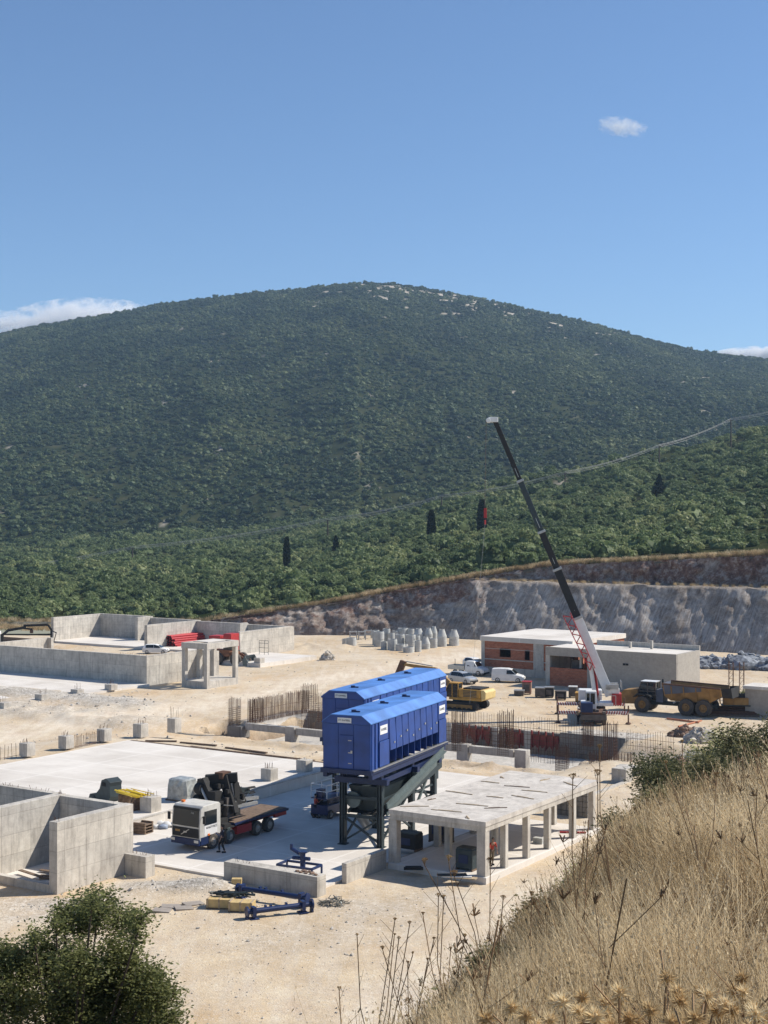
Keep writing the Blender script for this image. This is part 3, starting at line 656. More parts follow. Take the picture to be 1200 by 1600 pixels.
# ---- open shed
pv = site('open_shed', -42.35, 76.5, 0, 'open concrete shed with flat slab roof on square columns', 'shed')
MB().box(-6.95, .1, -.1, 16.3, -.6, .36).build('plinth', M['slab'], pv, bevel=.02)
MB().box(-6.95, .05, -.05, 16.25, 3.42, 3.72).build('roof_slab', M['roofc'], pv)
m = MB(); m.box(-6.9, 0, -.002, .4, 3.1, 3.418); m.box(-6.9, 0, 15.8, 16.202, 3.1, 3.418); m.box(-.4, .003, .402, 15.79, 3.1, 3.418); m.box(-6.903, -6.5, .402, 15.79, 3.1, 3.418); m.box(-6.49, -.41, 8, 8.35, 3.12, 3.418)
m.build('edge_beam', M['conc'], pv)
for (x, y) in [(-.42, .02), (-.42, 2.6), (-.42, 5.6), (-.42, 8.6), (-.42, 12.4), (-.42, 15.5), (-6.8, .02), (-6.8, 5.2), (-6.8, 10), (-6.8, 15.5), (-4.9, 3.4), (-3.2, .9+5.6), (-3.4, 15.5)]:
    w2 = .62 if y < .1 else .44
    MB().box(x-(.2 if y < .1 else 0), x+.4, y, y+w2*.85, .362, 3.098).build('column', M['concp'], pv, bevel=.015)
dp = ['at the near end', 'a quarter of the way back', 'halfway back', 'three quarters back', 'at the far end']; sdn = ['left edge', 'middle', 'right edge']
for i in range(5):
    for j in range(3):
        l = random.uniform(.7, 2.2); pl = MB().box(-l/2, l/2, -.035, .035, 0, .035).box(-l*.3, l*.2, .1, .14, 0, .03).build('plank', M[['wood', 'wooddk', 'wood', 'wood'][(i+2*j) % 4]])
        x = -5.8+j*2.2+random.uniform(-.5, .5); y = .9+i*3.3+random.uniform(-.7, .7); pl.location = S(-42.35+x, 76.5+y, 3.73); pl.rotation_euler = (0, 0, GR+random.choice([.0, .1, 1.3, .6, 2.4])+random.uniform(-.2, .2)); tag(pl, 'timber offcut on the shed roof, %s, %s' % (dp[i], sdn[j]), 'plank', 'timber offcuts on the shed roof')
# ---- far left: long wall with return, gate frame, rear basins
lw = site('long_wall', -127, 139.3, 0, 'long grey concrete wall with a sunlit return, behind the white floor at left', 'wall')
MB().box(-60, -.002, 0, .5, -.5, 3.9).build('wall', M['conc'], lw); MB().box(-.5, 0, .502, 10.2, -.5, 3.9).build('return_wall', M['conc'], lw); MB().box(-.5, 3.2, 10.203, 10.7, -.5, 3.88).build('wall', M['conc'], lw)
tops(lw, -6, -.2, .3, 3.9, 16); tops(lw, -32, -28, .3, 3.9, 6)
gf = site('portal_structure', -118.5, 141.2, 0, 'small open concrete portal frame with roof slab beside the long wall', 'frame')
MB().box(-4.2, 0, 0, 6.3, -.5, .9).build('plinth', M['concp'], gf)
for (x, y) in ((-4.2, 0), (-.55, 0), (-4.2, 5.75), (-.55, 5.75), (-4.2, 2.9)): MB().box(x, x+.55, y, y+.55, .902, 5.0).build('column', M['concp'], gf)
m = MB(); m.box(-4.25, .05, -.05, .55, 5.002, 5.75); m.box(-4.25, .05, 5.7, 6.35, 5.002, 5.75); m.box(-.6, .048, .552, 5.698, 5.002, 5.75); m.box(-4.248, -3.6, .552, 5.698, 5.002, 5.75); m.build('ring_beam', M['concp'], gf)
MB().box(-3.3, -.9, 1.2, 4.8, 5.76, 5.86).build('cover_board', M['slab'], gf)
rb = site('rear_basins', -150, 180, 0, 'row of tall concrete basins in the background left, open towards the yard', 'basin')
def rbw(p0, p1, q0, q1, h=4.0, n='wall'): return MB().box(p0+150, p1+150, q0-180, q1-180, -.4, h).build(n, M['conc'], rb)
rbw(-183, -171, 188.6, 189.2, 4.3); rbw(-171, -160.4, 188.2, 188.8, 4.1); rbw(-159.8, -149, 187.6, 188.2); rbw(-149, -139.6, 187.6, 188.2, 3.9)
rbw(-183.6, -183.002, 177.2, 189.2, 4.3); rbw(-171.3, -170.7, 185, 188.19, 4.35); rbw(-160.4, -159.802, 175.4, 188.8, 4.1); rbw(-140.1, -139.5, 174, 187.59, 4.0); rbw(-149.2, -148.7, 185.6, 187.59, 4.2)
MB().box(-33, -10.5, -3.5, 8.1, -.3, .35).build('floor', M['slab'], rb); MB().box(-10.3, 9.8, -3.5, 7.5, -.3, .3).build('floor', M['slab'], rb)
MB().box(-45, -30, -6.2, -5.7, -.3, .8).build('threshold', M['wooddk'], rb)
fs = site('loading_slab', -137, 171, 0, 'thick pale slab edge with one stub in front of the right rear basin', 'slab')
MB().box(-2.5, 8.5, -6, 8, -.3, .55).build('slab_top', M['slab'], fs); MB().box(7.2, 8.3, -5.8, -4.7, .552, 1.3).build('block', M['concp'], fs)
sw = empty('side_wall', P(0, 1003, 3), GR, 'pale sunlit concrete wall at the far left, above the long wall', 'wall'); c = P(78, 996, 3)
sw.location = (c.x, c.y, 0); MB().box(-.5, 0, -24, 0, -.3, 3).build('wall', M['concp'], sw); MB().box(.002, .8, -.5, 0, -.3, 3).build('wall_return', M['concp'], sw)

# ---- brick building with flat roof and the plastered annexe
def m_brick():
    m, n, b, N, L = newmat('hollow_brick'); b.inputs['Roughness'].default_value = .9; b.inputs['Specular IOR Level'].default_value = .15
    o = N.new('ShaderNodeTexCoord').outputs['Object']; sp = N.new('ShaderNodeSeparateXYZ'); L.new(o, sp.inputs[0]); cb = N.new('ShaderNodeCombineXYZ')
    L.new(mathn(N, L, 'ADD', sp.outputs[0], sp.outputs[1]), cb.inputs[0]); L.new(sp.outputs[2], cb.inputs[1])
    br = N.new('ShaderNodeTexBrick'); br.inputs['Scale'].default_value = 1; br.inputs['Brick Width'].default_value = .33; br.inputs['Row Height'].default_value = .2
    br.inputs['Mortar Size'].default_value = .014; br.inputs['Color1'].default_value = (.46, .165, .09, 1); br.inputs['Color2'].default_value = (.34, .11, .06, 1); br.inputs['Mortar'].default_value = (.30, .21, .16, 1)
    L.new(cb.outputs[0], br.inputs[0]); c = mixc(N, L, .5, br.outputs[0], ramp(N, L, noi(N, L, mapping(N, L, o, (.6, .6, 3.5)), 1.6, 5, .7), [(.35, (.55, .55, .55)), (.65, (1.15, 1.15, 1.15))]), 'MULTIPLY'); L.new(c, b.inputs['Base Color']); return m
M['brick'] = m_brick()
M['dark'] = simple('opening_shade', (.02, .02, .02), .9)  # flat black that paints the shade inside openings
bb = empty('brick_building', (13.6, 200.6, 0), -R(36), 'unfinished brick building with a wide flat concrete roof', 'building')
Wd, Dp = 14.2, 15.4
def wallx(o, x0, x1, y0, y1, z0, z1, holes, name, mat, th=.25):
    # wall along X at y0..y1 with rectangular holes [(x0,x1,z0,z1)]
    m = MB(); xs_ = sorted({x0, x1, *[h[0] for h in holes], *[h[1] for h in holes]})
    for a, b in zip(xs_[:-1], xs_[1:]):
        hs = sorted([h for h in holes if h[0] <= a+1e-6 and h[1] >= b-1e-6], key=lambda h: h[2]); z = z0
        for h in hs:
            if h[2] > z: m.box(a, b, y0, y1, z, h[2])
            z = h[3]
        if z < z1: m.box(a, b, y0, y1, z, z1)
    return m.build(name, mat, o)
MB().box(0, Wd, -.06, .3, -.6, 1.05).build('plinth_wall', M['concp'], bb)
hl = [(3.3, 5.1, 2.6, 3.9), (7.4, 8.15, 2.4, 3.8)]
wallx(bb, .5, 8.3, .0, .24, 1.052, 4.6, [(2.9, 4.7, 2.5, 3.7), (6.9, 7.7, 2.3, 3.7)], 'brick_wall', M['brick'])
wallx(bb, 9.9, 13.6, .0, .24, 1.052, 4.6, [(10.3, 11.2, 2.2, 3.6), (11.9, 12.7, 2.2, 3.6)], 'brick_wall', M['brick'])
for (x0, x1) in ((-.05, .498), (8.302, 9.898), (13.602, 14.25)): MB().box(x0, x1, -.03, .4, 1.052, 4.6).build('column', M['concp'], bb)
m = MB(); m.box(.55, 8.25, -.012, .1, 3.55, 3.62).box(9.95, 13.55, -.012, .1, 1.5, 1.56); m.build('mortar_band', M['concp'], bb)
m = MB(); m.box(.498, 8.3, -.02, .2, 2.05, 2.18); m.box(9.9, 13.6, -.02, .2, 2.05, 2.18); m.build('tie_band', M['concp'], bb)
MB().box(0, .3, .402, Dp-.3, -.4, 4.6).build('side_wall', M['brick'], bb); MB().box(Wd-.3, Wd, .402, Dp-.3, -.4, 4.6).build('side_wall', M['brick'], bb); MB().box(0, Wd, Dp-.29, Dp, -.4, 4.6).build('rear_wall', M['brick'], bb)
MB().box(.302, Wd-.302, .41, Dp-.3, -.3, .1).build('floor', M['concp'], bb)
MB().box(-.15, Wd+.2, -.2, Dp+.2, 4.602, 5.25).build('roof', M['slab'], bb)
an = empty('plastered_annexe', (21.0, 187.2, 0), -R(35), 'grey plastered annexe with roof parapet and a half-open brick porch', 'building')
W2, D2_ = 18.2, 7.2
MB().box(0, .62, 0, .5, -.5, 3.9).build('column', M['concp'], an)
wallx(an, .622, 6.0, .06, .3, -.5, 2.35, [], 'porch_wall', M['brick'])
wallx(an, 6.002, W2, 0, .3, -.5, 3.9, [], 'front_wall', M['plaster'])
MB().box(0, W2, -.03, .35, 3.902, 5.0).build('lintel', M['plaster'], an)
MB().box(W2-.3, W2+.02, .302, D2_, -.5, 4.98).build('end_wall', M['plaster'], an)
MB().box(0, .3, .502, D2_, -.5, 3.9).build('side_wall', M['concp'], an)
wallx(an, .302, W2-.302, D2_-.3, D2_, -.5, 4.2, [(1.2, 2.1, 2.3, 3.5), (2.6, 3.5, 2.3, 3.5), (4.6, 5.6, 2.6, 3.6)], 'rear_wall', M['brick'])
MB().box(4.3, 4.6, 1.2, 1.6, 2.35, 3.9).build('porch_post', M['slab'], an)
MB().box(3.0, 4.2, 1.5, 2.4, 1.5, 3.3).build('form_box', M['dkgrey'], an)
MB().box(0.02, W2-.302, .352, D2_-.02, 4.3, 4.92).build('roof', M['slab'], an)
m = MB(); m.box(3.8, W2+.0, D2_-.02, D2_+.18, 4.4, 5.55); m.build('parapet', M['concp'], an)
for x in (9.2, 12.2): MB().box(x, x+.28, 5.5, 5.8, 4.922, 5.7 if x < 10 else 6.0).build('roof_stub', M['concp'], an)
m = MB(); m.box(11.0, 11.35, -.045, .0, 3.25, 3.5); m.box(11.42, 11.75, -.045, .0, 3.25, 3.5); m.build('vent_shade', M['dark'], an)  # no real openings: black plates paint the shade inside the vents
# low block at far right, rising from the slope
o = empty('roof_hatch', P(1192, 1078, 3), GR, 'small pale flat-roofed block half hidden by scrub at the right edge', 'block'); MB().box(-2, 3, 0, 3, -3, .0).build('wall', M['plaster'], o); MB().box(-2.2, 3.2, -.2, 3.2, .002, .35).build('roof', M['slab'], o)
# ================================================================ blue units on their steel tower
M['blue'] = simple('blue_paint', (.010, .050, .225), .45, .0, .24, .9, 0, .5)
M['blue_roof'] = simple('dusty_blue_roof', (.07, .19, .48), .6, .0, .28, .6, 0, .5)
M['navy'] = simple('dark_blue_paint', (.010, .022, .075), .5, 0, .15)
M['steel'] = simple('dark_green_steel', (.036, .050, .054), .55, .2, .15)
M['steel_lt'] = simple('pale_green_steel', (.12, .15, .145), .5, .2, .15)
M['blk'] = simple('black_rubber', (.022, .021, .020), .8, 0, .2)
M['tyre'] = simple('dusty_tyre', (.085, .074, .062), .9, 0, .3, 5)
M['white'] = simple('white_paint', (.72, .71, .68), .35, 0, .06, 2, 0, .5)
M['signw'] = simple('white_sign', (.75, .74, .70), .5, 0, .03)
M['ink'] = simple('dark_ink', (.03, .03, .035), .6)
M['metal'] = simple('galvanised_steel', (.42, .42, .41), .4, .6, .1)
M['red'] = simple('red_paint', (.38, .028, .028), .5, 0, .2)
M['yel'] = simple('machine_yellow', (.44, .24, .045), .5, 0, .2, 2)
M['yeld'] = simple('worn_yellow', (.27, .155, .05), .7, 0, .35, 1.2)
M['orange'] = simple('orange_plastic', (.75, .18, .02), .5, 0, .05)
M['rim'] = simple('dusty_rim', (.42, .37, .31), .6, .3, .2)
def m_glass():
    m, n, b, N, L = newmat('vehicle_glass'); b.inputs['Base Color'].default_value = (.012, .016, .018, 1); b.inputs['Roughness'].default_value = .07; b.inputs['Specular IOR Level'].default_value = .6; return m
M['glass'] = m_glass()
M['lamp'] = simple('lamp_glass', (.6, .58, .52), .15, 0, .05)
def text(s, size, mat, parent, loc, rot, name='lettering', sx=1.0):
    cu = bpy.data.curves.new('t', 'FONT'); cu.body = s; cu.size = size; cu.align_x = 'CENTER'; cu.align_y = 'CENTER'; cu.extrude = .004
    t = bpy.data.objects.new('t', cu); me = bpy.data.meshes.new_from_object(t); me.name = name; bpy.data.objects.remove(t)
    me.materials.clear(); me.materials.append(mat); o = bpy.data.objects.new(name, me); col.objects.link(o); o.parent = parent; o.location = loc; o.rotation_euler = rot; o.scale = (sx, 1, 1); return o
RB = -R(23.5)
def blue_unit(loc, L, nh, label, wd=3.45):
    o = empty('filter_unit', loc, RB, label, 'filter unit', 'blue filter units')
    H = 3.13; c = .62
    MB().box(0, wd-.5, .03, L, .02, H-.01).box(wd-.5, wd-.02, .05, 2.9, .02, H-.012).box(wd-.5, wd-.02, L-1.65, L-.02, .02, H-.012).build('body', M['blue'], o)
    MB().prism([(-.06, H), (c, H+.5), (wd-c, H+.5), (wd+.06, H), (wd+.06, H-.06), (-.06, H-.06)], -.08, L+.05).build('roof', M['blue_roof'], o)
    MB().prism([(.0, H-.09), (.0, H-.0), (c, H+.44), (wd-c, H+.44), (wd, H-.0), (wd, H-.09)], -.10, -.081).build('gable_plate', M['blue'], o)
    m = MB(); m.box(-.12, wd+.14, -.14, .05, -.24, .05); m.box(wd-.02, wd+.16, .051, L+.05, -.20, -.02); m.box(-.12, 0, .051, L+.05, -.2, .04); m.box(-.12, wd+.14, L+.051, L+.15, -.24, .05); m.build('base_frame', M['navy'], o)
    MB().box(wd+.005, wd+.22, .052, L, -.018, .03).build('walkway_rail', M['metal'], o)
    for (a, b) in ((.08, 1.12), (2.28, wd-.06)): MB().box(a, b, -.0, .028, .1, H-.12).build('end_panel', M['blue'], o, bevel=.02)
    d = MB().box(1.18, 2.22, -.03, .028, .1, 2.28).build('door', M['blue'], o, bevel=.015); MB().box(1.20, 2.20, -.0, .028, 2.33, H-.12).build('end_panel', M['blue'], o, bevel=.015)
    for z in (.45, 1.15, 1.95): MB().box(1.86, 2.1, -.06, -.031, z-.025, z+.025).build('hinge', M['metal'], d)
    MB().box(2.05, 2.17, -.09, -.032, 1.12, 1.3).build('handle', M['metal'], d)
    s = MB().box(1.12, 2.12, -.125, -.102, H-.03, H+.31).build('sign', M['signw'], o); text('ET KAMBEL', .17, M['ink'], s, (1.62, -.13, H+.14), (R(90), 0, 0))
    # long side
    m = MB(); m.box(wd-.019, wd+.03, .2, .5, .05, H-.1); m.box(wd-.019, wd+.05, .72, .95, .05, H-.1); m.build('corner_rib', M['blue'], o)
    for (a, b) in ((1.3, 2.85), (L-1.55, L-.08)):
        MB().box(wd-.018, wd+.1, a, b, .08, 1.75).build('side_panel', M['blue'], o, bevel=.02)
        MB().box(wd-.018, wd+.04, a, b, 1.8, H-.1).build('side_panel', M['blue'], o)
        s = MB().box(wd+.041, wd+.06, a+.15, b-.2, 2.2, 2.78).build('sign', M['signw'], o); text('KAMBEL', .26, M['navy'], s, (wd+.064, (a+b)/2-.02, 2.5), (R(90), 0, R(90)))
    a0, a1 = 3.0, L-1.72; st = (a1-a0)/nh
    for i in range(nh):
        y = a0+i*st; h = MB().prism([(wd-.48, H-.1), (wd+.02, H-.1), (wd+.10, 1.15), (wd+.10, .95), (wd-.1, .95), (wd-.2, 1.2)], y+.07, y+st-.05).build('hood', M['blue'], o)
        MB().box(wd-.49, wd+.06, y-.02, y+.02, .04, H-.1).build('fin', M['blue'], o)
        MB().box(wd+.1, wd+.13, y+st*.6, y+st*.75, 1.35+.5*(i % 3)*.5, 1.47+.5*(i % 3)*.5).build('latch', M['metal'], h)
    for y in ((.12*L, .42*L, .74*L) if L > 14 else (.1*L, .45*L, .74*L)): MB().tube((wd/2-.1, y, H+.5), (wd/2-.1, y, H+.66), .17, .17, 10).box(wd/2-.1, wd/2+.35, y-.06, y+.06, H+.52, H+.6).build('roof_vent', M['navy'], o)
    return o
O1 = Vector((-4.04, 95.3, 5.55)); O2 = Vector((-4.65, 108.0, 5.55))
blue_unit(O1, 13.6, 8, 'nearer and shorter blue louvred filter unit raised on the steel tower')
blue_unit(O2, 16.9, 10, 'rear and longer blue louvred filter unit, mostly behind the nearer one')
def ibeam(m, a, b, w): m.bar(a, b, w*.25, w); m.bar((a[0]-w*.4, a[1], a[2]), (b[0]-w*.4, b[1], b[2]), w*.1, w); m.bar((a[0]+w*.4, a[1], a[2]), (b[0]+w*.4, b[1], b[2]), w*.1, w)
tw = empty('steel_tower', (O1.x, O1.y, .12), RB, 'dark green steel tower with bracing and hopper carrying the nearer blue unit', 'steel tower')
zt = 5.55-.12-.24
for (x, y) in ((.45, 2.2), (3.2, 2.2), (.45, 7.6), (3.2, 7.6), (.45, 11.8), (3.2, 11.8)):
    m = MB(); ibeam(m, (x, y, .02), (x, y, zt-.9), .42); m.box(x-.3, x+.3, y-.3, y+.3, 0, .05); m.build('leg', M['steel'], tw)
    m = MB(); ibeam(m, (x, y, zt-.9), (x, y, zt), .34); m.build('post', M['navy'], tw)
m = MB()
for y in (2.2, 7.6, 11.8): m.box(-.1, 3.75, y-.22, y+.22, zt-1.0, zt-.62)
for x in (.45, 3.2): m.box(x-.12, x+.12, 2.42, 11.6, zt-.98, zt-.64)
m.build('transverse_beam', M['navy'], tw)
m = MB()
for x in (.1, 3.4): m.box(x-.14, x+.14, .1, 13.4, zt-.32, zt-.01)
m.build('bearer', M['navy'], tw)
def br(a, b, w=.13, mat='steel'): MB().bar(a, b, w, w).build('brace', M[mat], tw)
for y in (2.2, 11.8):
    br((.45, y, .2), (3.2, y, 1.9)); br((3.2, y, .2), (.45, y, 1.9)); br((.45, y, 1.95), (3.2, y, 1.95), .2); br((.45, y, 3.2), (3.2, y, 3.2), .2)
for x in (.45, 3.2):
    br((x, 2.3, .3), (x, 7.5, 3.0)); br((x, 7.5, .3), (x, 2.3, 3.0)); br((x, 7.7, 1.0), (x, 11.7, 4.2), .16, 'steel_lt'); br((x, 2.2, 3.1), (x, 7.6, 3.1)); br((x, 7.7, 4.2), (x, 11.7, 1.0), .12); br((x, 7.6, 2.6), (x, 11.8, 2.6), .12)
hp = MB(); 
hp.loft([[Vector((.7, 2.5, 3.95)), Vector((3.0, 2.5, 3.95)), Vector((3.0, 9.6, 3.95)), Vector((.7, 9.6, 3.95))], [Vector((1.4, 3.0, 1.9)), Vector((2.3, 3.0, 1.9)), Vector((2.3, 4.4, 1.9)), Vector((1.4, 4.4, 1.9))]][::-1]).build('hopper', M['steel'], tw)
MB().tube((1.1, 2.35, 3.0), (1.1, 2.6, 3.0), .55, n=20).build('hopper_port', M['steel_lt'], tw)
MB().tube((1.3, 3.1, 1.9), (1.75, 3.4, .9), .38, .30, 14).build('discharge_duct', M['metal'], tw)
for x in (.75, 3.55):
    MB().bar((x, 2.4, 2.75), (x, 12.9, 5.0), .12, .34).bar((x+.12, 2.4, 2.58), (x+.12, 12.9, 4.83), .28, .05).build('inclined_beam', M['steel_lt'], tw)
    MB().bar((x, 2.4, 2.2), (x, 12.9, 4.45), .1, .26).build('inclined_beam', M['steel_lt'], tw)
MB().add([(3.56, 2.4, 2.3), (3.56, 12.6, 4.4), (3.56, 12.6, 3.7), (3.56, 5.4, 2.6), (3.5, 2.4, 2.3), (3.5, 12.6, 4.4), (3.5, 12.6, 3.7), (3.5, 5.4, 2.6)], [(0, 1, 2, 3), (7, 6, 5, 4), (0, 4, 5, 1), (1, 5, 6, 2), (2, 6, 7, 3), (3, 7, 4, 0)]).build('side_sheet', M['steel'], tw)
MB().box(.8, 3.4, 2.5, 12.5, 0, .05, M=Matrix.Translation((0, 0, 2.1)) @ Matrix.Translation((0, 2.5, 0)) @ Matrix.Rotation(R(12.1), 4, 'X') @ Matrix.Translation((0, -2.5, 0))).build('conveyor_belt', M['blk'], tw)
t2 = empty('steel_tower', (O2.x, O2.y, .12), RB, 'rear dark steel tower carrying the longer blue unit, mostly hidden', 'steel tower')
for (x, y) in ((.45, 1.4), (3.1, 1.4), (.45, 8.6), (3.1, 8.6), (.45, 15.4), (3.1, 15.4)):
    m = MB(); ibeam(m, (x, y, gz(*(O2+Vector((.917*x+.399*y, -.399*x+.917*y, 0)))[:2])-.3), (x, y, zt), .4); m.build('leg', M['steel'], t2)
m = MB()
for y in (1.4, 8.6, 15.4): m.box(0, 3.6, y-.2, y+.2, zt-.9, zt-.55)
m.build('transverse_beam', M['navy'], t2); m = MB()
for x in (.1, 3.4): m.box(x-.14, x+.14, .1, 16.6, zt-.32, zt-.01)
m.build('bearer', M['navy'], t2)
for (x, a, b) in ((.45, 1.4, 8.6), (3.1, 1.4, 8.6), (.45, 8.6, 15.4), (3.1, 8.6, 15.4)): MB().bar((x, a, .3), (x, b, 4.2), .14, .14).build('brace', M['steel'], t2)

# ================================================================ vehicles: shared pieces
_wc = {}
def wheel(par, x, y, r, w, rimr=.58, rim='rim', name='wheel', twin=False):
    side = 1 if y > 0 else -1; key = (round(r, 3), round(w, 3), rimr, rim, side)
    if key not in _wc:
        m = MB(); m.lathe((0, 0, 0), [(r*rimr, -w/2), (r*.93, -w/2), (r, -w*.38), (r, w*.38), (r*.93, w/2), (r*rimr, w/2), (r*rimr, -w/2)], 24, axis='Y', cap=False)
        t = m.build('tyre', M['tyre'], smooth=False)
        m = MB(); e = side*w*.46
        m.lathe((0, 0, 0), [(r*rimr, e-.03*side), (r*rimr*.92, e+.01*side), (r*rimr*.55, e-.04*side), (r*rimr*.5, e+.06*side), (r*.16, e+.10*side), (.01, e+.10*side)], 20, axis='Y'); q = m.build('rim', M[rim])
        for ob in (t, q): col.objects.unlink(ob)
        _wc[key] = (t.data, q.data)
    o = link(name, _wc[key][0], par); o.location = (x, y, r); link('rim', _wc[key][1], o); return o
def mirror(o, name, par, dy):     # same mesh on the other side
    c = o.copy(); col.objects.link(c); c.location.y += dy; return c

# ---- flatbed lorry with folded loader crane
tr = empty('flatbed_truck', (-12.35, 96.4, .12), R(-123), 'white cab flatbed truck with red chassis and a folded black loader crane', 'truck')
for x in (0, -1.75, -4.7, -6.05):
    for s in (1, -1): wheel(tr, x, s*1.08, .50, .32 if x > -3 else .42)
cab = MB(); 
cab.prism([(1.38, .72), (1.42, 1.55), (1.30, 2.75), (1.05, 2.98), (-.55, 3.02), (-.72, 2.9), (-.74, .9), (-.55, .9), (-.5, .95), (.5, 1.02), (.62, .72)], -1.22, 1.22).build('cab', simple('dull_white', (.55, .53, .48), .5, 0, .22, 1.2), tr, bevel=.05)  # cab in a greyer, blotchier white than the doors
MB().add([(1.445, -1.12, 1.64), (1.445, 1.12, 1.64), (1.335, 1.08, 2.7), (1.335, -1.08, 2.7), (1.40, -1.12, 1.64), (1.40, 1.12, 1.64), (1.29, 1.08, 2.7), (1.29, -1.08, 2.7)], [(0, 1, 2, 3), (7, 6, 5, 4), (0, 4, 5, 1), (1, 5, 6, 2), (2, 6, 7, 3), (3, 7, 4, 0)]).build('windscreen', M['glass'], tr)
gr = MB().box(1.40, 1.45, -1.12, 1.12, .92, 1.53).build('grille', M['blk'], tr)
m = MB(); m.bar((1.47, -.35, 1.05), (1.47, .35, 1.45), .03, .05); m.box(1.451, 1.475, -.13, .13, 1.2, 1.3); m.build('emblem', M['metal'], gr)
MB().box(1.451, 1.47, -.85, -.45, 1.22, 1.36).build('badge', M['yeld'], gr)
for z in (.06, .12): pass
bp = MB().box(1.30, 1.50, -1.2, 1.2, .42, .84).build('bumper', M['navy'], tr, bevel=.03)
for s in (1, -1): MB().box(1.521, 1.54, s*1.0-.17, s*1.0+.17, .62, .8).build('headlight', M['lamp'], tr)
for s in (1, -1):
    MB().box(-.3, .95, s*1.245-.012, s*1.245+.012, 1.7, 2.62).build('door_window', M['glass'], tr)
    dr = MB().box(-.35, .95, s*1.225-.008, s*1.225+.008, 1.0, 2.62).build('door', M['white'], tr)
    text('ΜΑΚΡΥΝΟΣ', .2, M['ink'], dr, (.2, s*1.237, 1.5), (R(90), 0, R(180) if s > 0 else 0))
    mr = MB().bar((1.2, s*1.25, 2.3), (1.35, s*1.5, 2.3), .04).box(1.28, 1.36, s*1.52-.1, s*1.52+.1, 1.9, 2.4).build('mirror', M['blk'], tr)
    MB().box(.45, .62, s*1.0, s*1.28, .98, 1.1).build('mudguard', M['orange'] if s > 0 else M['blk'], tr)
    MB().box(.55, 1.3, s*1.1, s*1.24, .45, .95).build('step', M['navy'], tr)
MB().box(1.18, 1.36, -1.1, 1.1, 2.71, 2.85).build('sun_visor', M['blk'], tr); m = MB()
text('F 12', .13, M['signw'], tr, (1.37, .55, 2.52), (R(84), 0, R(90)))
MB().box(.55, .75, -.95, -.75, 3.02, 3.14).build('beacon', M['orange'], tr)
m = MB(); m.box(-8.1, .5, .30, .45, .75, 1.0); m.box(-8.1, .5, -.45, -.30, .75, 1.0); m.build('chassis', M['red'], tr)
for s in (1, -1): MB().box(-4.05, -2.45, s*.98-.25, s*.98+.25, .48, 1.02).build('side_locker', M['red'], tr); 
for s in (1, -1): MB().box(-8.1, -6.75, s*1.1-.08, s*1.1+.08, .85, 1.12).build('rear_guard', M['red'], tr); 
MB().box(-8.25, -2.2, -1.27, 1.27, 1.14, 1.28).build('flatbed', M['navy'], tr); MB().box(-8.15, -2.25, -1.15, 1.15, 1.281, 1.33).build('deck_boards', M['wooddk'], tr)
for s in (1, -1): MB().box(-2.3, -1.2, s*1.12-.1, s*1.12+.1, 1.05, 1.16).build('mudguard', M['blk'], tr)
kr = lambda n, m, mat='blk': m.build(n, M[mat], tr)
kr('crane_base', MB().box(-1.9, -.95, -.9, .9, 1.0, 1.7).box(-1.75, -1.1, -1.25, 1.25, 1.1, 1.4))
kr('crane_column', MB().tube((-1.4, .1, 1.7), (-1.4, .1, 2.7), .36, .3, 14).box(-1.75, -1.05, -.3, .5, 2.6, 3.5))
kr('crane_boom', MB().bar((-1.3, .3, 2.2), (-1.35, -.9, 4.2), .5, .62).bar((-1.3, -1.1, 2.2), (-1.3, -.9, 4.2), .35, .5))
kr('crane_boom', MB().bar((-1.7, -.9, 4.15), (-2.9, .9, 4.3), .5, .55).bar((-2.4, .2, 4.4), (-2.5, .9, 1.9), .55, .6), 'blk')
kr('crane_boom', MB().bar((-2.1, -.4, 3.9), (-2.2, -.5, 1.6), .6, .55).bar((-2.75, .75, 3.9), (-2.9, .75, 1.7), .45, .5))
kr('crane_jib', MB().bar((-2.6, .1, 3.4), (-4.9, .25, 3.0), .3, .34).bar((-2.6, -.4, 3.0), (-5.2, -.4, 2.75), .26, .28), 'steel')
kr('crane_jib', MB().bar((-2.6, .6, 2.7), (-5.4, .7, 2.45), .22, .22).bar((-2.5, .9, 2.3), (-5.0, .95, 2.2), .18, .2).bar((-2.5, -.7, 3.6), (-4.6, -.5, 3.6), .16, .16), 'metal')
m = MB(); rq = random.Random(12)
for i in range(46):
    x = rq.uniform(-3.6, -1.1); y = rq.uniform(-.9, .9); z = rq.uniform(1.5, 3.9); m.box(x-.12, x+rq.uniform(.05, .3), y-.1, y+rq.uniform(.05, .25), z-.1, z+rq.uniform(.05, .35))
for i in range(22):
    x = rq.uniform(-5.2, -2.4); y = rq.uniform(-.8, .8); z = rq.uniform(2.0, 3.2); m.bar((x, y, z), (x-rq.uniform(.4, 1.4), y+rq.uniform(-.2, .2), z+rq.uniform(-.3, .2)), .07)
m.build('crane_valve_gear', [M['blk']], tr); m = MB()
for i in range(14):
    x = rq.uniform(-3.4, -1.2); y = rq.uniform(-.9, 1.0); z = rq.uniform(1.6, 3.4); m.bar((x, y, z), (x-rq.uniform(.2, .9), y+rq.uniform(-.5, .5), z+rq.uniform(-.4, .4)), .05)
m.build('crane_fittings', M['metal'], tr)
kr('crane_boom', MB().bar((-2.9, .3, 4.2), (-3.9, .5, 2.3), .5, .5)); kr('crane_column', MB().box(-2.9, -1.9, -.7, .8, 1.7, 3.0), 'dkgrey')
kr('crane_motor', MB().box(-2.9, -2.0, -.35, .35, 4.2, 4.62), 'rust'); kr('crane_winch', MB().tube((-1.1, -1.15, 3.6), (-1.1, -.65, 3.6), .36, n=14).tube((-1.1, -1.3, 2.9), (-1.1, -.8, 2.9), .26, n=12))
m = MB()
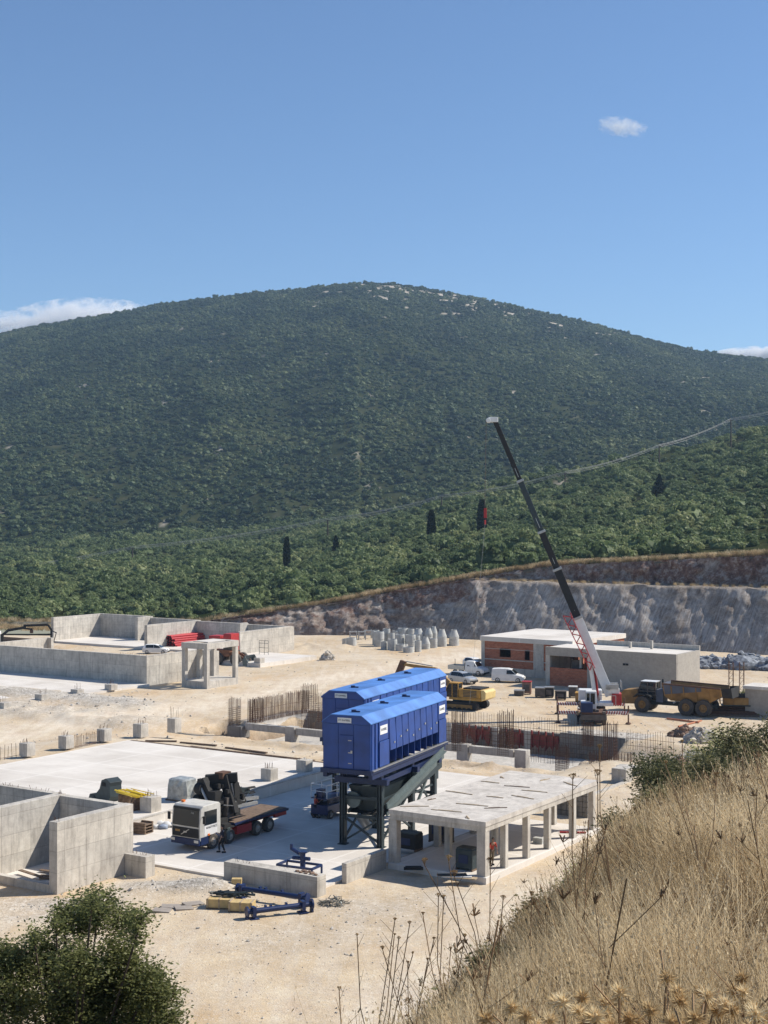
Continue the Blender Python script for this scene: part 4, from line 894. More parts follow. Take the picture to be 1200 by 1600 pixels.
for i in range(10): m.path([(-1.2-.1*i, -.2+.12*i, 2.2+.1*(i % 3)), (-1.6-.12*i, .55+.05*i, 2.9), (-2.3-.1*i, .8, 2.3-.1*(i % 4)), (-2.9-.15*i, .65, 2.9+.1*(i % 3))], .03, 5)
kr('hydraulic_hose', m)
kr('outrigger', MB().box(-1.65, -1.35, -1.3, 1.3, .95, 1.12).box(-1.65, -1.35, 1.12, 1.3, .35, 1.1), 'steel_lt')
kr('hydraulic_ram', MB().tube((-1.05, .35, 2.0), (-1.0, -.75, 3.7), .09, n=8).tube((-2.7, 1.0, 2.1), (-2.5, .7, 3.9), .08, n=8), 'metal')

# ---- items around the lorry
pk = empty('wrapped_pallet', (*S(-72.4, 73.2)[:2], .92), GR, 'grey block-shaped load wrapped in shiny film on the raised slab', 'wrapped pallet')
c = P(283, 1253, .92); pk.location = (c.x, c.y+.8, .92)
m = MB(); rings = []
for z, k in ((.12, 1), (.5, 1.03), (1.1, .98), (1.55, .9), (1.66, .7)):
    rings.append([Vector((k*(.95 if abs(t-.5) < 9 else 1)*1.0*math.copysign(min(1, abs(math.cos(a))*1.35), math.cos(a))+random.uniform(-.05, .05), k*.8*math.copysign(min(1, abs(math.sin(a))*1.35), math.sin(a))+random.uniform(-.05, .05), z)) for t in (0,) for a in [i*math.pi/10 for i in range(20)]])
m.loft(rings).build('film_wrapped_stack', simple('film_wrap', (.33, .34, .32), .25, 0, .35, 3, .5, .7), pk)
MB().box(-1, 1, -.8, -.5, 0, .11).box(-1, 1, .5, .8, 0, .11).build('pallet_skid', M['wooddk'], pk)
hb = empty('steel_chute', (0, 0, .92), GR-.2, 'dark steel chute with a bent throat left of the yellow rods', 'chute'); c = P(168, 1250, .92); hb.location = (c.x, c.y, .92)
MB().prism([(-1.7, 0), (-1.5, .35), (-.7, .5), (-.25, .9), (.0, 1.55), (.55, 1.75), (1.1, 1.5), (1.0, 1.2), (1.1, .4), (.8, 0)], -.55, .55).build('chute_body', M['steel'], hb, bevel=.02)
MB().box(.1, .6, -.57, -.56, 1.15, 1.45).build('chute_hole_shade', M['dark'], hb); MB().box(-1.5, -.9, -.6, .6, .0, .28).build('chute_lip', M['steel'], hb)  # hole is a black plate painting the shade inside
M['yrod'] = simple('bright_yellow', (.72, .52, .03), .5, 0, .1)
yb = empty('rod_bundle', (0, 0, 0), GR-.3, 'bundle of bright yellow rods lying on trestles behind the basin', 'rod bundle'); c = P(210, 1262, .92); yb.location = (c.x, c.y, .92)
m = MB()
for i in range(34):
    y = random.uniform(-.75, .75); z = .95+random.uniform(0, .22); l = random.uniform(1.2, 1.7); m.tube((-l, y, z), (l, y+random.uniform(-.35, .35), z+random.uniform(-.05, .05)), .035, n=5)
m.build('rods', M['yrod'], yb)
for x in (-.9, .9): MB().box(x-.08, x+.08, -.8, .8, 0, .93).build('trestle', M['wooddk'], yb)
for i, (px_, py_) in enumerate([(226, 1292), (222, 1301), (229, 1283)]):
    c = P(px_, py_, .12); o = empty('pallet_stack', (c.x, c.y, .12), GR+.1*i, ['dark pallet pile against the raised slab, middle one', 'dark pallet pile nearest the basin wall', 'dark pallet pile below the yellow rods'][i], 'pallet stack', 'pallet piles by the basin')
    for k in range(4): MB().box(-.6, .6, -.5, .5, .2*k, .2*k+.05).box(-.6, .6, -.5, -.35, .2*k+.05, .2*k+.17).box(-.6, .6, .35, .5, .2*k+.05, .2*k+.17).build('pallet', M['wooddk'], o)
wh = simple('white_sack', (.62, .62, .6), .5, 0, .15)
for i in range(7):
    c = P(236+i*6.4+random.uniform(-2, 2), 1293+random.uniform(-4, 4)-i*.5, .12); r = random.uniform(.22, .4)
    o = MB().blob((0, 0, r*.5), (r*1.3, r, r*.75), 2, .3, i).build('sack', wh if i % 3 else simple('blue_sack', (.28, .33, .42), .5), smooth=True); o.location = (c.x, c.y, .12); tag(o, ['pale sack of the litter closest to the basin wall', 'second pale sack from the basin wall', 'bluish sack left of the middle of the litter', 'white sack in the middle of the litter beside the truck', 'white sack right of the middle of the litter', 'bluish sack second nearest the truck', 'white sack of the litter closest to the truck'][i], 'sack', 'litter of sacks beside the truck')
# ---- blue pipe frames and crates in front of the low wall
M['blue2'] = simple('deep_blue_pipe', (.012, .025, .085), .4, 0, .1)
def pframe(px0, py0, px1, py1, z, label, posts, r=.14):
    a = P(px0, py0, 0); b = P(px1, py1, 0); d = b-a; o = empty('pipe_assembly', (a.x, a.y, gz(a.x, a.y)-.02), math.atan2(d.y, d.x), label, 'pipe frame', 'blue pipe frames on the gravel'); L = d.length
    MB().tube((0, 0, z), (L, 0, z), r, n=14).build('pipe', M['blue2'], o, smooth=False)
    for t in posts:
        q = MB().box(t*L-.1, t*L+.1, -.22, .22, z-.28, z+.25).bar((t*L, 0, 0), (t*L, 0, z), .12, .3).box(t*L-.25, t*L+.25, -.3, .3, 0, .05).build('support', M['blue2'], o)
    for t in (0, 1): MB().tube((t*L-.05, 0, z), (t*L+.05, 0, z), r*2, n=14).build('flange', M['blue2'], o); MB().tube((t*L-.06, 0, z-r*2.4), (t*L+.06, 0, z-r*2.4), r*1.1, n=12).build('end_ring', M['navy'], o)
    for t in (.3, .38, .62): MB().box(t*L-.05, t*L+.05, r*.6, r*2.1, z-.12, z+.2).build('lug', M['blue2'], o)
    return o
pframe(372, 1402, 480, 1418, .55, 'longer deep blue pipe frame lying nearest the low wall', (.06, .92))
pframe(386, 1437, 487, 1424, .42, 'shorter deep blue pipe frame in front, lying over the gravel', (.1, .86), .15)
c = P(467, 1362, .12); bf = empty('pipe_manifold', (c.x, c.y-.3, .12), GR+.1, 'blue pipe manifold on a rectangular skid standing behind the low wall', 'manifold')
m = MB(); m.bar((-1.2, -.6, .5), (1.3, -.6, .5), .13); m.bar((-1.2, .6, .5), (1.3, .6, .5), .13); m.bar((-1.2, -.6, .5), (-1.2, .6, .5), .13); m.bar((1.3, -.6, .5), (1.3, .6, .5), .13)
for x in (-1.2, 1.3):
    for y in (-.6, .6): m.bar((x, y, 0), (x, y, .5), .1)
m.build('skid_frame', M['blue2'], bf); MB().tube((.3, 0, .3), (.3, 0, 1.3), .17, n=12).tube((.1, 0, 1.2), (-.5, 0, 1.45), .12, n=10).tube((-.4, 0, .9), (.8, 0, .95), .12, n=10).build('standpipe', M['blue2'], bf); MB().tube((-.5, -.02, 1.4), (-.5, -.02, 1.75), .1, n=10).lathe((.3, 0, 1.3), [(.01, 0), (.28, 0), (.28, .08), (.01, .08)], 14).build('valve', M['blue2'], bf)
M['pine'] = simple('yellow_timber', (.52, .38, .17), .7, 0, .15, 4)
for i, (px_, py_, l) in enumerate([(345, 1418, 1.5), (378, 1424, 1.4)]):
    c = P(px_, py_, 0); o = empty('crate', (c.x, c.y, gz(c.x, c.y)), R(-9), ['left yellow timber crate under the dark fittings', 'right yellow timber crate under the dark fittings'][i], 'crate', 'yellow crates on the gravel')
    MB().box(-l/2, l/2, -.4, .4, .08, .55).build('box', M['pine'], o, bevel=.01); m = MB()
    for x in (-l/2+.08, 0, l/2-.08): m.box(x-.05, x+.05, -.425, .425, .06, .58)
    m.build('batten', M['wood'], o); MB().box(-l/2, l/2, -.4, -.25, 0, .079).box(-l/2, l/2, .25, .4, 0, .079).build('skid', M['wooddk'], o)
m = MB(); c = P(362, 1416, 0)
for i in range(40): m.tube((random.uniform(-1.3, 1.5), random.uniform(-.35, .35), .6+random.uniform(0, .2)), (random.uniform(-1.3, 1.5), random.uniform(-.35, .35), .6+random.uniform(0, .25)), .04, n=5)
o = m.build('pipe_fittings', M['steel']); o.location = (c.x, c.y, gz(c.x, c.y)); o.rotation_euler = (0, 0, R(-8)); tag(o, 'heap of dark steel fittings and chain lying over the two yellow crates', 'fittings')
for i, (a, b, l, t) in enumerate([(253, 1424, 1.0, 'nearest and smallest'), (267, 1418, 1.05, 'left of the middle'), (287, 1420, 1.0, 'middle, lowest'), (302, 1413, 1.15, 'rightmost, beside the crates')]):
    c = P(a, b, 0); o = MB().box(-l/2, l/2, -.35, .35, 0, .09).build('slate_slab', simple('grey_stone', (.30, .26, .22), .8)); o.location = (c.x, c.y, gz(c.x, c.y)); o.rotation_euler = (R(2), R(3), R(-5+12*i)); tag(o, 'thin grey paving slab lying loose on the gravel, '+t, 'slab', 'loose slabs left of the crates')
c = P(370, 1388, 0); o = MB().box(-.3, .3, -.2, .2, 0, .35).build('small_box', M['pine'], bevel=.02); o.location = (c.x, c.y, gz(c.x, c.y)+.5); tag(o, 'small pale cardboard box at the left end of the low wall', 'box'); o.location.z = gz(c.x, c.y)
c = P(521, 1412, 0); m = MB(); 
for i in range(150):
    a = random.uniform(0, 6.28); r0 = random.random()**.5*.75; x, y = r0*math.cos(a)*1.1, r0*math.sin(a)*.7; z = max(.03, .55*(1-r0/.8))*random.uniform(.6, 1.1); m.bar((x, y, z), (x+random.uniform(-.3, .3), y+random.uniform(-.3, .3), z+random.uniform(-.12, .1)), .035, .02)
o = m.build('scrap_heap', simple('scrap_strap', (.17, .18, .17), .35, .5, .4)); o.location = (c.x, c.y, gz(c.x, c.y)); tag(o, 'tangled heap of grey metal strapping at the right end of the low wall', 'scrap heap')
# ---- blue self-propelled lift beside the tower
c = P(514, 1277, .12); bl = empty('platform_lift', (c.x, c.y+.6, .12), R(-123), 'blue scissor lift with white guard rails parked behind the left tower leg', 'platform lift')
MB().box(-1.3, 1.3, -.75, .75, .3, 1.0).build('chassis', M['blue2'], bl, bevel=.05)
for x in (-.9, .9):
    for s in (1, -1): wheel(bl, x, s*.72, .33, .22)
m = MB()
for k in range(3):
    for y in (-.5, .5): m.bar((-1.0, y, 1.02+.13*k), (1.0, y, 1.15+.13*k), .07); m.bar((1.0, y, 1.02+.13*k), (-1.0, y, 1.15+.13*k), .07)
m.build('scissor_arms', M['navy'], bl); MB().box(-1.3, 1.3, -.72, .72, 1.42, 1.5).build('platform', M['blue2'], bl)
m = MB()
for z in (2.0, 2.5):
    for (a, b) in (((-1.3, -.7), (1.3, -.7)), ((1.3, -.7), (1.3, .7)), ((1.3, .7), (-1.3, .7)), ((-1.3, .7), (-1.3, -.7))): m.tube((*a, z), (*b, z), .03, n=6)
for a in ((-1.3, -.7), (1.3, -.7), (1.3, .7), (-1.3, .7), (0, -.7), (0, .7)): m.tube((*a, 1.5), (*a, 2.5), .03, n=6)
m.build('guard_rail', M['white'], bl); MB().box(.6, 1.1, -.4, .1, 1.5, 2.1).build('control_box', M['blue2'], bl)
# ---- things under the open shed
def lump(name, px_, py_, z, w, d, h, mat, label, cat, rz=GR, legs=False, dy=0):
    c = P(px_, py_, z); o = empty(name, (c.x, c.y+d/2+dy, z), rz, label, cat)
    MB().box(-w/2, w/2, -d/2, d/2, .12 if legs else 0, h).build('housing', mat, o, bevel=.04)
    MB().box(-w/2+.05, w/2-.05, -d/2+.05, d/2-.05, h+.001, h+.08).build('lid', M['steel'], o)
    m = MB(); m.box(-w*.3, w*.25, -d/2-.03, -d/2-.001, h*.35, h*.75); m.build('panel', M['navy'], o)
    if legs: MB().box(-w/2, -w/2+.1, -d/2, d/2, 0, .119).box(w/2-.1, w/2, -d/2, d/2, 0, .119).build('skid', M['wooddk'], o)
    return o
lump('generator', 731, 1361, .36, 1.2, .9, 1.3, M['steel'], 'dark generator standing behind the nearest shed column', 'generator', legs=True)
lump('tool_chest', 690, 1318, .36, 1.5, .9, 1.7, M['dkgrey'], 'big dark site cabinet at the back of the open shed', 'cabinet', legs=True)
lump('compressor', 640, 1330, .36, 1.5, 1.0, 1.1, M['blk'], 'black machine between the two left shed columns', 'machine', legs=True)
c = P(646, 1358, .36); o = MB().box(-.6, .6, -.3, .3, 0, .06).box(-.5, .5, -.25, .25, .06, .14).build('drain_grate', M['blk']); o.location = (*c[:2], .37); tag(o, 'black grate lying on the shed floor near the front left column', 'grate')
c = P(722, 1372, .36)
for i in range(3):
    pl = MB().box(-.9, .9, -.25, .25, 0, .05).build('board', M[['wood', 'white', 'steel'][i]]); pl.location = (c.x-.3*i, c.y+.1*i, .37+.06*i); pl.rotation_euler = (0, 0, .2*i-.3); tag(pl, ['bare timber board at the bottom of the pile by the near shed column', 'white board in the middle of the pile by the near shed column', 'dark board on top of the pile by the near shed column'][i], 'board')
for i, (a, b, w_) in enumerate([(851, 1322, 1.4), (897, 1278, 2.6)]):
    c = P(a, b, .36 if i == 0 else 0); o = empty('block_pile', (c.x, c.y+.6, .36 if i == 0 else gz(c.x, c.y)), GR, ['low heap of pale stone blocks inside the shed between right columns', 'neat stack of hollow concrete blocks seen through the far right shed bays'][i], 'block pile')
    nb = 0
    for k in range(2 if i == 0 else 5):
        for j in range(3 if i == 0 else 6):
            MB().box(-w_/2+j*w_/6, -w_/2+(j+.92)*w_/6, -.2, .2, .2*k*(1 if i == 0 else 2), .2*k*(1 if i == 0 else 2)+(.19 if i == 0 else .37)).build('block', M['ringc'] if i == 0 else M['conc_dk'], o)
c = P(895, 1302, .36); o = MB().box(-.9, .9, -.06, .06, 0, .12).build('red_beam', M['red']); o.location = (c.x, c.y, .37); o.rotation_euler = (0, 0, -.1); tag(o, 'red bar lying across the shed floor near its far right end', 'bar')
# planks against basin wall: thin prop frame drawn as dark lines
# ================================================================ heavy machines
def W(x, y): return Vector((x, y, gz(x, y)))
# ---- tracked excavator
ex = empty('excavator', (9.4, 165, gz(9.4, 165)), R(150), 'yellow tracked excavator standing behind the right end of the blue units', 'excavator')
for s in (1, -1):
    m = MB(); pr = []
    for i in range(20):
        t = 2*math.pi*i/20; pr.append(((1.75 if math.cos(t) > 0 else -1.75)+.46*math.cos(t), .47+.46*math.sin(t)))
    t_ = m.prism(pr, s*1.35-.3, s*1.35+.3).build('track', M['blk'], ex)
    m = MB(); m.box(-1.6, 1.6, s*1.66-.02, s*1.66+.02, .3, .62)
    for i in range(6): m.tube((-1.5+.6*i, s*1.6, .3), (-1.5+.6*i, s*1.7, .3), .13, n=10)
    m.build('track_frame', M['yeld'], t_)
MB().box(-1.2, 1.2, -1.0, 1.0, .5, 1.05).build('undercarriage', M['steel'], ex)
MB().box(-2.6, 1.5, -1.35, 1.35, 1.1, 1.35).build('deck', M['yel'], ex)
b_ = MB().box(-2.5, .3, -1.32, 1.32, 1.352, 2.35).build('engine_housing', M['yel'], ex, bevel=.08)
for s in (1, -1):
    m = MB()
    for i in range(5): m.box(-2.0, -.3, s*1.34-.01, s*1.34+.01, 1.5+.16*i, 1.58+.16*i)
    m.build('louvre', M['steel'], b_)
MB().prism([(-2.6, 1.12), (-3.1, 1.35), (-3.15, 2.1), (-2.9, 2.35), (-2.52, 2.35)], -1.33, 1.33).build('counterweight', simple('pale_yellow', (.62, .47, .2), .6), ex, bevel=.05)
MB().box(-2.4, -.2, -1.1, 1.1, 2.351, 2.5).build('engine_cover', M['blk'], ex)
cb_ = MB().prism([(.35, 1.36), (.35, 2.95), (1.5, 2.95), (1.9, 2.3), (1.9, 1.36)], .35, 1.32).build('cab', M['glass'], ex, bevel=.03)
m = MB()
for y in (.33, 1.33):
    for a, b in (((.35, 1.36), (.35, 2.95)), ((.35, 2.95), (1.5, 2.95)), ((1.5, 2.95), (1.9, 2.3)), ((1.9, 2.3), (1.9, 1.36)), ((1.1, 1.36), (1.1, 2.95))): m.bar((a[0], y, a[1]), (b[0], y, b[1]), .07)
m.box(.3, 1.5, .3, 1.36, 2.95, 3.03); m.build('cab_frame', M['yel'], cb_)
MB().prism([(.9, 1.5), (1.3, 1.4), (4.2, 3.9), (8.3, 4.5), (8.3, 4.75), (3.9, 4.45), (.9, 2.1)], -.3, .1).build('boom', M['yeld'], ex, bevel=.03)
MB().prism([(7.9, 4.9), (8.6, 5.1), (9.6, 2.9), (8.9, 2.6)], -.3, .1).build('stick', M['rust'], ex)
MB().prism([(8.8, 2.4), (9.5, 2.3), (9.7, 1.5), (9.1, .8), (8.3, .9), (8.6, 1.4)], -.6, .4).build('bucket', M['rust'], ex)
MB().tube((1.6, -.1, 1.7), (3.6, -.1, 3.5), .1, n=8).tube((4.4, -.1, 4.6), (7.9, -.1, 4.95), .06, n=8).build('hydraulic_ram', M['metal'], ex)
# ---- articulated dump truck
ad = empty('dump_truck', W(29.65, 162.6), R(150), 'articulated six-wheel dump truck with dusty yellow and grey-blue tipping body', 'dump truck')
M['skipin'] = simple('blue_grey_body', (.10, .115, .15), .7, 0, .2, 1)
for x in (0, -5.05, -7.0):
    for s in (1, -1): wheel(ad, x, s*1.25, .92, .62, .5, 'yeld')
MB().prism([(.6, .9), (2.5, .8), (2.75, 1.0), (2.75, 2.0), (2.4, 2.35), (.7, 2.55)], -1.0, 1.0).build('bonnet', M['yeld'], ad, bevel=.06)
MB().box(2.76, 2.85, -1.1, 1.1, .7, 1.15).build('bumper', M['yeld'], ad)
MB().box(2.76, 2.79, -.8, .8, 1.2, 1.95).build('grille', M['blk'], ad)
for s in (1, -1): MB().prism([(-1.15, 1.55), (-1.0, 1.95), (-.4, 2.12), (.6, 2.12), (1.1, 1.7), (.9, 1.68), (.5, 1.98), (-.4, 1.98), (-.9, 1.85), (-1.05, 1.5)], s*1.28-.35, s*1.28+.35).build('mudguard', M['blk'], ad)
cb_ = MB().prism([(-1.3, 1.9), (-1.3, 3.3), (.35, 3.3), (.65, 2.5), (.65, 1.9)], -.75, .75).build('cab', M['glass'], ad, bevel=.02)
m = MB(); m.box(-1.4, .5, -.82, .82, 3.3, 3.4); 
for y in (-.76, .76):
    for a, b in (((-1.3, 1.9), (-1.3, 3.3)), ((.35, 3.3), (.65, 2.5)), ((.65, 2.5), (.65, 1.9)), ((-.4, 1.9), (-.4, 3.3)), ((-1.3, 2.35), (.65, 2.35)), ((-1.3, 1.95), (.65, 1.95))): m.bar((a[0], y, a[1]), (b[0], y, b[1]), .09)
m.build('cab_frame', M['dkgrey'], cb_); MB().box(-1.35, .45, -.78, .78, 3.402, 3.45).build('cab_roof', M['white'], ad)
MB().box(-2.2, -1.4, -.8, .8, 1.2, 2.6).build('tank', M['skipin'], ad); MB().tube((-1.6, -.9, 2.0), (-1.6, -.9, 3.6), .1, n=8).build('exhaust', M['blk'], ad)
m = MB(); m.box(-8.2, .8, -.35, .35, .85, 1.25); m.box(-5.6, -4.5, -1, 1, .75, 1.1); m.box(-7.5, -6.5, -1, 1, .75, 1.1); m.build('chassis', M['steel'], ad)
pts = [(-2.35, 3.35), (-2.5, 2.0), (-3.2, 1.62), (-7.6, 1.62), (-9.6, 2.55), (-9.9, 3.1)]
for s in (1, -1): 
    MB().add([(-2.35, s*1.55, 3.35), (-2.5, s*1.2, 2.0), (-3.2, s*1.05, 1.5), (-7.6, s*1.05, 1.5), (-9.0, s*1.25, 2.3), (-9.0, s*1.6, 3.15)]+[(-2.35, s*1.47, 3.35), (-2.5, s*1.12, 2.0), (-3.2, s*.97, 1.5), (-7.6, s*.97, 1.5), (-9.0, s*1.17, 2.3), (-9.0, s*1.52, 3.15)], [(0, 1, 2, 3, 4, 5), (11, 10, 9, 8, 7, 6)]+[(i, (i+1) % 6, 6+(i+1) % 6, 6+i) for i in range(6)]).build('body_side', M['yeld'], ad)
    MB().bar((-2.35, s*1.62, 3.4), (-9.0, s*1.66, 3.2), .16, .16).build('body_rail', M['rust'], ad)
    MB().add([(-2.5, s*1.60, 3.3), (-2.6, s*1.33, 2.2), (-6.8, s*1.5, 2.75), (-6.8, s*1.62, 3.2), (-2.5, s*1.57, 3.3), (-2.6, s*1.3, 2.2), (-6.8, s*1.47, 2.75), (-6.8, s*1.59, 3.2)], [(0, 1, 2, 3), (7, 6, 5, 4), (0, 4, 5, 1), (1, 5, 6, 2), (2, 6, 7, 3), (3, 7, 4, 0)]).build('side_plate', M['skipin'], ad)
    m = MB()
    for x in (-3.4, -4.8, -6.2, -7.6, -8.8): m.bar((x, s*1.1, 1.55), (x, s*1.62, 3.15), .12, .1)
    m.build('body_rib', M['yeld'], ad)
    MB().tube((-3.4, s*.8, 1.2), (-4.6, s*1.05, 2.0), .1, n=8).build('hydraulic_ram', M['metal'], ad)
MB().add([(-2.35, -1.5, 3.4), (-2.35, 1.5, 3.4), (-2.55, 1.1, 2.0), (-2.55, -1.1, 2.0), (-2.27, -1.5, 3.4), (-2.27, 1.5, 3.4), (-2.47, 1.1, 2.0), (-2.47, -1.1, 2.0)], [(0, 1, 2, 3), (7, 6, 5, 4), (0, 4, 5, 1), (1, 5, 6, 2), (2, 6, 7, 3), (3, 7, 4, 0)]).build('headboard', M['skipin'], ad)
MB().prism([(-3.2, 1.5), (-7.6, 1.5), (-9.9, 2.75), (-9.95, 2.9), (-7.5, 1.62), (-3.2, 1.62), (-2.55, 2.1), (-2.5, 1.9)], -1.04, 1.04).build('body_floor', M['skipin'], ad)
MB().add([(-9.02, -1.65, 3.2), (-9.02, 1.65, 3.2), (-10.1, 1.5, 3.3), (-10.1, -1.5, 3.3), (-10.25, 1.35, 2.2), (-10.25, -1.35, 2.2), (-9.1, 1.3, 2.2), (-9.1, -1.3, 2.2)], [(2, 3, 5, 4), (1, 2, 4, 6), (0, 7, 5, 3)]).build('tailgate', M['blk'], ad)
# ---- mobile crane
ck = empty('mobile_crane', W(22.6, 156.5), R(84), 'white and red truck crane on striped outriggers with a long dark boom raised', 'mobile crane')
for x in (-4.0, -2.5, 1.2, 2.6, 4.2):
    for s in (1, -1): wheel(ck, x, s*1.12, .6, .45)
MB().box(-4.9, 5.4, -1.3, 1.3, .85, 1.35).build('carrier', M['rust'], ck, bevel=.03); MB().box(-5.0, -4.6, -1.35, 1.35, .55, 1.1).build('rear_bumper', M['dkgrey'], ck)
MB().box(4.2, 5.8, -1.3, 1.3, 1.0, 2.6).build('driver_cab', M['white'], ck, bevel=.1)
MB().box(-5.1, -4.2, .1, 1.35, 1.36, 2.35).build('tool_box', M['navy'], ck, bevel=.03)
M['stripe_r'] = simple('red_stripe', (.30, .045, .04), .6, 0, .1); 
def outr(x, y0, y1):
    m = MB(); n = 9; w = (y1-y0)/n
    m.box(x-.14, x+.14, min(y0, y1), max(y0, y1), .98, 1.26)
    o = m.build('outrigger_beam', M['white'], ck); m = MB()
    for i in range(n): 
        a = y0+i*w; m.add([(x-.15, a, .975), (x-.15, a+w*.5, .975), (x-.15, a+w*.9, 1.265), (x-.15, a+w*.4, 1.265), (x+.15, a, .975), (x+.15, a+w*.5, .975), (x+.15, a+w*.9, 1.265), (x+.15, a+w*.4, 1.265)], [(0, 1, 2, 3), (7, 6, 5, 4), (0, 4, 5, 1), (1, 5, 6, 2), (2, 6, 7, 3), (3, 7, 4, 0)])
    m.build('warning_stripe', M['stripe_r'], o)
    MB().tube((x, y1, .05), (x, y1, 1.9), .08, n=8).tube((x, y1, 0), (x, y1, .12), .34, .2, 12).build('jack_leg', M['rust'], ck)
for x in (-3.3, 3.4): outr(x, 1.3, 3.7); outr(x, -1.3, -3.7)
# superstructure turned so the boom points to the left of the view
ZS = 1.5
def kp(n, m, mat, bev=0): return m.build(n, M[mat] if isinstance(mat, str) else mat, ck, bevel=bev)
m = MB(); rq = random.Random(21)
for i in range(40):
    x = rq.uniform(-5.0, 3.5); y = rq.uniform(-1.4, 1.4); z = rq.uniform(.5, 1.5); m.box(x-.15, x+rq.uniform(.1, .5), y-.1, y+rq.uniform(.1, .3), z-.1, z+rq.uniform(.1, .3))
m.build('carrier_shade_gear', M['dkgrey'], ck)  # random clutter, coloured dark to stand for the shade under the crane
kp('hand_rail', MB().path([(-3.0, -2.4, 1.9), (-3.0, -2.4, 2.9), (-3.0, -.6, 2.9), (-3.0, -.6, 1.9)], .03, 5).path([(.6, -3.1, 3.4), (.6, -3.1, 4.2), (-1.6, -3.1, 4.2), (-1.6, -3.1, 3.4)], .03, 5), 'metal')
kp('slewing_ring', MB().tube((-.6, 0, 1.35), (-.6, 0, 1.6), .9, n=20), 'dkgrey')
kp('turntable', MB().box(-1.7, .6, -2.2, 1.2, 1.6, 1.95), 'white', .03)
kp('crane_cab', MB().prism([(-2.75, 1.3), (-2.75, 3.3), (-1.85, 3.35), (-1.8, 1.3)], -.35, .75), 'white', .05)
kp('cab_window', MB().box(-2.78, -2.751, -.2, .25, 1.95, 3.1).box(-2.5, -1.95, .752, .775, 1.95, 3.1).box(-2.78, -2.751, .35, .68, 2.3, 3.1), 'glass')
kp('counterweight', MB().box(-1.5, .5, -3.1, -2.1, 1.7, 2.9), 'red', .04)
kp('winch_frame', MB().box(-1.3, .3, -2.9, -1.6, 2.9, 3.4).tube((-1.4, -2.3, 3.3), (.4, -2.3, 3.3), .35, n=14), 'white', .03)
kp('winch_detail', MB().tube((-1.5, -1.7, 3.5), (.5, -1.7, 3.5), .22, n=12).box(-1.5, -1.3, -2.8, -1.4, 3.4, 3.9).box(.3, .5, -2.8, -1.4, 3.4, 3.9), 'metal')
# boom lies in the plane across the carrier: local +Y points left, so direction = (0, cos, sin)
ba = R(67.4); bd = Vector((-.0, math.cos(ba), math.sin(ba))); f0 = Vector((-.5, -1.75, 3.0)); nrm = Vector((0, -bd.z, bd.y))
def sect(n, a, b, w, h, mat, bev=.03, off=0):
    o = MB().bar(f0+bd*a+nrm*off, f0+bd*b+nrm*off, w, h).build(n, M[mat] if isinstance(mat, str) else mat, ck, bevel=bev); return o
sect('base_boom', -.4, 8.6, .75, 1.0, 'white'); sect('boom_section', 8.2, 14.2, .66, .85, 'blk'); sect('boom_section', 14.0, 18.6, .56, .72, 'blk'); sect('boom_section', 18.4, 24.6, .48, .62, 'steel'); sect('boom_section', 24.4, 31.9, .40, .52, 'blk')
for a, w in ((8.5, 1.1), (14.2, .95), (18.6, .85), (24.6, .75)): sect('boom_collar', a, a+.28, w*.85, w*1.05, 'metal')
for a in (9.5, 15, 19.2, 25.2): MB().bar(f0+bd*a-Vector((.32 if a < 20 else .25, 0, 0)), f0+bd*(a+4), .03, .05).build('boom_edge_strip', M['metal'], ck)
hd = MB(); tip = f0+bd*31.9; hd.box(tip.x-.3, tip.x+.3, tip.y-.35, tip.y+.7, tip.z-.2, tip.z+.35); hd.tube((tip.x-.45, tip.y+.7, tip.z), (tip.x+.45, tip.y+.7, tip.z), .26, n=12); kp('boom_head', hd, 'white', .05)
kp('luffing_ram', MB().tube((-.5, -.4, 1.9), f0+bd*6.0+nrm*.0, .24, .2, 12), 'white'); kp('ram_rod_sheath', MB().tube((-.1, -.7, 1.9), f0+bd*4.6+Vector((.4, 0, 0)), .16, n=8), 'red')
# folded red lattice jib beside the base boom
m = MB(); A0 = f0+bd*2.6-nrm*-.0+Vector((-.6, .75, .1)); A1 = f0+bd*9.0+Vector((-.6, 1.05, .1)); dj = (A1-A0).normalized(); sj = Vector((0, -dj.z, dj.y))
cs = [A0, A1]; wj0, wj1 = .28, .42
for sx in (-.25, .25):
    for sy in (-1, 1): m.tube(A0+Vector((sx, 0, 0))+sj*sy*wj0, A1+Vector((sx, 0, 0))+sj*sy*wj1, .05, n=5)
n_ = 12
for i in range(n_):
    a, b = i/n_, (i+1)/n_; pa, pb = A0.lerp(A1, a), A0.lerp(A1, b); wa, wb = wj0+(wj1-wj0)*a, wj0+(wj1-wj0)*b
    for sx in (-.25, .25): m.tube(pa+Vector((sx, 0, 0))+sj*wa*(1 if i % 2 else -1), pb+Vector((sx, 0, 0))-sj*wb*(1 if i % 2 else -1), .035, n=4)
    m.tube(pa+Vector((-.25, 0, 0))+sj*wa, pb+Vector((.25, 0, 0))+sj*wb, .03, n=4); m.tube(pa+Vector((-.25, 0, 0))-sj*wa, pb+Vector((.25, 0, 0))-sj*wb, .03, n=4)
kp('lattice_jib', m, 'red')
hk = Vector((-.5, tip.y+.95, tip.z)); hb_z = 21.6
kp('hoist_rope', MB().tube(hk, (hk.x, hk.y+.15, hb_z+1.4), .03, n=5).tube(hk+Vector((.2, 0, 0)), (hk.x+.1, hk.y+.15, hb_z+1.4), .03, n=5), 'dkgrey')
kp('hook_block', MB().box(hk.x-.15, hk.x+.25, hk.y-.05, hk.y+.25, hb_z+.2, hb_z+1.3).tube((hk.x+.05, hk.y+.12, hb_z-.5), (hk.x+.05, hk.y+.12, hb_z), .1, n=8), 'red')
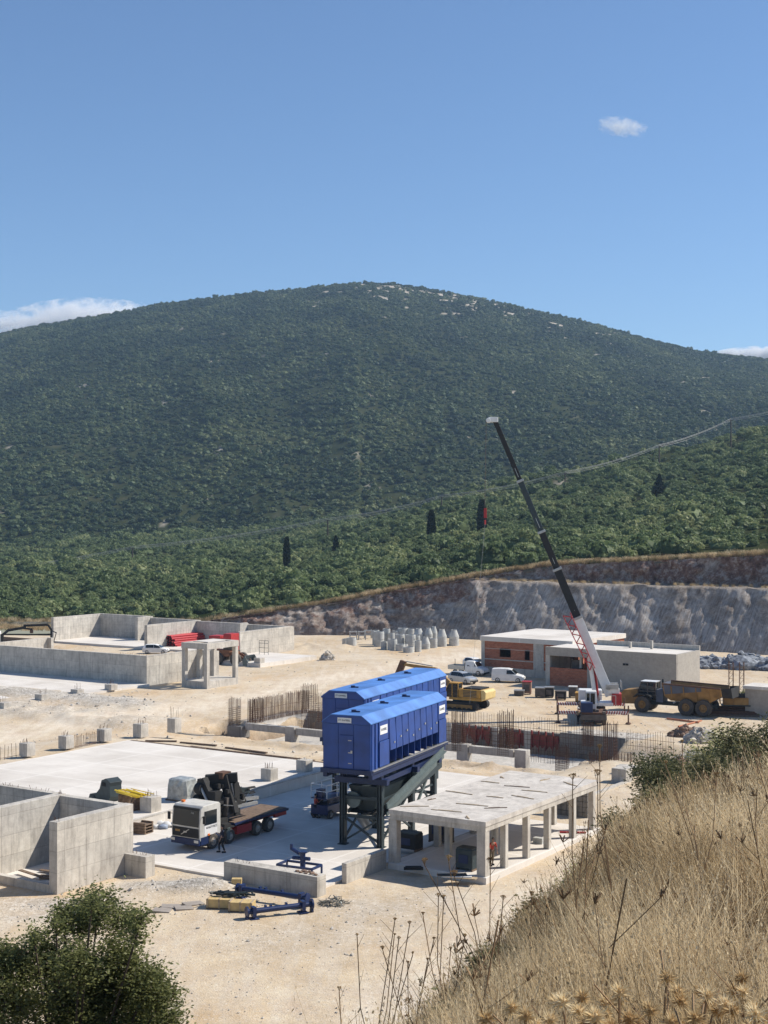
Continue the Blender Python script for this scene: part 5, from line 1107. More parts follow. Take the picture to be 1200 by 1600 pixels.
kp('tag_line', MB().tube((hk.x, hk.y+.12, hb_z-.4), (hk.x+.3, hk.y+1.8, 1.5), .012, n=4), 'metal')

# ---- cars and vans
def carbody(name, loc, rz, L, Wd_, secs, paint, label, cat, wr, axles, glass, cabin=None, group='vehicles parked in the yard'):
    o = empty(name, loc, rz, label, cat, group)
    rings = []
    for (x, zl, zb, zt, wl, wt) in secs:
        a = Wd_/2
        rings.append([Vector((x, -a*wl, zl)), Vector((x, -a*wl*1.0, (zl+zb)/2)), Vector((x, -a*wl*.98, zb)), Vector((x, -a*wt, zt-.04)), Vector((x, -a*wt*.8, zt)), Vector((x, a*wt*.8, zt)), Vector((x, a*wt, zt-.04)), Vector((x, a*wl*.98, zb)), Vector((x, a*wl, (zl+zb)/2)), Vector((x, a*wl, zl))])
    MB().loft(rings).build('body', M[paint] if isinstance(paint, str) else paint, o, smooth=False)
    for nm, quad in glass:
        n = (Vector(quad[1])-Vector(quad[0])).cross(Vector(quad[2])-Vector(quad[0])).normalized()
        if n.dot(Vector(quad[0])-Vector((quad[0][0]*.6, 0, .9))) < 0: n = -n
        MB().add([Vector(q)+n*.025 for q in quad]+[Vector(q)-n*.02 for q in quad], [(0, 1, 2, 3), (7, 6, 5, 4), (0, 4, 5, 1), (1, 5, 6, 2), (2, 6, 7, 3), (3, 7, 4, 0)]).build(nm, M['glass'], o)
    for x in axles:
        for s in (1, -1): wheel(o, x, s*(Wd_/2-.1), wr, .2, .62)
    xf = secs[-1][0]
    for s in (1, -1):
        MB().box(xf-.06, xf+.02, s*Wd_*.33-.15, s*Wd_*.33+.15, .62, .78).build('headlight', M['lamp'], o)
        MB().box(secs[0][0]-.015, secs[0][0]+.05, s*Wd_*.38-.07, s*Wd_*.38+.07, .75, 1.0).build('tail_light', M['red'], o)
    MB().box(xf-.04, xf+.03, -Wd_*.42, Wd_*.42, .28, .5).build('bumper', M['blk'], o)
    return o
hatch = [(-2.05, .35, .85, .9, .9, .85), (-1.95, .25, .95, 1.2, .98, .7), (-1.6, .22, .95, 1.46, 1, .66), (-.9, .22, .93, 1.52, 1, .68), (0, .22, .92, 1.5, 1, .68), (.45, .22, .92, 1.36, 1, .68), (1.05, .22, .9, .98, 1, .8), (1.8, .25, .78, .82, .96, .78), (2.05, .35, .6, .66, .85, .7)]
def hglass(w=.86):
    g = [('windscreen', [(.52, -.58, 1.33), (.52, .58, 1.33), (1.05, .66, .99), (1.05, -.66, .99)]), ('rear_window', [(-1.63, -.5, 1.42), (-1.63, .5, 1.42), (-1.97, .6, 1.05), (-1.97, -.6, 1.05)])]
    for s in (1, -1): g += [('side_window', [(-1.5, s*.60, 1.40), (-.25, s*.61, 1.45), (-.25, s*.84, .98), (-1.45, s*.84, .98)]), ('side_window', [(-.18, s*.61, 1.45), (.42, s*.61, 1.34), (.95, s*.82, .98), (-.18, s*.84, .98)])]
    return g
M['silver'] = simple('silver_paint', (.45, .46, .47), .3, .4, .05)
carbody('car', W(-36.2, 228.8), R(-6), 4.3, 1.75, hatch, 'white', 'white hatchback parked behind the long grey wall at left', 'car', .32, (-1.3, 1.3), hglass())
carbody('car', W(10.4, 189.6), R(-48), 4.3, 1.75, hatch, 'silver', 'silver car with dark windscreen just behind the excavator', 'car', .32, (-1.3, 1.3), hglass())
carbody('car', W(13.1, 207.5), R(-60), 4.3, 1.75, hatch, 'white', 'white car half hidden between the pickup and the brick building', 'car', .32, (-1.3, 1.3), hglass())
van = [(-2.15, .3, .95, 1.2, .96, .9), (-2.1, .28, 1.05, 1.78, .99, .84), (-1.2, .25, 1.05, 1.86, 1, .84), (0, .25, 1.05, 1.84, 1, .83), (.45, .25, 1.05, 1.74, 1, .8), (1.15, .25, 1.0, 1.12, 1, .86), (1.9, .28, .85, .92, .96, .8), (2.15, .35, .6, .7, .88, .72)]
g = [('windscreen', [(.5, -.66, 1.68), (.5, .66, 1.68), (1.12, .74, 1.16), (1.12, -.74, 1.16)])]
for s in (1, -1): g += [('side_window', [(-.15, s*.75, 1.66), (.42, s*.72, 1.64), (1.0, s*.85, 1.16), (-.15, s*.87, 1.14)])]
carbody('van', W(16.5, 190.6), R(-14), 4.4, 1.8, van, 'white', 'small white panel van parked in front of the brick building', 'van', .34, (-1.35, 1.35), g)
pick = [(-.35, .45, 1.15, 1.8, .98, .8), (-.2, .4, 1.1, 1.98, 1, .8), (.7, .4, 1.1, 2.0, 1, .78), (1.0, .4, 1.1, 1.9, 1, .78), (1.5, .4, 1.05, 1.25, 1, .84), (2.3, .42, .95, 1.02, .96, .8), (2.55, .45, .7, .8, .9, .72)]
g = [('windscreen', [(1.03, -.64, 1.84), (1.03, .64, 1.84), (1.48, .74, 1.3), (1.48, -.74, 1.3)])]
for s in (1, -1): g += [('side_window', [(0, s*.72, 1.82), (.92, s*.71, 1.84), (1.3, s*.84, 1.3), (0, s*.88, 1.28)])]
pu = carbody('pickup', W(11.9, 198.6), R(-32), 5.2, 1.9, pick, 'white', 'white drop-side pickup with grey tray behind the excavator', 'pickup', .38, (-1.9, 1.7), g)
MB().box(-3.0, -.42, -.95, .95, .72, .85).build('tray_floor', M['metal'], pu)
for s in (1, -1): MB().box(-3.0, -.42, s*.95-.03, s*.95+.03, .86, 1.3).build('drop_side', M['metal'], pu)
MB().box(-3.03, -3.0, -.95, .95, .86, 1.3).build('tailboard', M['metal'], pu); MB().tube((-2.9, .9, 1.3), (-2.9, .9, 2.0), .04, n=6).build('post', M['dkgrey'], pu); MB().box(-.48, -.43, -.9, .9, .86, 1.9).build('head_rack', M['metal'], pu)
# ---- wheel loader behind the small portal frame
wl = empty('wheel_loader', W(-22.6, 212.5), R(-24), 'rusty brown wheel loader with a wide bucket lowered, behind the portal frame', 'wheel loader')
for x in (-1.6, 1.4):
    for s in (1, -1): wheel(wl, x, s*1.05, .88, .55, .5, 'white' if x > 0 else 'rim')
M['lbrown'] = simple('rusty_brown_paint', (.22, .10, .05), .75, 0, .3)
MB().box(-3.0, .3, -.85, .85, 1.2, 2.2).build('engine_housing', M['lbrown'], wl, bevel=.06); MB().box(-.3, 1.2, -.7, .7, 1.3, 1.9).build('front_frame', M['lbrown'], wl)
MB().box(-.9, .5, -.7, .7, 2.201, 3.3).build('cab', M['glass'], wl, bevel=.05); MB().box(-1.0, .6, -.8, .8, 3.301, 3.42).build('cab_roof', M['lbrown'], wl)
for s in (1, -1): MB().bar((.7, s*.55, 1.9), (3.0, s*.55, .7), .14, .32).build('lift_arm', M['lbrown'], wl)
MB().prism([(2.9, .1), (4.1, .0), (4.15, .06), (3.1, .25), (2.85, .8), (3.2, 1.45), (3.1, 1.5), (2.7, .8)], -1.45, 1.45).build('bucket', M['steel'], wl)
for s in (1, -1): MB().prism([(2.9, .1), (4.1, .05), (3.2, 1.45), (2.75, .8)], s*1.47-.03, s*1.47+.03).build('bucket_cheek', M['steel_lt'], wl)
rc = empty('red_silo_trailer', W(-24.5, 221.5), R(-28), 'bright red boxed trailer standing behind the wheel loader', 'trailer')
MB().box(-2.2, -.1, -1.1, 1.1, 1.9, 3.5).build('tank', M['red'], rc, bevel=.05); MB().box(.5, 1.9, -1.1, 1.1, 1.3, 3.9).build('tank', M['red'], rc, bevel=.05); MB().box(-2.5, 2.2, -1, 1, 1.0, 1.25).build('chassis', M['blk'], rc)
for x in (-1.6, 1.4):
    for s in (1, -1): wheel(rc, x, s*1.0, .5, .3)
# ---- lorry with knuckle boom at the far left
wt = empty('crane_lorry', W(-58.6, 227.5), R(8), 'white lorry cab with a dark knuckle boom reaching right, far left edge', 'truck')
cb_ = MB().prism([(-4.5, .9), (-4.5, 3.6), (-2.3, 3.75), (-1.95, 3.5), (-1.95, .9)], -1.2, 1.2).build('cab', M['white'], wt, bevel=.08); MB().box(-4.3, -3.2, -1.22, -1.201, 2.3, 3.2).build('cab_window', M['glass'], cb_)
MB().box(-9, -1.6, -1, 1, .7, .95).build('chassis', M['blk'], wt)
for x in (-8, -6.5, -3.2):
    for s in (1, -1): wheel(wt, x, s*1.0, .5, .3)
MB().bar((-1.7, 0, .95), (-1.7, 0, 3.2), .5).bar((-1.7, 0, 3.0), (-.6, 0, 3.9), .4).bar((-.6, 0, 3.8), (2.0, 0, 4.25), .35, .4).bar((1.6, 0, 4.5), (5.4, 0, 4.6), .3, .34).bar((1.4, 0, 4.1), (3, 0, 3.9), .25).build('knuckle_boom', M['blk'], wt)
MB().box(2.6, 3.1, -.2, .2, 3.3, 3.8).build('valve_block', M['rust'], wt); MB().bar((5.4, 0, 4.6), (5.9, 0, 3.8), .3).bar((5.9, 0, 4.0), (5.9, 0, .9), .28, .34).bar((5.9, 0, 3.7), (6.7, 0, 3.3), .14).bar((6.7, 0, 3.4), (6.3, 0, 1.9), .12).build('boom_tip', M['blk'], wt)

# ---- red corrugated pipes in a stack, one object each
M['redpipe'] = simple('red_corrugated_pipe', (.42, .03, .035), .45, 0, .12)
pm = MB(); L_ = 7.5
for i in range(30): pass
pm.tube((0, 0, 0), (0, L_, 0), .19, n=12, cap=False); pm.tube((0, .0, 0), (0, L_, 0), .165, n=12, cap=False, mi=1)
ORD = ['first', 'second', 'third', 'fourth', 'fifth', 'sixth', 'seventh', 'eighth', 'ninth', 'tenth', 'eleventh', 'twelfth', 'thirteenth', 'fourteenth', 'fifteenth', 'sixteenth', 'seventeenth', 'eighteenth', 'nineteenth', 'twentieth', 'rightmost but five', 'rightmost but four', 'rightmost but three', 'rightmost but two', 'rightmost but one', 'rightmost']
pr_ = []; base = P(262, 1014, 0)
proto = pm.build('red_pipe', [M['redpipe'], M['blk']]); k = 0
ends = []
for r_ in range(6):
    for c_ in range(11-r_):
        o = proto if k == 0 else link('red_pipe', proto.data); k += 1
        x = (c_-5+r_*.5)*.385; z = .19+r_*.335; o.location = base+Vector((-.5, 1.5, 0))+Vector((math.cos(R(-20))*x, math.sin(R(-20))*x, z+gz(base.x, base.y))); o.rotation_euler = (0, 0, R(-38)+random.uniform(-.02, .02)); o.location += Vector((.5, .8, 0))*random.uniform(-.3, .3)
        tag(o, '%s red pipe from the left in the %s layer of the stack' % (ORD[c_], ['bottom', 'second', 'third', 'fourth', 'fifth', 'top'][r_]), 'pipe', 'stack of red pipes in the rear basins')

# ---- precast rings and cones
_rg = {}
def ringpiece(kind, d, h, loc, label):
    key = (kind, round(d, 2), round(h, 2))
    if key not in _rg:
        m = MB(); r = d/2
        if kind == 'ring': m.lathe((0, 0, 0), [(r*.82, 0), (r, 0), (r, h*.86), (r*.96, h*.88), (r*.96, h), (r*.82, h), (r*.82, 0)], 20, cap=False)
        else: m.lathe((0, 0, 0), [(r*.85, 0), (r, 0), (r, h*.25), (r*.55, h*.9), (r*.55, h), (r*.42, h), (r*.42, h*.9), (r*.74, h*.25), (r*.85, 0)], 20, cap=False)
        if kind == 'ring' and d > 1.3:
            m.tube((-r*.9, 0, h*.45), (-r*1.06, 0, h*.45), .14, n=10)
        # close the loop from inner top to inner bottom
        me = m.build('concrete_'+kind, M['ringc']).data; _rg[key] = me; col.objects.unlink(bpy.data.objects['concrete_'+kind]) if False else None
        o = [q for q in bpy.data.objects if q.data == me][0]
    else: o = link('concrete_'+kind, _rg[key])
    o.location = loc; o.rotation_euler = (0, 0, random.uniform(0, 6))
    g = 'precast manhole rings in the yard' if kind == 'ring' else 'precast manhole cones in the yard'
    tag(o, label, 'manhole ring' if kind == 'ring' else 'manhole cone', g); return o
def zp(cx_, bz): return 525+cx_/5.4545, 960+bz/5.4545
st = [(130, 286, 88, [('r', 66)]), (480, 306, 86, [('r', 92)]), (410, 300, 58, [('r', 70)]), (550, 313, 84, [('r', 60)]), (620, 327, 94, [('r', 48)]), (700, 320, 60, [('r', 48), ('r', 46)]), (365, 277, 94, [('r', 60), ('r', 64)]),
      (430, 262, 66, [('r', 60), ('r', 44), ('r', 30)]), (470, 268, 62, [('r', 56), ('r', 50)]), (545, 285, 84, [('r', 50), ('r', 60)]), (635, 290, 90, [('r', 50), ('r', 60)]), (690, 280, 54, [('r', 50), ('r', 44)]), (765, 298, 78, [('r', 26), ('c', 76)]),
      (832, 287, 66, [('r', 46), ('r', 36)]), (705, 262, 86, [('r', 60), ('c', 66)]), (790, 262, 72, [('r', 62), ('c', 72)]), (835, 258, 60, [('r', 58), ('c', 72)]), (905, 276, 82, [('r', 66), ('c', 84)]), (1008, 270, 86, [('r', 62), ('c', 76)]), (636, 250, 66, [('r', 66), ('r', 46)]),
      (570, 250, 92, [('r', 62), ('r', 62)]), (510, 250, 60, [('r', 60), ('r', 44)]), (340, 262, 60, [('r', 60), ('r', 64)]), (590, 300, 46, [('r', 46)]), (75, 270, 46, [('r', 60)]), (600, 275, 60, [('r', 44), ('r', 40)])]
plc = ['alone at the left', 'big one at the front', 'narrow one beside the big front ring', 'low one in the front row', 'lowest, widest one at the very front', 'at the front right of the heap']
for i, (cx_, bz, w_, hs) in enumerate(st):
    a, b = zp(cx_, bz); c = P(a, b, 0); pxm = CF/c.y; z = gz(c.x, c.y)-.02; D_ = w_/5.4545/pxm
    for j, (kd, h) in enumerate(hs):
        hh = h/5.4545/pxm; 
        if kd == 'c': lb = {12: 'pale concrete cone nearest the viewer, on a thin ring', 14: 'stubby concrete cone in the middle of the heap', 15: 'concrete cone, left of the two side by side', 16: 'concrete cone, right of the two side by side', 17: 'tall concrete cone standing apart, second from the right', 18: 'tall concrete cone at the far right end'}[i]
        elif i < 6: lb = 'grey precast ring, '+plc[i]+(', upper one' if j else '')
        else: lb = 'grey ring, %s of the %s pile from the left' % (['bottom', 'second', 'third'][j], ORD[sorted(st).index(st[i])])
        ringpiece('ring' if kd == 'r' else 'cone', round(D_, 1), round(hh, 1), (c.x, c.y+D_/2, z), lb); z += round(hh, 1)+.01
for i, (a, b) in enumerate(((552, 1000), (566, 1000), (576, 998))):
    c = P(a, b, 0); o = empty('manhole_frame', (c.x, c.y, gz(c.x, c.y)), .1*i, ['open pale concrete frame left of the rings, leftmost of three', 'open pale concrete frame left of the rings, middle of three', 'open pale concrete frame nearest the ring heap'][i], 'concrete frame', 'concrete frames by the rings'); m = MB()
    for x in (-.6, .6): m.bar((x, 0, 0), (x, 0, 1.4), .16); m.bar((x, .8, 0), (x, .8, 1.4), .16)
    for z in (.75, 1.4): m.bar((-.68, 0, z), (.68, 0, z), .14); m.bar((-.68, .8, z), (.68, .8, z), .14); m.bar((-.6, 0, z), (-.6, .8, z), .12); m.bar((.6, 0, z), (.6, .8, z), .12)
    m.build('frame_bars', M['ringc'], o)
# ---- heaps, boulders
def heap(name, loc, r, h, mat, label, n=70, rs=(.12, .35), seed=3):
    rr = random.Random(seed); m = MB()
    for i in range(n):
        a = rr.uniform(0, 6.28); q = rr.random()**.6; x, y = q*r[0]*math.cos(a), q*r[1]*math.sin(a); z = h*(1-q*q)*rr.uniform(.55, 1); s = rr.uniform(*rs); m.blob((x, y, z), (s, s*rr.uniform(.6, 1), s*rr.uniform(.5, .9)), 1, .35, i)
    m.blob((0, 0, 0), (r[0]*.95, r[1]*.95, h*.8), 3, .15, seed); o = m.build(name, mat); o.location = loc; return tag(o, label, 'rubble', kind='stuff')
M['stone'] = simple('limestone_rubble', (.46, .41, .34), .9, 0, .45, 3, .4)
M['bluestone'] = simple('blue_grey_rubble', (.20, .215, .235), .85, 0, .6, 2.2, .4)
M['brownstone'] = simple('brown_rubble', (.20, .13, .09), .95, 0, .45, 2)
c = P(512, 1032, 0); heap('rubble_heap', (c.x, c.y+1, 0), (1.2, .9), 1.4, M['stone'], 'small grey rubble heap in the open yard', 40)
o = MB().blob((0, 0, .3), (1.1, .8, .55), 3, .15, 5).build('boulder', M['stone'], smooth=True); c = P(731, 996, 0); o.location = (c.x-.0, c.y, 0); tag(o, 'rounded pale boulder between the last cone and the brick building', 'boulder')
for i, (x, y, rx_, ry_, h) in enumerate([(47, 209, 4, 2.5, 1.7), (52, 208, 5, 2.8, 2.2), (57.5, 206, 5, 3, 2.3), (63, 203, 5, 3, 2.4), (43.5, 211, 3, 2, 1.3)]):
    heap('rubble_ridge', (x, y, 0), (rx_, ry_), h, M['bluestone'], 'long ridge of blue-grey broken rock below the cut at right', 110, (.25, .6), i+10)
for i, (a, b, rx_, ry_, h) in enumerate([(1078, 1150, 2.2, 1.2, 1.0), (1098, 1160, 2.0, 1.2, 1.5), (1062, 1185, 1.6, 1.4, 1.2), (1090, 1178, 2.2, 1.5, 1.2)]):
    c = P(a, b, 0); heap('rock_spoil', (c.x, c.y, gz(c.x, c.y)), (rx_, ry_), h, M['stone'] if i % 2 else M['brownstone'], 'loose brown and white rocks at the foot of the grassy slope', 80, (.15, .4), i+30)
# ---- right side clutter
c = P(1152, 1118, 0); bs_ = empty('rebar_store', (c.x, c.y+.6, 0), R(-8), 'dark rusty pile of bundled steel beside the dump truck tail', 'steel pile'); m = MB(); rr = random.Random(4)
for i in range(90): 
    y = rr.uniform(-1.4, 1.4); z = rr.uniform(.05, 1.1*(1-abs(y)/2)); m.tube((-4.5+rr.uniform(-.5, .5), y, z), (3.5+rr.uniform(-.6, .6), y+rr.uniform(-.15, .15), z), .06, n=5)
m.build('steel_bundles', M['rust'], bs_); MB().box(-4.7, 3.8, -1.6, -1.4, 0, .2).box(-4.7, 3.8, 1.4, 1.6, 0, .2).build('bearer', M['wooddk'], bs_)
gm = empty('bending_machine', (c.x-.3, c.y+.2, 1.2), R(-8), 'worn yellow machine box on top of the rusty steel pile', 'machine')
MB().box(-1.2, -.1, -.6, .6, 0, 1.35).build('housing', M['yeld'], gm, bevel=.03); MB().box(-.098, 1.5, -.6, .6, 0, .8).build('housing', M['yeld'], gm, bevel=.03); MB().box(.1, 1.3, -.3, .3, .8, 1.2).build('engine', M['blk'], gm); MB().box(-1.4, 1.7, -.7, .7, -.12, -.001).build('skid', M['steel'], gm)
for i, a in enumerate((1149, 1166)):
    c = P(a, 1100, 0); o = empty('lattice_mast', (c.x, c.y+3, 0), R(-5), ['left one of two thin lattice masts behind the yellow machine', 'right one of two thin lattice masts behind the yellow machine'][i], 'mast', 'thin lattice masts at right'); m = MB(); H = 4.6
    for x in (0, .5):
        for y in (0, .5): m.tube((x, y, 0), (x, y, H), .03, n=4)
    for k in range(7):
        z = k*H/7; m.tube((0, 0, z), (.5, 0, z+H/7), .02, n=4); m.tube((0, 0, z), (.5, 0, z), .02, n=4); m.tube((.5, 0, z), (.5, .5, z+H/7), .02, n=4)
    m.build('lattice', M['rust'], o)
for i, (a, b, a2, b2) in enumerate([(1042, 1124, 1092, 1130), (1060, 1136, 1096, 1127)]):
    p0, p1 = P(a, b, 0), P(a2, b2, 0); o = MB().tube((0, 0, .12), (*(p1-p0)[:2], .12), .1, n=8).build('orange_pipe', simple('dull_orange', (.42, .16, .08), .6)); o.location = (p0.x, p0.y, gz(p0.x, p0.y)); tag(o, ['upper dull orange pipe lying below the dump truck', 'lower dull orange pipe by the rusty steel pile'][i], 'pipe')
def lump2(name, px_, py_, w, d, h, mat, top, label, cat, legs=True, extra=None):
    c = P(px_, py_, 0); o = empty(name, (c.x, c.y+d/2, gz(c.x, c.y)), R(-12), label, cat)
    MB().box(-w/2, w/2, -d/2, d/2, .15, h).build('housing', mat, o, bevel=.05); MB().box(-w/2-.03, w/2+.03, -d/2-.03, d/2+.03, h+.001, h+.1).build('lid', top, o)
    m = MB(); m.box(-w/2+.05, -w/2+.2, -d/2, d/2, 0, .149); m.box(w/2-.2, w/2-.05, -d/2, d/2, 0, .149); m.build('skid', M['wooddk'], o); MB().box(-w*.3, w*.3, -d/2-.03, -d/2-.001, .4, h*.8).build('panel', M['dkgrey'], o); return o
lump2('mixer_cart', 824, 1085, 1.1, 1.0, 1.5, simple('dull_brown', (.25, .15, .11), .8), M['red'], 'small brown frame box with a red top in the gravel yard', 'machine')
lump2('pallet_pump', 812, 1087, 1.2, 1.0, .6, M['dkgrey'], M['metal'], 'low dark pallet load left of the red-topped box', 'pallet load')
lump2('water_tank', 845, 1090, 1.2, 1.1, 1.15, M['dkgrey'], M['metal'], 'left dark square tank with a pale lid in front of the brick porch', 'tank')
lump2('water_tank', 859, 1090, 1.1, 1.1, 1.2, M['blk'], M['metal'], 'right dark square tank with a pale lid in front of the brick porch', 'tank')
lump2('site_generator', 877, 1094, 1.3, 1.0, 1.0, M['blk'], M['dkgrey'], 'low dark generator right of the two lidded tanks', 'generator')
lump2('site_barrel', 896, 1090, 1.0, .9, 1.3, M['dkgrey'], M['white'], 'dark bin with a white heaped cover left of the mobile crane', 'bin')
lump2('waste_skip', 914, 1098, 2.0, 1.4, 1.1, M['yeld'], M['yel'], 'yellow skip directly left of the crane cab', 'skip')
ld = empty('ladder_scaffold', P(405, 1025, .3), R(-25), 'thin steel scaffold frame leaning at the right rear basin wall', 'scaffold'); m = MB()
for x in (0, .9, 1.6): m.tube((x, 0, 0), (x, 0, 2.4), .035, n=5)
for z in (.6, 1.3, 2.0, 2.4): m.tube((0, 0, z), (1.6, 0, z), .03, n=5)
m.build('frame_tubes', M['steel'], ld)
# ================================================================ vegetation, poles, people, clouds
def rotz_pts(n): return rng.uniform(0, 2*np.pi, n)
def tuft(name, n, h, r, w, mat, seed, lean=.35, seed_heads=True):
    rr = np.random.default_rng(seed); V = []; F = []
    for i in range(n):
        a = rr.uniform(0, 6.283); q = r*rr.random()**.5; b = np.array([q*np.cos(a), q*np.sin(a), -.03]); hh = h*rr.uniform(.5, 1.1); la = rr.uniform(0, 6.283); l = hh*lean*rr.random()
        d = np.array([np.cos(la)*l, np.sin(la)*l, 0]); sd = np.array([-np.sin(la+1), np.cos(la+1), 0])*w
        k = len(V); m_ = b+d*.35+np.array([0, 0, hh*.55]); t = b+d+np.array([0, 0, hh]); V += [b-sd, b+sd, m_+sd*.8, m_-sd*.8, t+sd*.25, t-sd*.25]; F += [(k, k+1, k+2, k+3), (k+3, k+2, k+4, k+5)]
        if seed_heads and rr.random() < .5:
            for j in range(3):
                k = len(V); c = t-np.array([0, 0, .05*j*h]); e = rr.normal(size=3)*w*.7; f = rr.normal(size=3)*w*.7; g = np.array([0, 0, w*3.5]); V += [c-e, c+f, c+e+g, c-f+g]; F.append((k, k+1, k+2, k+3))
    me = npmesh(name, np.array(V), np.array(F), mat); return bpy.data.objects.new(name, me)
ft = [tuft('grass_fine', 80, .62, .26, .0028, M['dry'], s, .6) for s in (1, 2, 3)]+[tuft('grass_brown', 55, .5, .3, .003, M['drydk'], 9, .7)]
mt = [tuft('grass_mid', 46, .62, .34, .0065, M['dry'], s, .6+.2*(s-4)) for s in (4, 5)]+[tuft('grass_mid_brown', 36, .5, .34, .006, M['drydk'], 10, .9), tuft('grass_mid_low', 40, .34, .4, .006, M['dry'], 13, 1.2)]
fa = [tuft('grass_far', 34, .9, .6, .02, M['dry'], s, .5) for s in (6, 7)]
def slope_pts(n, d1, d2, p1, p2):
    d = np.sqrt(rng.uniform(0, 1, n)*(d2*d2-d1*d1)+d1*d1); px = rng.uniform(p1, p2, n); return px, d
def put(name, n, d1, d2, p1, p2, src, lab, s0=1.0, patch=.5, thr=-.35):
    px, d = slope_pts(n, d1, d2, p1, p2); x = (px-600)/CF*d; z = fore_z(px, d)
    k = (fbm(x*.5+3, d*.5)+.35*fbm(x*2, d*2) > thr+.25-.35*rng.random(n)) & (z > .2); x, d, z = x[k], d[k], z[k]
    s = s0*rng.uniform(.6, 1.35, len(x))*(1+1.5*patch*fbm(x*.35, d*.35)); scatter(name, np.stack([x, d, z], -1), s, src, lab, tilt=.3)
put('near_dry_grass', 4600, 4.0, 15, 420, 1420, ft, 'long pale dry grass on the slope close to the viewer', .85)
put('slope_dry_grass', 19000, 14, 62, 560, 1420, mt, 'long dry grass over the middle of the foreground slope', .72)
put('upper_dry_grass', 3600, 60, 128, 800, 1450, fa, 'dry grass on the far part of the foreground slope', .5)
# dry grass above the rock cut and behind the basins
n = 6000; px = rng.uniform(-60, 1420, n); d0 = cut_base(px)+8.5*np.minimum(cut_top(px), 10)/10+3.2*ss(720, 800, px)+2.4*np.clip(cut_top(px)-10, 0, 9)/5
d = d0+rng.exponential(1.5, n)+.1+np.where(px < 390, rng.uniform(-12, 3, n), 0); z = np.where(d < d0, np.maximum(0, gz(0, 0)*0), terr(px, np.maximum(d, d0+.1)))
z = np.where((px < 390) & (d < d0), 0, z); scatter('cliff_top_grass', np.stack([(px-600)/CF*d, d, z], -1), rng.uniform(.3, 1.0, n), fa+[tuft('grass_far_brown', 24, .8, .7, .016, M['drydk'], 33, .6), tuft('grass_far_green', 30, .7, .7, .02, M['shrub'], 34, .6)], 'strip of tall dry grass along the top of the rock cut', tilt=.15)
# tall dry stalks dotted over the slope
def stalk(seed):
    rr = random.Random(seed); m = MB(); h = rr.uniform(.8, 1.15); m.path([(0, 0, 0), (.03, .02, h*.5), (rr.uniform(-.1, .1), 0, h)], .004, 4)
    tip_ = Vector((rr.uniform(-.1, .1), 0, h))
    for k in range(3):
        a = rr.uniform(0, 6.3); z0 = h*rr.uniform(.4, .8); e = Vector((.2*math.cos(a), .2*math.sin(a), z0+.25)); m.tube((.02, .01, z0), e, .0025, .002, 4)
        for j in range(7): m.tube(e, e+Vector((rr.uniform(-.03, .03), rr.uniform(-.03, .03), rr.uniform(.01, .05))), .003, .004, 3)
    o = m.build('stalk_shape', M['drydk']); col.objects.unlink(o); return o
px, d = slope_pts(520, 5, 48, 640, 1420); x = (px-600)/CF*d; z = fore_z(px, d); k = z > 1
scatter('dry_stalks', np.stack([x, d, z], -1)[k], rng.uniform(.5, 1.1, k.sum()), [stalk(i) for i in range(5)], 'thin brown stalks standing above the dry grass', tilt=.25)
# sparse grey-green scrub on the foreground slope
sc_src = [crown_mesh('scrub', 6, 60, .07, M['shrub'], 50+i, .6, .3) for i in range(3)]
px, d = slope_pts(1900, 9, 80, 700, 1420); x = (px-600)/CF*d; z = fore_z(px, d); k = (fbm(x*.3+30, d*.3)+.25*ss(20, 45, d) > .12) & (z > .5)
scatter('slope_scrub', np.stack([x[k], d[k], z[k]-.1], -1), rng.uniform(.15, .5, k.sum()), sc_src, 'low grey-green scrub dotted through the dry grass')
n = 420; px = rng.uniform(380, 1400, n); b0 = cut_base(px); d = b0+8.5+rng.uniform(.2, 2.6, n)*ss(720, 800, px)
k = px > 740; scatter('ledge_weeds', np.stack([((px-600)/CF*d)[k], d[k], np.full(k.sum(), 10.1)], -1), rng.uniform(.25, .6, k.sum()), fa, 'thin weeds growing along the ledge of the rock cut')

def bush(name, c, lobes, nleaf, ls, mat, label, cat='bush', group=None, twig=40, seed=1, trunk=None, sig=.16):
    rr = np.random.default_rng(seed); o = empty(name, c, 0, label, cat, group); C0 = []; tot = sum(l[3]**2 for l in lobes); tw = MB(); base = Vector((0, 0, -.4))
    for (x, y, z, r) in lobes:
        nt_ = max(6, int(twig*r*r/tot*len(lobes))); u = rr.normal(size=(nt_, 3)); u /= np.linalg.norm(u, axis=1)[:, None]; pt = np.array([x, y, z])+u*r*(rr.random((nt_, 1))**.45)*np.array([1, 1, .85]); C0.append((pt, r, int(nleaf*r*r/tot)))
        tw.tube(base*(0 if trunk is None else 1)+(Vector(trunk) if trunk else Vector((0, 0, 0))), (x, y, z), .02+.03*r, .012, 5)
        for q in pt[:max(4, nt_//3)]: tw.tube((x, y, z), q, .014+.006*r, .004, 4)
    P_ = []; 
    for pt, r, n in C0: P_.append(pt[rr.integers(0, len(pt), n)]+rr.normal(size=(n, 3))*sig*(.6+.5*r))
    P_ = np.concatenate(P_); n = len(P_); a = rr.normal(size=(n, 3)); a[:, 2] *= .35; a /= np.linalg.norm(a, axis=1)[:, None]; b = np.cross(a, rr.normal(size=(n, 3))); b /= np.linalg.norm(b, axis=1)[:, None]
    s = ls*rr.uniform(.6, 1.35, (n, 1)); V = np.stack([P_-a*s, P_+b*s*.45, P_+a*s, P_-b*s*.45], 1).reshape(-1, 3); F = np.arange(4*n).reshape(-1, 4)
    if trunk: tw.tube((0, 0, -1.5), trunk, .17, .1, 10)
    me = npmesh('foliage', V, F, mat); link('foliage', me, o); tw.build('branches', M['bark'], o); return o
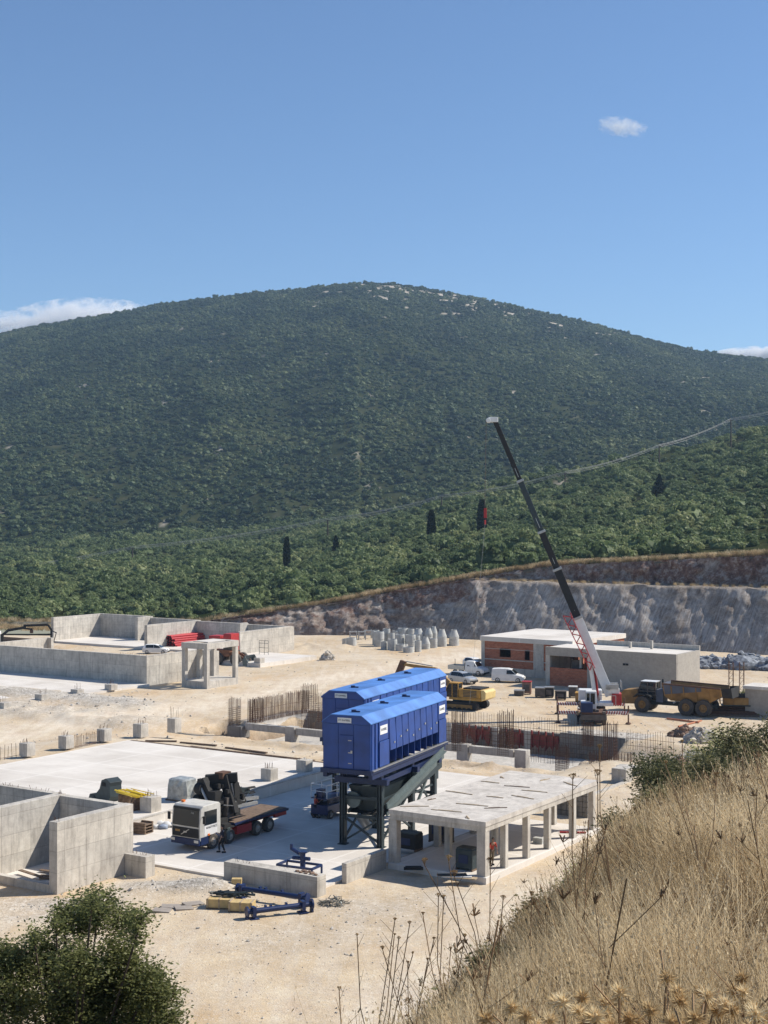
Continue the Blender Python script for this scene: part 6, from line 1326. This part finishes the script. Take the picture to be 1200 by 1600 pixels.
# oak at the lower left
T0 = Vector((-4.4, 20.0, float(fore_z(np.array([105.]), np.array([20.]))[0])))
lb = []
rr = random.Random(5)
for (px_, py_, rp) in [(150, 1425, 34), (118, 1452, 40), (188, 1450, 28), (222, 1436, 17), (98, 1432, 18), (72, 1470, 26), (40, 1500, 34), (82, 1510, 34), (130, 1500, 40), (175, 1500, 34), (212, 1500, 26), (240, 1520, 22), (262, 1545, 24), (225, 1555, 36), (30, 1555, 50), (90, 1560, 50), (150, 1560, 50), (195, 1545, 30), (120, 1600, 62), (215, 1600, 46), (275, 1580, 18), (60, 1455, 14), (152, 1398, 15), (85, 1448, 16), (212, 1462, 14), (-5, 1500, 40), (-70, 1560, 70), (150, 1670, 110), (30, 1670, 100), (258, 1600, 28), (-90, 1660, 90), (200, 1700, 80)]:
    d = 20+rr.uniform(-.5, .5); lb.append(((px_-600)/CF*d-T0.x, d-T0.y+rr.uniform(-.4, .4), CH-(py_-800)/CF*d-T0.z, rp/112))
bush('oak_tree', T0, lb, 120000, .029, M['oak'], 'leafy evergreen oak filling the lower left corner of the view', 'tree', None, 110, 3, (0, 0, 3.0), .12)
# dark bushes on the right slope
for i, (px_, d_, r, t, mt_) in enumerate([(1068, 44, 1.35, 'rounded dark bush at the left end of the bushes by the spoil heap', 'shrub'), (1112, 46, 1.9, 'big dark bush in the middle of the right slope', 'shrub'), (1155, 48, 2.0, 'tall dark bush below the rusty steel pile', 'shrub'), (1192, 47, 1.7, 'dark bush at the right picture edge, lower one', 'shrub'), (1195, 57, 2.2, 'green bush at the right picture edge under the flat-roofed block', 'oak'),
        (1045, 42, .75, 'small dark bush below the rounded one, beside the dirt track', 'shrub'), (1128, 38, 1.0, 'low brown-green bush in the dry grass of the right slope', 'shrub'), (872, 27, .58, 'green clump at the edge of the grass slope over the dirt track', 'shrub'), (800, 21, .36, 'small green clump at the lower edge of the grass slope', 'shrub'), (1000, 40, .8, 'leafy weed clump under the far corner of the shed', 'shrub'), (1172, 36, 1.1, 'dusty bush right of the low brown-green one', 'shrub'), (1228, 40, 1.6, 'bush cut by the right picture edge', 'shrub'), (755, 17, .38, 'lowest small brown-green clump at the left fringe of the grass', 'shrub'), (935, 33, .7, 'green weed clump on the grass rim below the shed\'s far columns', 'oak'), (1060, 24, .5, 'isolated green weed in the middle of the upper grass slope', 'shrub')]):
    x = (px_-600)/CF*d_; z = float(fore_z(np.array([px_*1.]), np.array([d_*1.]))[0]); rr = random.Random(i)
    bush('bush', (x, d_, z), [(rr.uniform(-r, r), rr.uniform(-.6, .6)*r, r*rr.uniform(.25, .95), r*rr.uniform(.35, .6)) for _ in range(8)], int(5200*r*r+5000), .05, M[mt_], t, 'bush', 'bushes on the right slope', 40, i, None, .16)
for i, (a, b, r_) in enumerate([(1176, 1102, 1.7), (1196, 1112, 2.2)]):
    c = P(a, b, 0); rr = random.Random(60+i); bush('bush', (c.x, c.y, 0), [(rr.uniform(-r_, r_), rr.uniform(-.6, .6)*r_, r_*rr.uniform(.2, .9), r_*rr.uniform(.4, .6)) for _ in range(8)], 9000, .07, M['oak'], ['green bush in front of the flat-roofed block, beside the steel pile', 'green bush below the flat-roofed block at the right picture edge'][i], 'bush', 'bushes by the flat-roofed block', 40, 70+i, None, .2)
# dry umbel plants rising into the view
def umbel(par, c, r, seed, mat):
    rr = random.Random(seed); m = MB(); n = 16
    for i in range(n):
        a = rr.uniform(0, 6.28); t = rr.uniform(.1, .75); e = c+Vector((math.cos(a)*math.sin(t)*r, math.sin(a)*math.sin(t)*r, math.cos(t)*r*1.15)); m.tube(c, e, .0011, .0008, 3, cap=False)
        for j in range(5): q = e+Vector((rr.uniform(-1, 1), rr.uniform(-1, 1), rr.uniform(-.4, 1)))*r*.22; m.tube(e, q, .0012, .0022, 3)
    return m.build('flower_head', mat, par)
def plant(name, bpx, d_, heads, label, mat='drydk', hr=.03, node=.5, hmat='head', thick=.0032):
    x = (bpx-600)/CF*d_; z = float(fore_z(np.array([bpx*1.]), np.array([d_*1.]))[0]); o = empty(name, (x, d_, z-.02), 0, label, 'dry plant', 'dry flowering weeds near the viewer'); m = MB()
    hp_ = [Vector(((px_-600)/CF*(d_+dd)-x, dd, CH-(py_-800)/CF*(d_+dd)-z)) for px_, py_, dd in heads]; rr = random.Random(int(bpx))
    mean = sum(hp_, Vector())/len(hp_); nd = mean*node if len(heads) > 1 else mean*.5; m.path([(0, 0, 0), nd*.5+Vector((rr.uniform(-.03, .03), 0, 0)), nd], thick*1.5, 5)
    for i, h in enumerate(hp_):
        s = nd*rr.uniform(.55, 1) if i else nd; mid = s.lerp(h, .5)+Vector((rr.uniform(-.05, .05), 0, -.06)); m.path([s, mid, h], thick, 5)
        for q in (.3, .6, .85): 
            c = mid.lerp(h, q); m.tube(c, c+Vector((rr.uniform(-.1, .1), rr.uniform(-.05, .05), .1)), .0018, .001, 4)
    m.build('stem', M[mat], o)
    for i, h in enumerate(hp_): umbel(o, h, hr*rr.uniform(.7, 1.2), i+int(bpx), M[hmat])
    return o
plant('wild_carrot', 790, 9, [(663, 1346, .1), (701, 1342, .2), (766, 1346, -.1), (710, 1366, .1)], 'dry weed with four feathery heads in front of the open shed', hr=.032)
plant('wild_carrot', 968, 9.2, [(937, 1166, 0), (934, 1208, .1)], 'tall dry weed with two orange-brown heads over the pit corner wall', hr=.034, node=.6)
plant('wild_carrot', 905, 9, [(895, 1214, 0)], 'dry weed with a single head above the far end of the shed roof', hr=.03)
plant('wild_carrot', 556, 9.3, [(558, 1459, 0), (617, 1434, .1), (616, 1458, .2), (623, 1464, -.1), (645, 1487, .1), (640, 1440, .1)], 'branching dry weed with dark heads at the bottom centre', hr=.02, node=.45)
plant('wild_carrot', 531, 8.6, [(530, 1544, 0)], 'short dry weed with one dark head at the bottom centre left', hr=.03)
plant('wild_carrot', 700, 9.4, [(685, 1398, 0), (693, 1401, .2), (704, 1482, .1), (726, 1461, -.1), (661, 1426, 0)], 'branching dry weed with small brown heads below the shed corner', hr=.024)
plant('wild_carrot', 838, 8.8, [(831, 1396, 0)], 'straight dry weed with a cup-shaped head right of the shed', hr=.03)
plant('wild_carrot', 782, 9.1, [(786, 1402, 0)], 'straight dry weed with an open head in front of the shed track', hr=.028)
plant('wild_carrot', 1105, 9.5, [(1066, 1157, 0), (1040, 1190, .1), (1120, 1210, .1)], 'tall thin dry weed crossing the bushes at right', hr=.026, node=.6)
plant('wild_carrot', 640, 9.6, [(668, 1497, 0), (678, 1464, .1), (637, 1502, .1), (598, 1480, 0)], 'low branching dry weed with dark small heads at bottom centre', hr=.02)
plant('wild_carrot', 905, 10.4, [(880, 1330, 0), (944, 1300, 0), (912, 1310, .2)], 'dry branching stem in front of the shed columns at right', hr=.018)
rr = random.Random(8)
def thistle(px_, py_, d_, label):
    x = (px_-600)/CF*d_; z0 = float(fore_z(np.array([px_*1.]), np.array([d_*1.]))[0]); zt_ = CH-(py_-800)/CF*d_
    o = empty('thistle', (x, d_, z0), 0, label, 'thistle', 'golden thistles near the viewer'); H = zt_-z0; m = MB(); m.path([(0, 0, 0), (rr.uniform(-.04, .04), 0, H*.5), (0, 0, H)], .004, 6)
    for k in range(5): a = rr.uniform(0, 6.3); zz_ = H*rr.uniform(.5, .92); m.tube((0, 0, zz_), (.1*math.cos(a), .1*math.sin(a), zz_+.1), .0025, n=4)
    m.build('stem', M['drydk'], o)
    for k in range(7):
        c = Vector((0, 0, H)) if k == 0 else Vector((rr.uniform(-.14, .14), rr.uniform(-.1, .1), H-rr.uniform(.01, .13))); m = MB()
        m.blob(c, (.012, .012, .014), 1, .2, k)
        for i in range(95):
            v = Vector((rr.gauss(0, 1), rr.gauss(0, 1), rr.gauss(.4, 1))).normalized(); l = rr.uniform(.02, .042); s = v.orthogonal().normalized()*.0028; m.add([c+v*.008-s, c+v*.008+s, c+v*l], [(0, 1, 2)])
        m.build('flower_head', M['gold'], o)
for i, (a, b, d_) in enumerate([(1042, 1528, 4.2), (968, 1552, 4.0), (1105, 1556, 4.1), (1160, 1530, 4.4), (1015, 1580, 3.8), (880, 1566, 4.0), (822, 1588, 3.9), (930, 1590, 3.6), (1085, 1592, 3.5), (1180, 1585, 3.6), (760, 1592, 4.2), (1140, 1590, 4.6)]):
    thistle(a, b, d_, ['tallest golden thistle, right of the bottom centre', 'golden thistle left of the tallest one', 'golden thistle right of the tallest one', 'golden thistle high in the lower right corner', 'golden thistle below the tallest one', 'golden thistle at the bottom, under the shed corner', 'small golden thistle at the bottom, left of the others', 'golden thistle cut by the bottom edge, under the grass clump', 'golden thistle cut by the bottom edge, right of the middle', 'golden thistle in the lower right corner, lowest', 'leftmost golden thistle at the bottom edge', 'golden thistle low near the right corner'][i])
# ---- cypresses and dark conifers on the near hill
def tz(px_, d_): return float(terr(np.array([px_*1.]), np.array([d_*1.]))[0])
def conifer(px_, brow, trow, wpx, d_, label, name='cypress_tree', prof='c'):
    zb = tz(px_, d_)-1; zt_ = CH+(800-trow)/CF*d_; H = zt_-zb; r = wpx/2/CF*d_; o = empty(name, ((px_-600)/CF*d_, d_, zb), 0, label, name.split('_')[0]+' tree'); g = np.random.default_rng(int(px_)); n = 3800
    t = g.random(n); pr = np.sin(np.pi*np.clip(.12+.80*t, 0, 1))**.6*(1-.35*t) if prof == 'c' else (1-t)**.8*(.75+.25*np.sin(t*40))
    a = g.uniform(0, 6.283, n); q = r*pr*g.uniform(.7, 1.08, n); c = np.stack([q*np.cos(a), q*np.sin(a), H*(.04+.96*t)], -1)
    u = np.stack([np.cos(a)*.5, np.sin(a)*.5, np.ones(n)], -1)+g.normal(size=(n, 3))*.3; u /= np.linalg.norm(u, axis=1)[:, None]; v = np.cross(u, g.normal(size=(n, 3))); v /= np.linalg.norm(v, axis=1)[:, None]
    s = .42*g.uniform(.6, 1.3, (n, 1)); V = np.stack([c-u*s*.6-v*s*.25, c-u*s*.6+v*s*.25, c+u*s+v*s*.1, c+u*s-v*s*.1], 1).reshape(-1, 3); link('crown', npmesh('crown', V, np.arange(4*n).reshape(-1, 4), M['cyp']), o); MB().tube((0, 0, 0), (0, 0, H*.8), r*.45, r*.1, 8).build('trunk', M['bark'], o)
conifer(448, 882, 840, 12, 430, 'slim dark cypress, leftmost of the three on the wooded slope'); conifer(674, 838, 798, 15, 430, 'slim dark cypress, middle one of the three'); conifer(753, 826, 782, 17, 430, 'slim dark cypress next to the red crane hook')
conifer(1030, 790, 742, 34, 470, 'broad dark conifer standing out of the green wood at right', 'conifer_tree', 'k'); conifer(525, 862, 838, 20, 470, 'broad dark conifer right of the leftmost cypress', 'conifer_tree', 'k')
# ---- power line
pl_ = [(-120, 905, 600), (207, 856, 600), (512, 812, 600), (690, 776, 600), (883, 739, 600), (1030, 697, 620), (1142, 656, 640), (1330, 610, 640)]
tops_ = []
for i, (a, b, d_) in enumerate(pl_):
    zt_ = CH+(800-b)/CF*d_; x = (a-600)/CF*d_; zb = tz(a, d_)-.5; zb = min(zb, zt_-8); tops_.append(Vector((x, d_, zt_)))
    if 0 < i < 7:
        o = empty('power_pole', (x, d_, zb), R(-15), ['', 'wooden power pole above the far left basin', 'wooden power pole beyond the slim left cypress', 'wooden power pole left of the middle of the wooded slope, by the cypress pair', 'wooden power pole just right of the crane boom', 'wooden power pole near the ridge, before the broad conifer', 'wooden power pole highest on the ridge at right'][i], 'power pole', 'power poles crossing the wooded slope')
        MB().tube((0, 0, 0), (0, 0, zt_-zb), .34, .26, 8).build('pole', M['bark'], o); MB().box(-1.1, 1.1, -.08, .08, zt_-zb-.4, zt_-zb-.2).build('cross_arm', M['bark'], o)
M['wire'] = simple('bright_wire', (.46, .44, .41), .45, .3, .05)
for k, (dx, dz, r) in enumerate(((-.9, 0, .055), (0, .6, .07), (.9, -.3, .055))):
    m = MB()
    for A, B in zip(tops_[:-1], tops_[1:]):
        pts = [];  
        for j in range(13): t = j/12; q = A.lerp(B, t)+Vector((dx*.3, dx, dz-1.1*4*t*(1-t)*(1+.15*k))); pts.append(q)
        m.path(pts, r, 4)
    tag(m.build('power_cable', M['wire']), ['front sagging cable of the power line over the wood', 'top sagging cable of the power line over the wood', 'rear sagging cable of the power line over the wood'][k], 'cable', 'power line cables')
# ---- people
M['skin'] = simple('skin', (.42, .25, .17), .6, 0, .05); M['hivis'] = simple('red_orange_shirt', (.45, .06, .035), .8, 0, .1); M['navyc'] = simple('navy_clothes', (.02, .025, .045), .85, 0, .2); M['darkc'] = simple('black_clothes', (.018, .018, .02), .85); M['khaki'] = simple('khaki_clothes', (.22, .17, .11), .85); M['helmet'] = simple('white_helmet', (.7, .68, .62), .4)
def skinmesh(name, pts, edges, rad, mat, par):
    me = bpy.data.meshes.new(name); me.from_pydata([tuple(p) for p in pts], edges, []); me.materials.append(mat); o = bpy.data.objects.new(name, me); col.objects.link(o); o.parent = par
    s = o.modifiers.new('s', 'SKIN'); s.use_smooth_shade = True
    for i, r in enumerate(rad): me.skin_vertices[0].data[i].radius = (r, r*.8) if not isinstance(r, tuple) else r; me.skin_vertices[0].data[i].use_root = (i == 0)
    b = o.modifiers.new('d', 'SUBSURF'); b.levels = 1; b.render_levels = 1; return o
def person(loc, rz, top, bottom, label, arm=(.3, .5), hat=None, stride=.12, lean=0.0):
    o = empty('person', loc, rz, label, 'person'); hz_ = .93
    J = [(0, 0, hz_), (0, lean*.4, 1.15), (0, lean, 1.42), (0, lean*1.1, 1.52), (.0, lean*1.15, 1.60)]
    hips = [(.1, 0, .9), (-.1, 0, .9)]; knees = [(.11, stride+.03, .50), (-.11, -stride*.3+.03, .50)]; ank = [(.12, stride*1.1, .09), (-.12, -stride, .09)]; toe = [(.13, stride*1.1+.16, .035), (-.13, -stride+.16, .035)]
    sh = [(.19, lean, 1.42), (-.19, lean, 1.42)]; elb = [(.26, lean+arm[0]*.35, 1.16), (-.26, lean+.04, 1.15)]; wr_ = [(.23, lean+arm[0], 1.0+arm[1]*.4), (-.25, lean+.14, .92)]
    pts = list(J)+hips+knees+ank+toe+sh+elb+wr_; E = [(0, 1), (1, 2), (2, 3), (3, 4), (0, 5), (0, 6), (5, 7), (6, 8), (7, 9), (8, 10), (9, 11), (10, 12), (2, 13), (2, 14), (13, 15), (14, 16), (15, 17), (16, 18)]
    rad = [(.13, .1), (.125, .09), (.15, .095), .055, .055, .085, .085, .055, .055, .038, .038, .032, .032, .055, .055, .038, .038, .026, .026]
    for side, w_ in enumerate(wr_):       # palm, four fingers and a thumb
        k = len(pts); s = 1 if side == 0 else -1; W_ = Vector(w_); dn = (Vector((0, .35, -.9)) if side else Vector((0, .8, -.35))).normalized(); px_ = W_+dn*.08; pts.append(tuple(px_)); rad.append((.032, .018)); E.append((17+side, k))
        for f in range(4): k2 = len(pts); off_ = Vector((s*(f-1.5)*.02, 0, 0)); pts.append(tuple(px_+off_+dn*.045)); rad.append(.009); E.append((k, k2)); pts.append(tuple(px_+off_+dn*(.075+.01*(f in (1, 2)))+Vector((0, .012, 0)))); rad.append(.008); E.append((k2, k2+1))
        k2 = len(pts); pts.append(tuple(W_+dn*.06+Vector((-s*.04, .015, 0)))); rad.append(.01); E.append((k, k2))
    body = skinmesh('body', pts, E, rad, M['skin'], o)
    hc = Vector((0, lean*1.2+.01, 1.665)); m = MB(); m.blob(hc, (.078, .098, .118), 3, .03, 1); m.blob(hc+Vector((0, .1, -.01)), (.014, .02, .022), 1, .1, 2); m.blob(hc+Vector((.08, 0, 0)), (.012, .022, .032), 1, .1, 3); m.blob(hc+Vector((-.08, 0, 0)), (.012, .022, .032), 1, .1, 4); m.build('head', M['skin'], o, smooth=True)
    m = MB()
    for s in (1, -1): m.blob(hc+Vector((s*.03, .088, .012)), (.012, .008, .007), 1, 0, 5)
    m.box(hc.x-.022, hc.x+.022, hc.y+.084, hc.y+.093, hc.z-.052, hc.z-.045); m.build('eyes_and_mouth', M['darkc'], o)
    if hat: MB().lathe(hc+Vector((0, 0, .03)), [(.13, 0), (.105, .02), (.1, .06), (.06, .11), (.005, .12)], 14).build('helmet', M[hat], o, smooth=True)
    else: MB().blob(hc+Vector((0, -.018, .035)), (.086, .092, .1), 2, .06, 6).build('hair', M['darkc'], o, smooth=True)
    skinmesh('shirt', [J[0], J[1], J[2], (0, lean*1.05, 1.49), sh[0], sh[1], elb[0], elb[1]], [(0, 1), (1, 2), (2, 3), (2, 4), (2, 5), (4, 6), (5, 7)], [(.155, .12), (.15, .115), (.175, .115), .07, .075, .075, .055, .055], top, o)
    skinmesh('trousers', [(0, 0, .95), hips[0], hips[1], knees[0], knees[1], (ank[0][0], ank[0][1], .13), (ank[1][0], ank[1][1], .13)], [(0, 1), (0, 2), (1, 3), (2, 4), (3, 5), (4, 6)], [(.15, .12), .105, .105, .075, .075, .062, .062], bottom, o)
    m = MB()
    for a_ in ank: m.box(a_[0]-.05, a_[0]+.05, a_[1]-.09, a_[1]+.19, .0, .1)
    m.build('boots', M['darkc'], o, bevel=.02); return o
def pp(px_, py_, z=.12): c = P(px_, py_, z); return (c.x, c.y, z)
person(pp(493, 1278), R(-70), M['hivis'], M['navyc'], 'worker in a red shirt standing left of the blue lift, arm raised to it', (.42, .9))
person(pp(502, 1273.5), R(60), M['navyc'], M['darkc'], 'worker in dark clothes facing the red-shirted one beside the blue lift', (.3, .5))
person(pp(347, 1332), R(100), M['navyc'], M['darkc'], 'worker in dark clothes standing at the front wheel of the flatbed truck', (.35, .7), None, .16)
person(pp(768, 1352, .36), R(200), M['hivis'], M['khaki'], 'worker in a red shirt bending inside the open shed by the second column', (.4, .2), None, .1, .18)
person(W(20.6, 152.6), R(20), M['khaki'], M['darkc'], 'worker in khaki standing before the outrigger of the mobile crane', (.3, .4), 'helmet')
# ---- clouds (far beyond the haze)
def m_cloud(dens, sc, seed, thr=.45):
    m = bpy.data.materials.new('cloud_vapour'); m.use_nodes = True; N = m.node_tree.nodes; L = m.node_tree.links; N.clear(); o = N.new('ShaderNodeOutputMaterial'); v = N.new('ShaderNodeVolumePrincipled'); v.inputs['Color'].default_value = (1, 1, 1, 1); v.inputs['Anisotropy'].default_value = .0
    g = N.new('ShaderNodeTexCoord').outputs['Object']; n = noi(N, L, mapping(N, L, g, (sc, sc, sc*1.4)), 1, 7, .62, .4)
    le = N.new('ShaderNodeVectorMath'); le.operation = 'LENGTH'; L.new(N.new('ShaderNodeTexCoord').outputs['Generated'], le.inputs[0])
    mp = N.new('ShaderNodeMapping'); mp.inputs['Location'].default_value = (-1, -1, -1); mp.inputs['Scale'].default_value = (2, 2, 2); L.new(N.new('ShaderNodeTexCoord').outputs['Generated'], mp.inputs[0]); L.new(mp.outputs[0], le.inputs[0])
    f = mathn(N, L, 'SUBTRACT', n, mathn(N, L, 'MULTIPLY', mathn(N, L, 'POWER', le.outputs['Value'], 2.0), .24)); f = mathn(N, L, 'MULTIPLY', mathn(N, L, 'SUBTRACT', f, thr-.12, True), dens); L.new(f, v.inputs['Density']); L.new(v.outputs[0], o.inputs['Volume']); return m
def cloud(px_, py_, w_, h_, d_, dens, label, sc, seed, tilt=0, thr=.45):
    z = CH+(800-py_)/CF*d_; k = d_/CF; o = MB().blob((0, 0, 0), (w_/2*k, w_/3*k, h_/2*k), 3, .12, seed).build('cloud', m_cloud(dens, sc/(w_*k), seed, thr), smooth=True); o.location = ((px_-600)*k, d_, z); o.rotation_euler = (0, R(tilt), 0); return tag(o, label, 'cloud')
cloud(971, 198, 84, 30, 9000, .045, 'small thin wisp of cloud high in the blue sky at right', 7, 3, 9, .42)
cloud(120, 503, 270, 84, 11000, .07, 'long white heaped cloud behind the left shoulder of the mountain', 15, 5, -4, .45)
cloud(0, 512, 80, 60, 11000, .06, 'white cloud cut by the left picture edge above the mountain', 5, 9, 0, .42)
cloud(1190, 556, 150, 26, 11000, .12, 'low white cloud peeping over the right shoulder of the mountain', 6, 11, 3, .38)
# ---- loose stones over the gravel
ss_ = []
for i in range(4):
    m = MB(); m.blob((0, 0, 0), (1, .8, .6), 1, .4, i*3); o = m.build('stone_shape', [M['stone'], M['concp']][i % 2]); col.objects.unlink(o); ss_.append(o)
n = 11000; yy = 62*(280/62)**rng.random(n)**1.3; xx = rng.uniform(-.30, .30, n)*yy; zz, tk, gv, so2 = ground_z(xx, yy, True); p_, q_ = CA*xx-SA*yy, SA*xx+CA*yy
inr = lambda p0, p1, q0, q1: (p_ > p0) & (p_ < p1) & (q_ > q0) & (q_ < q1)
bad = inr(-95, -69, 66.8, 101.4) | inr(-69.3, -49.8, 68.7, 107.1) | inr(-49.3, -42, 76.3, 93) | inr(-85, -62, 50, 67.2) | inr(-187, -126.4, 103.9, 139.9) | inr(-56.1, -48.8, 68.2, 69.4) | inr(-98, -57, 119, 133) | inr(-184, -139, 174, 190) | inr(-123, -118, 140, 148) | (yy > 250) | inr(-105, -66, 156, 195)
cl = .5+.5*fbm(xx*.12, yy*.12)+gv*.9-tk*.5; k = (~bad) & (rng.random(n) < cl)
s = rng.lognormal(math.log(.04), .5, n)*(1+.6*gv)*np.clip(yy/90, .7, 1.8); s = np.clip(s, .015, .3)
scatter('loose_stones', np.stack([xx, yy, zz+s*.2], -1)[k], s[k], ss_, 'loose pale stones strewn over the dusty ground', tilt=.5)
# ================================================================ air
def m_haze():
    m = bpy.data.materials.new('haze_air'); m.use_nodes = True; N = m.node_tree.nodes; L = m.node_tree.links; N.clear()
    o = N.new('ShaderNodeOutputMaterial'); v = N.new('ShaderNodeVolumePrincipled'); v.inputs['Color'].default_value = (.50, .72, 1.0, 1)
    v.inputs['Density'].default_value = HAZE; v.inputs['Anisotropy'].default_value = .2; L.new(v.outputs[0], o.inputs['Volume']); return m
HAZE = .00009
hz = MB().box(-2600, 3000, -60, 3500, -40, 520).build('haze', m_haze()); tag(hz, 'pale blue air haze over the valley and the mountain', 'haze', kind='stuff')
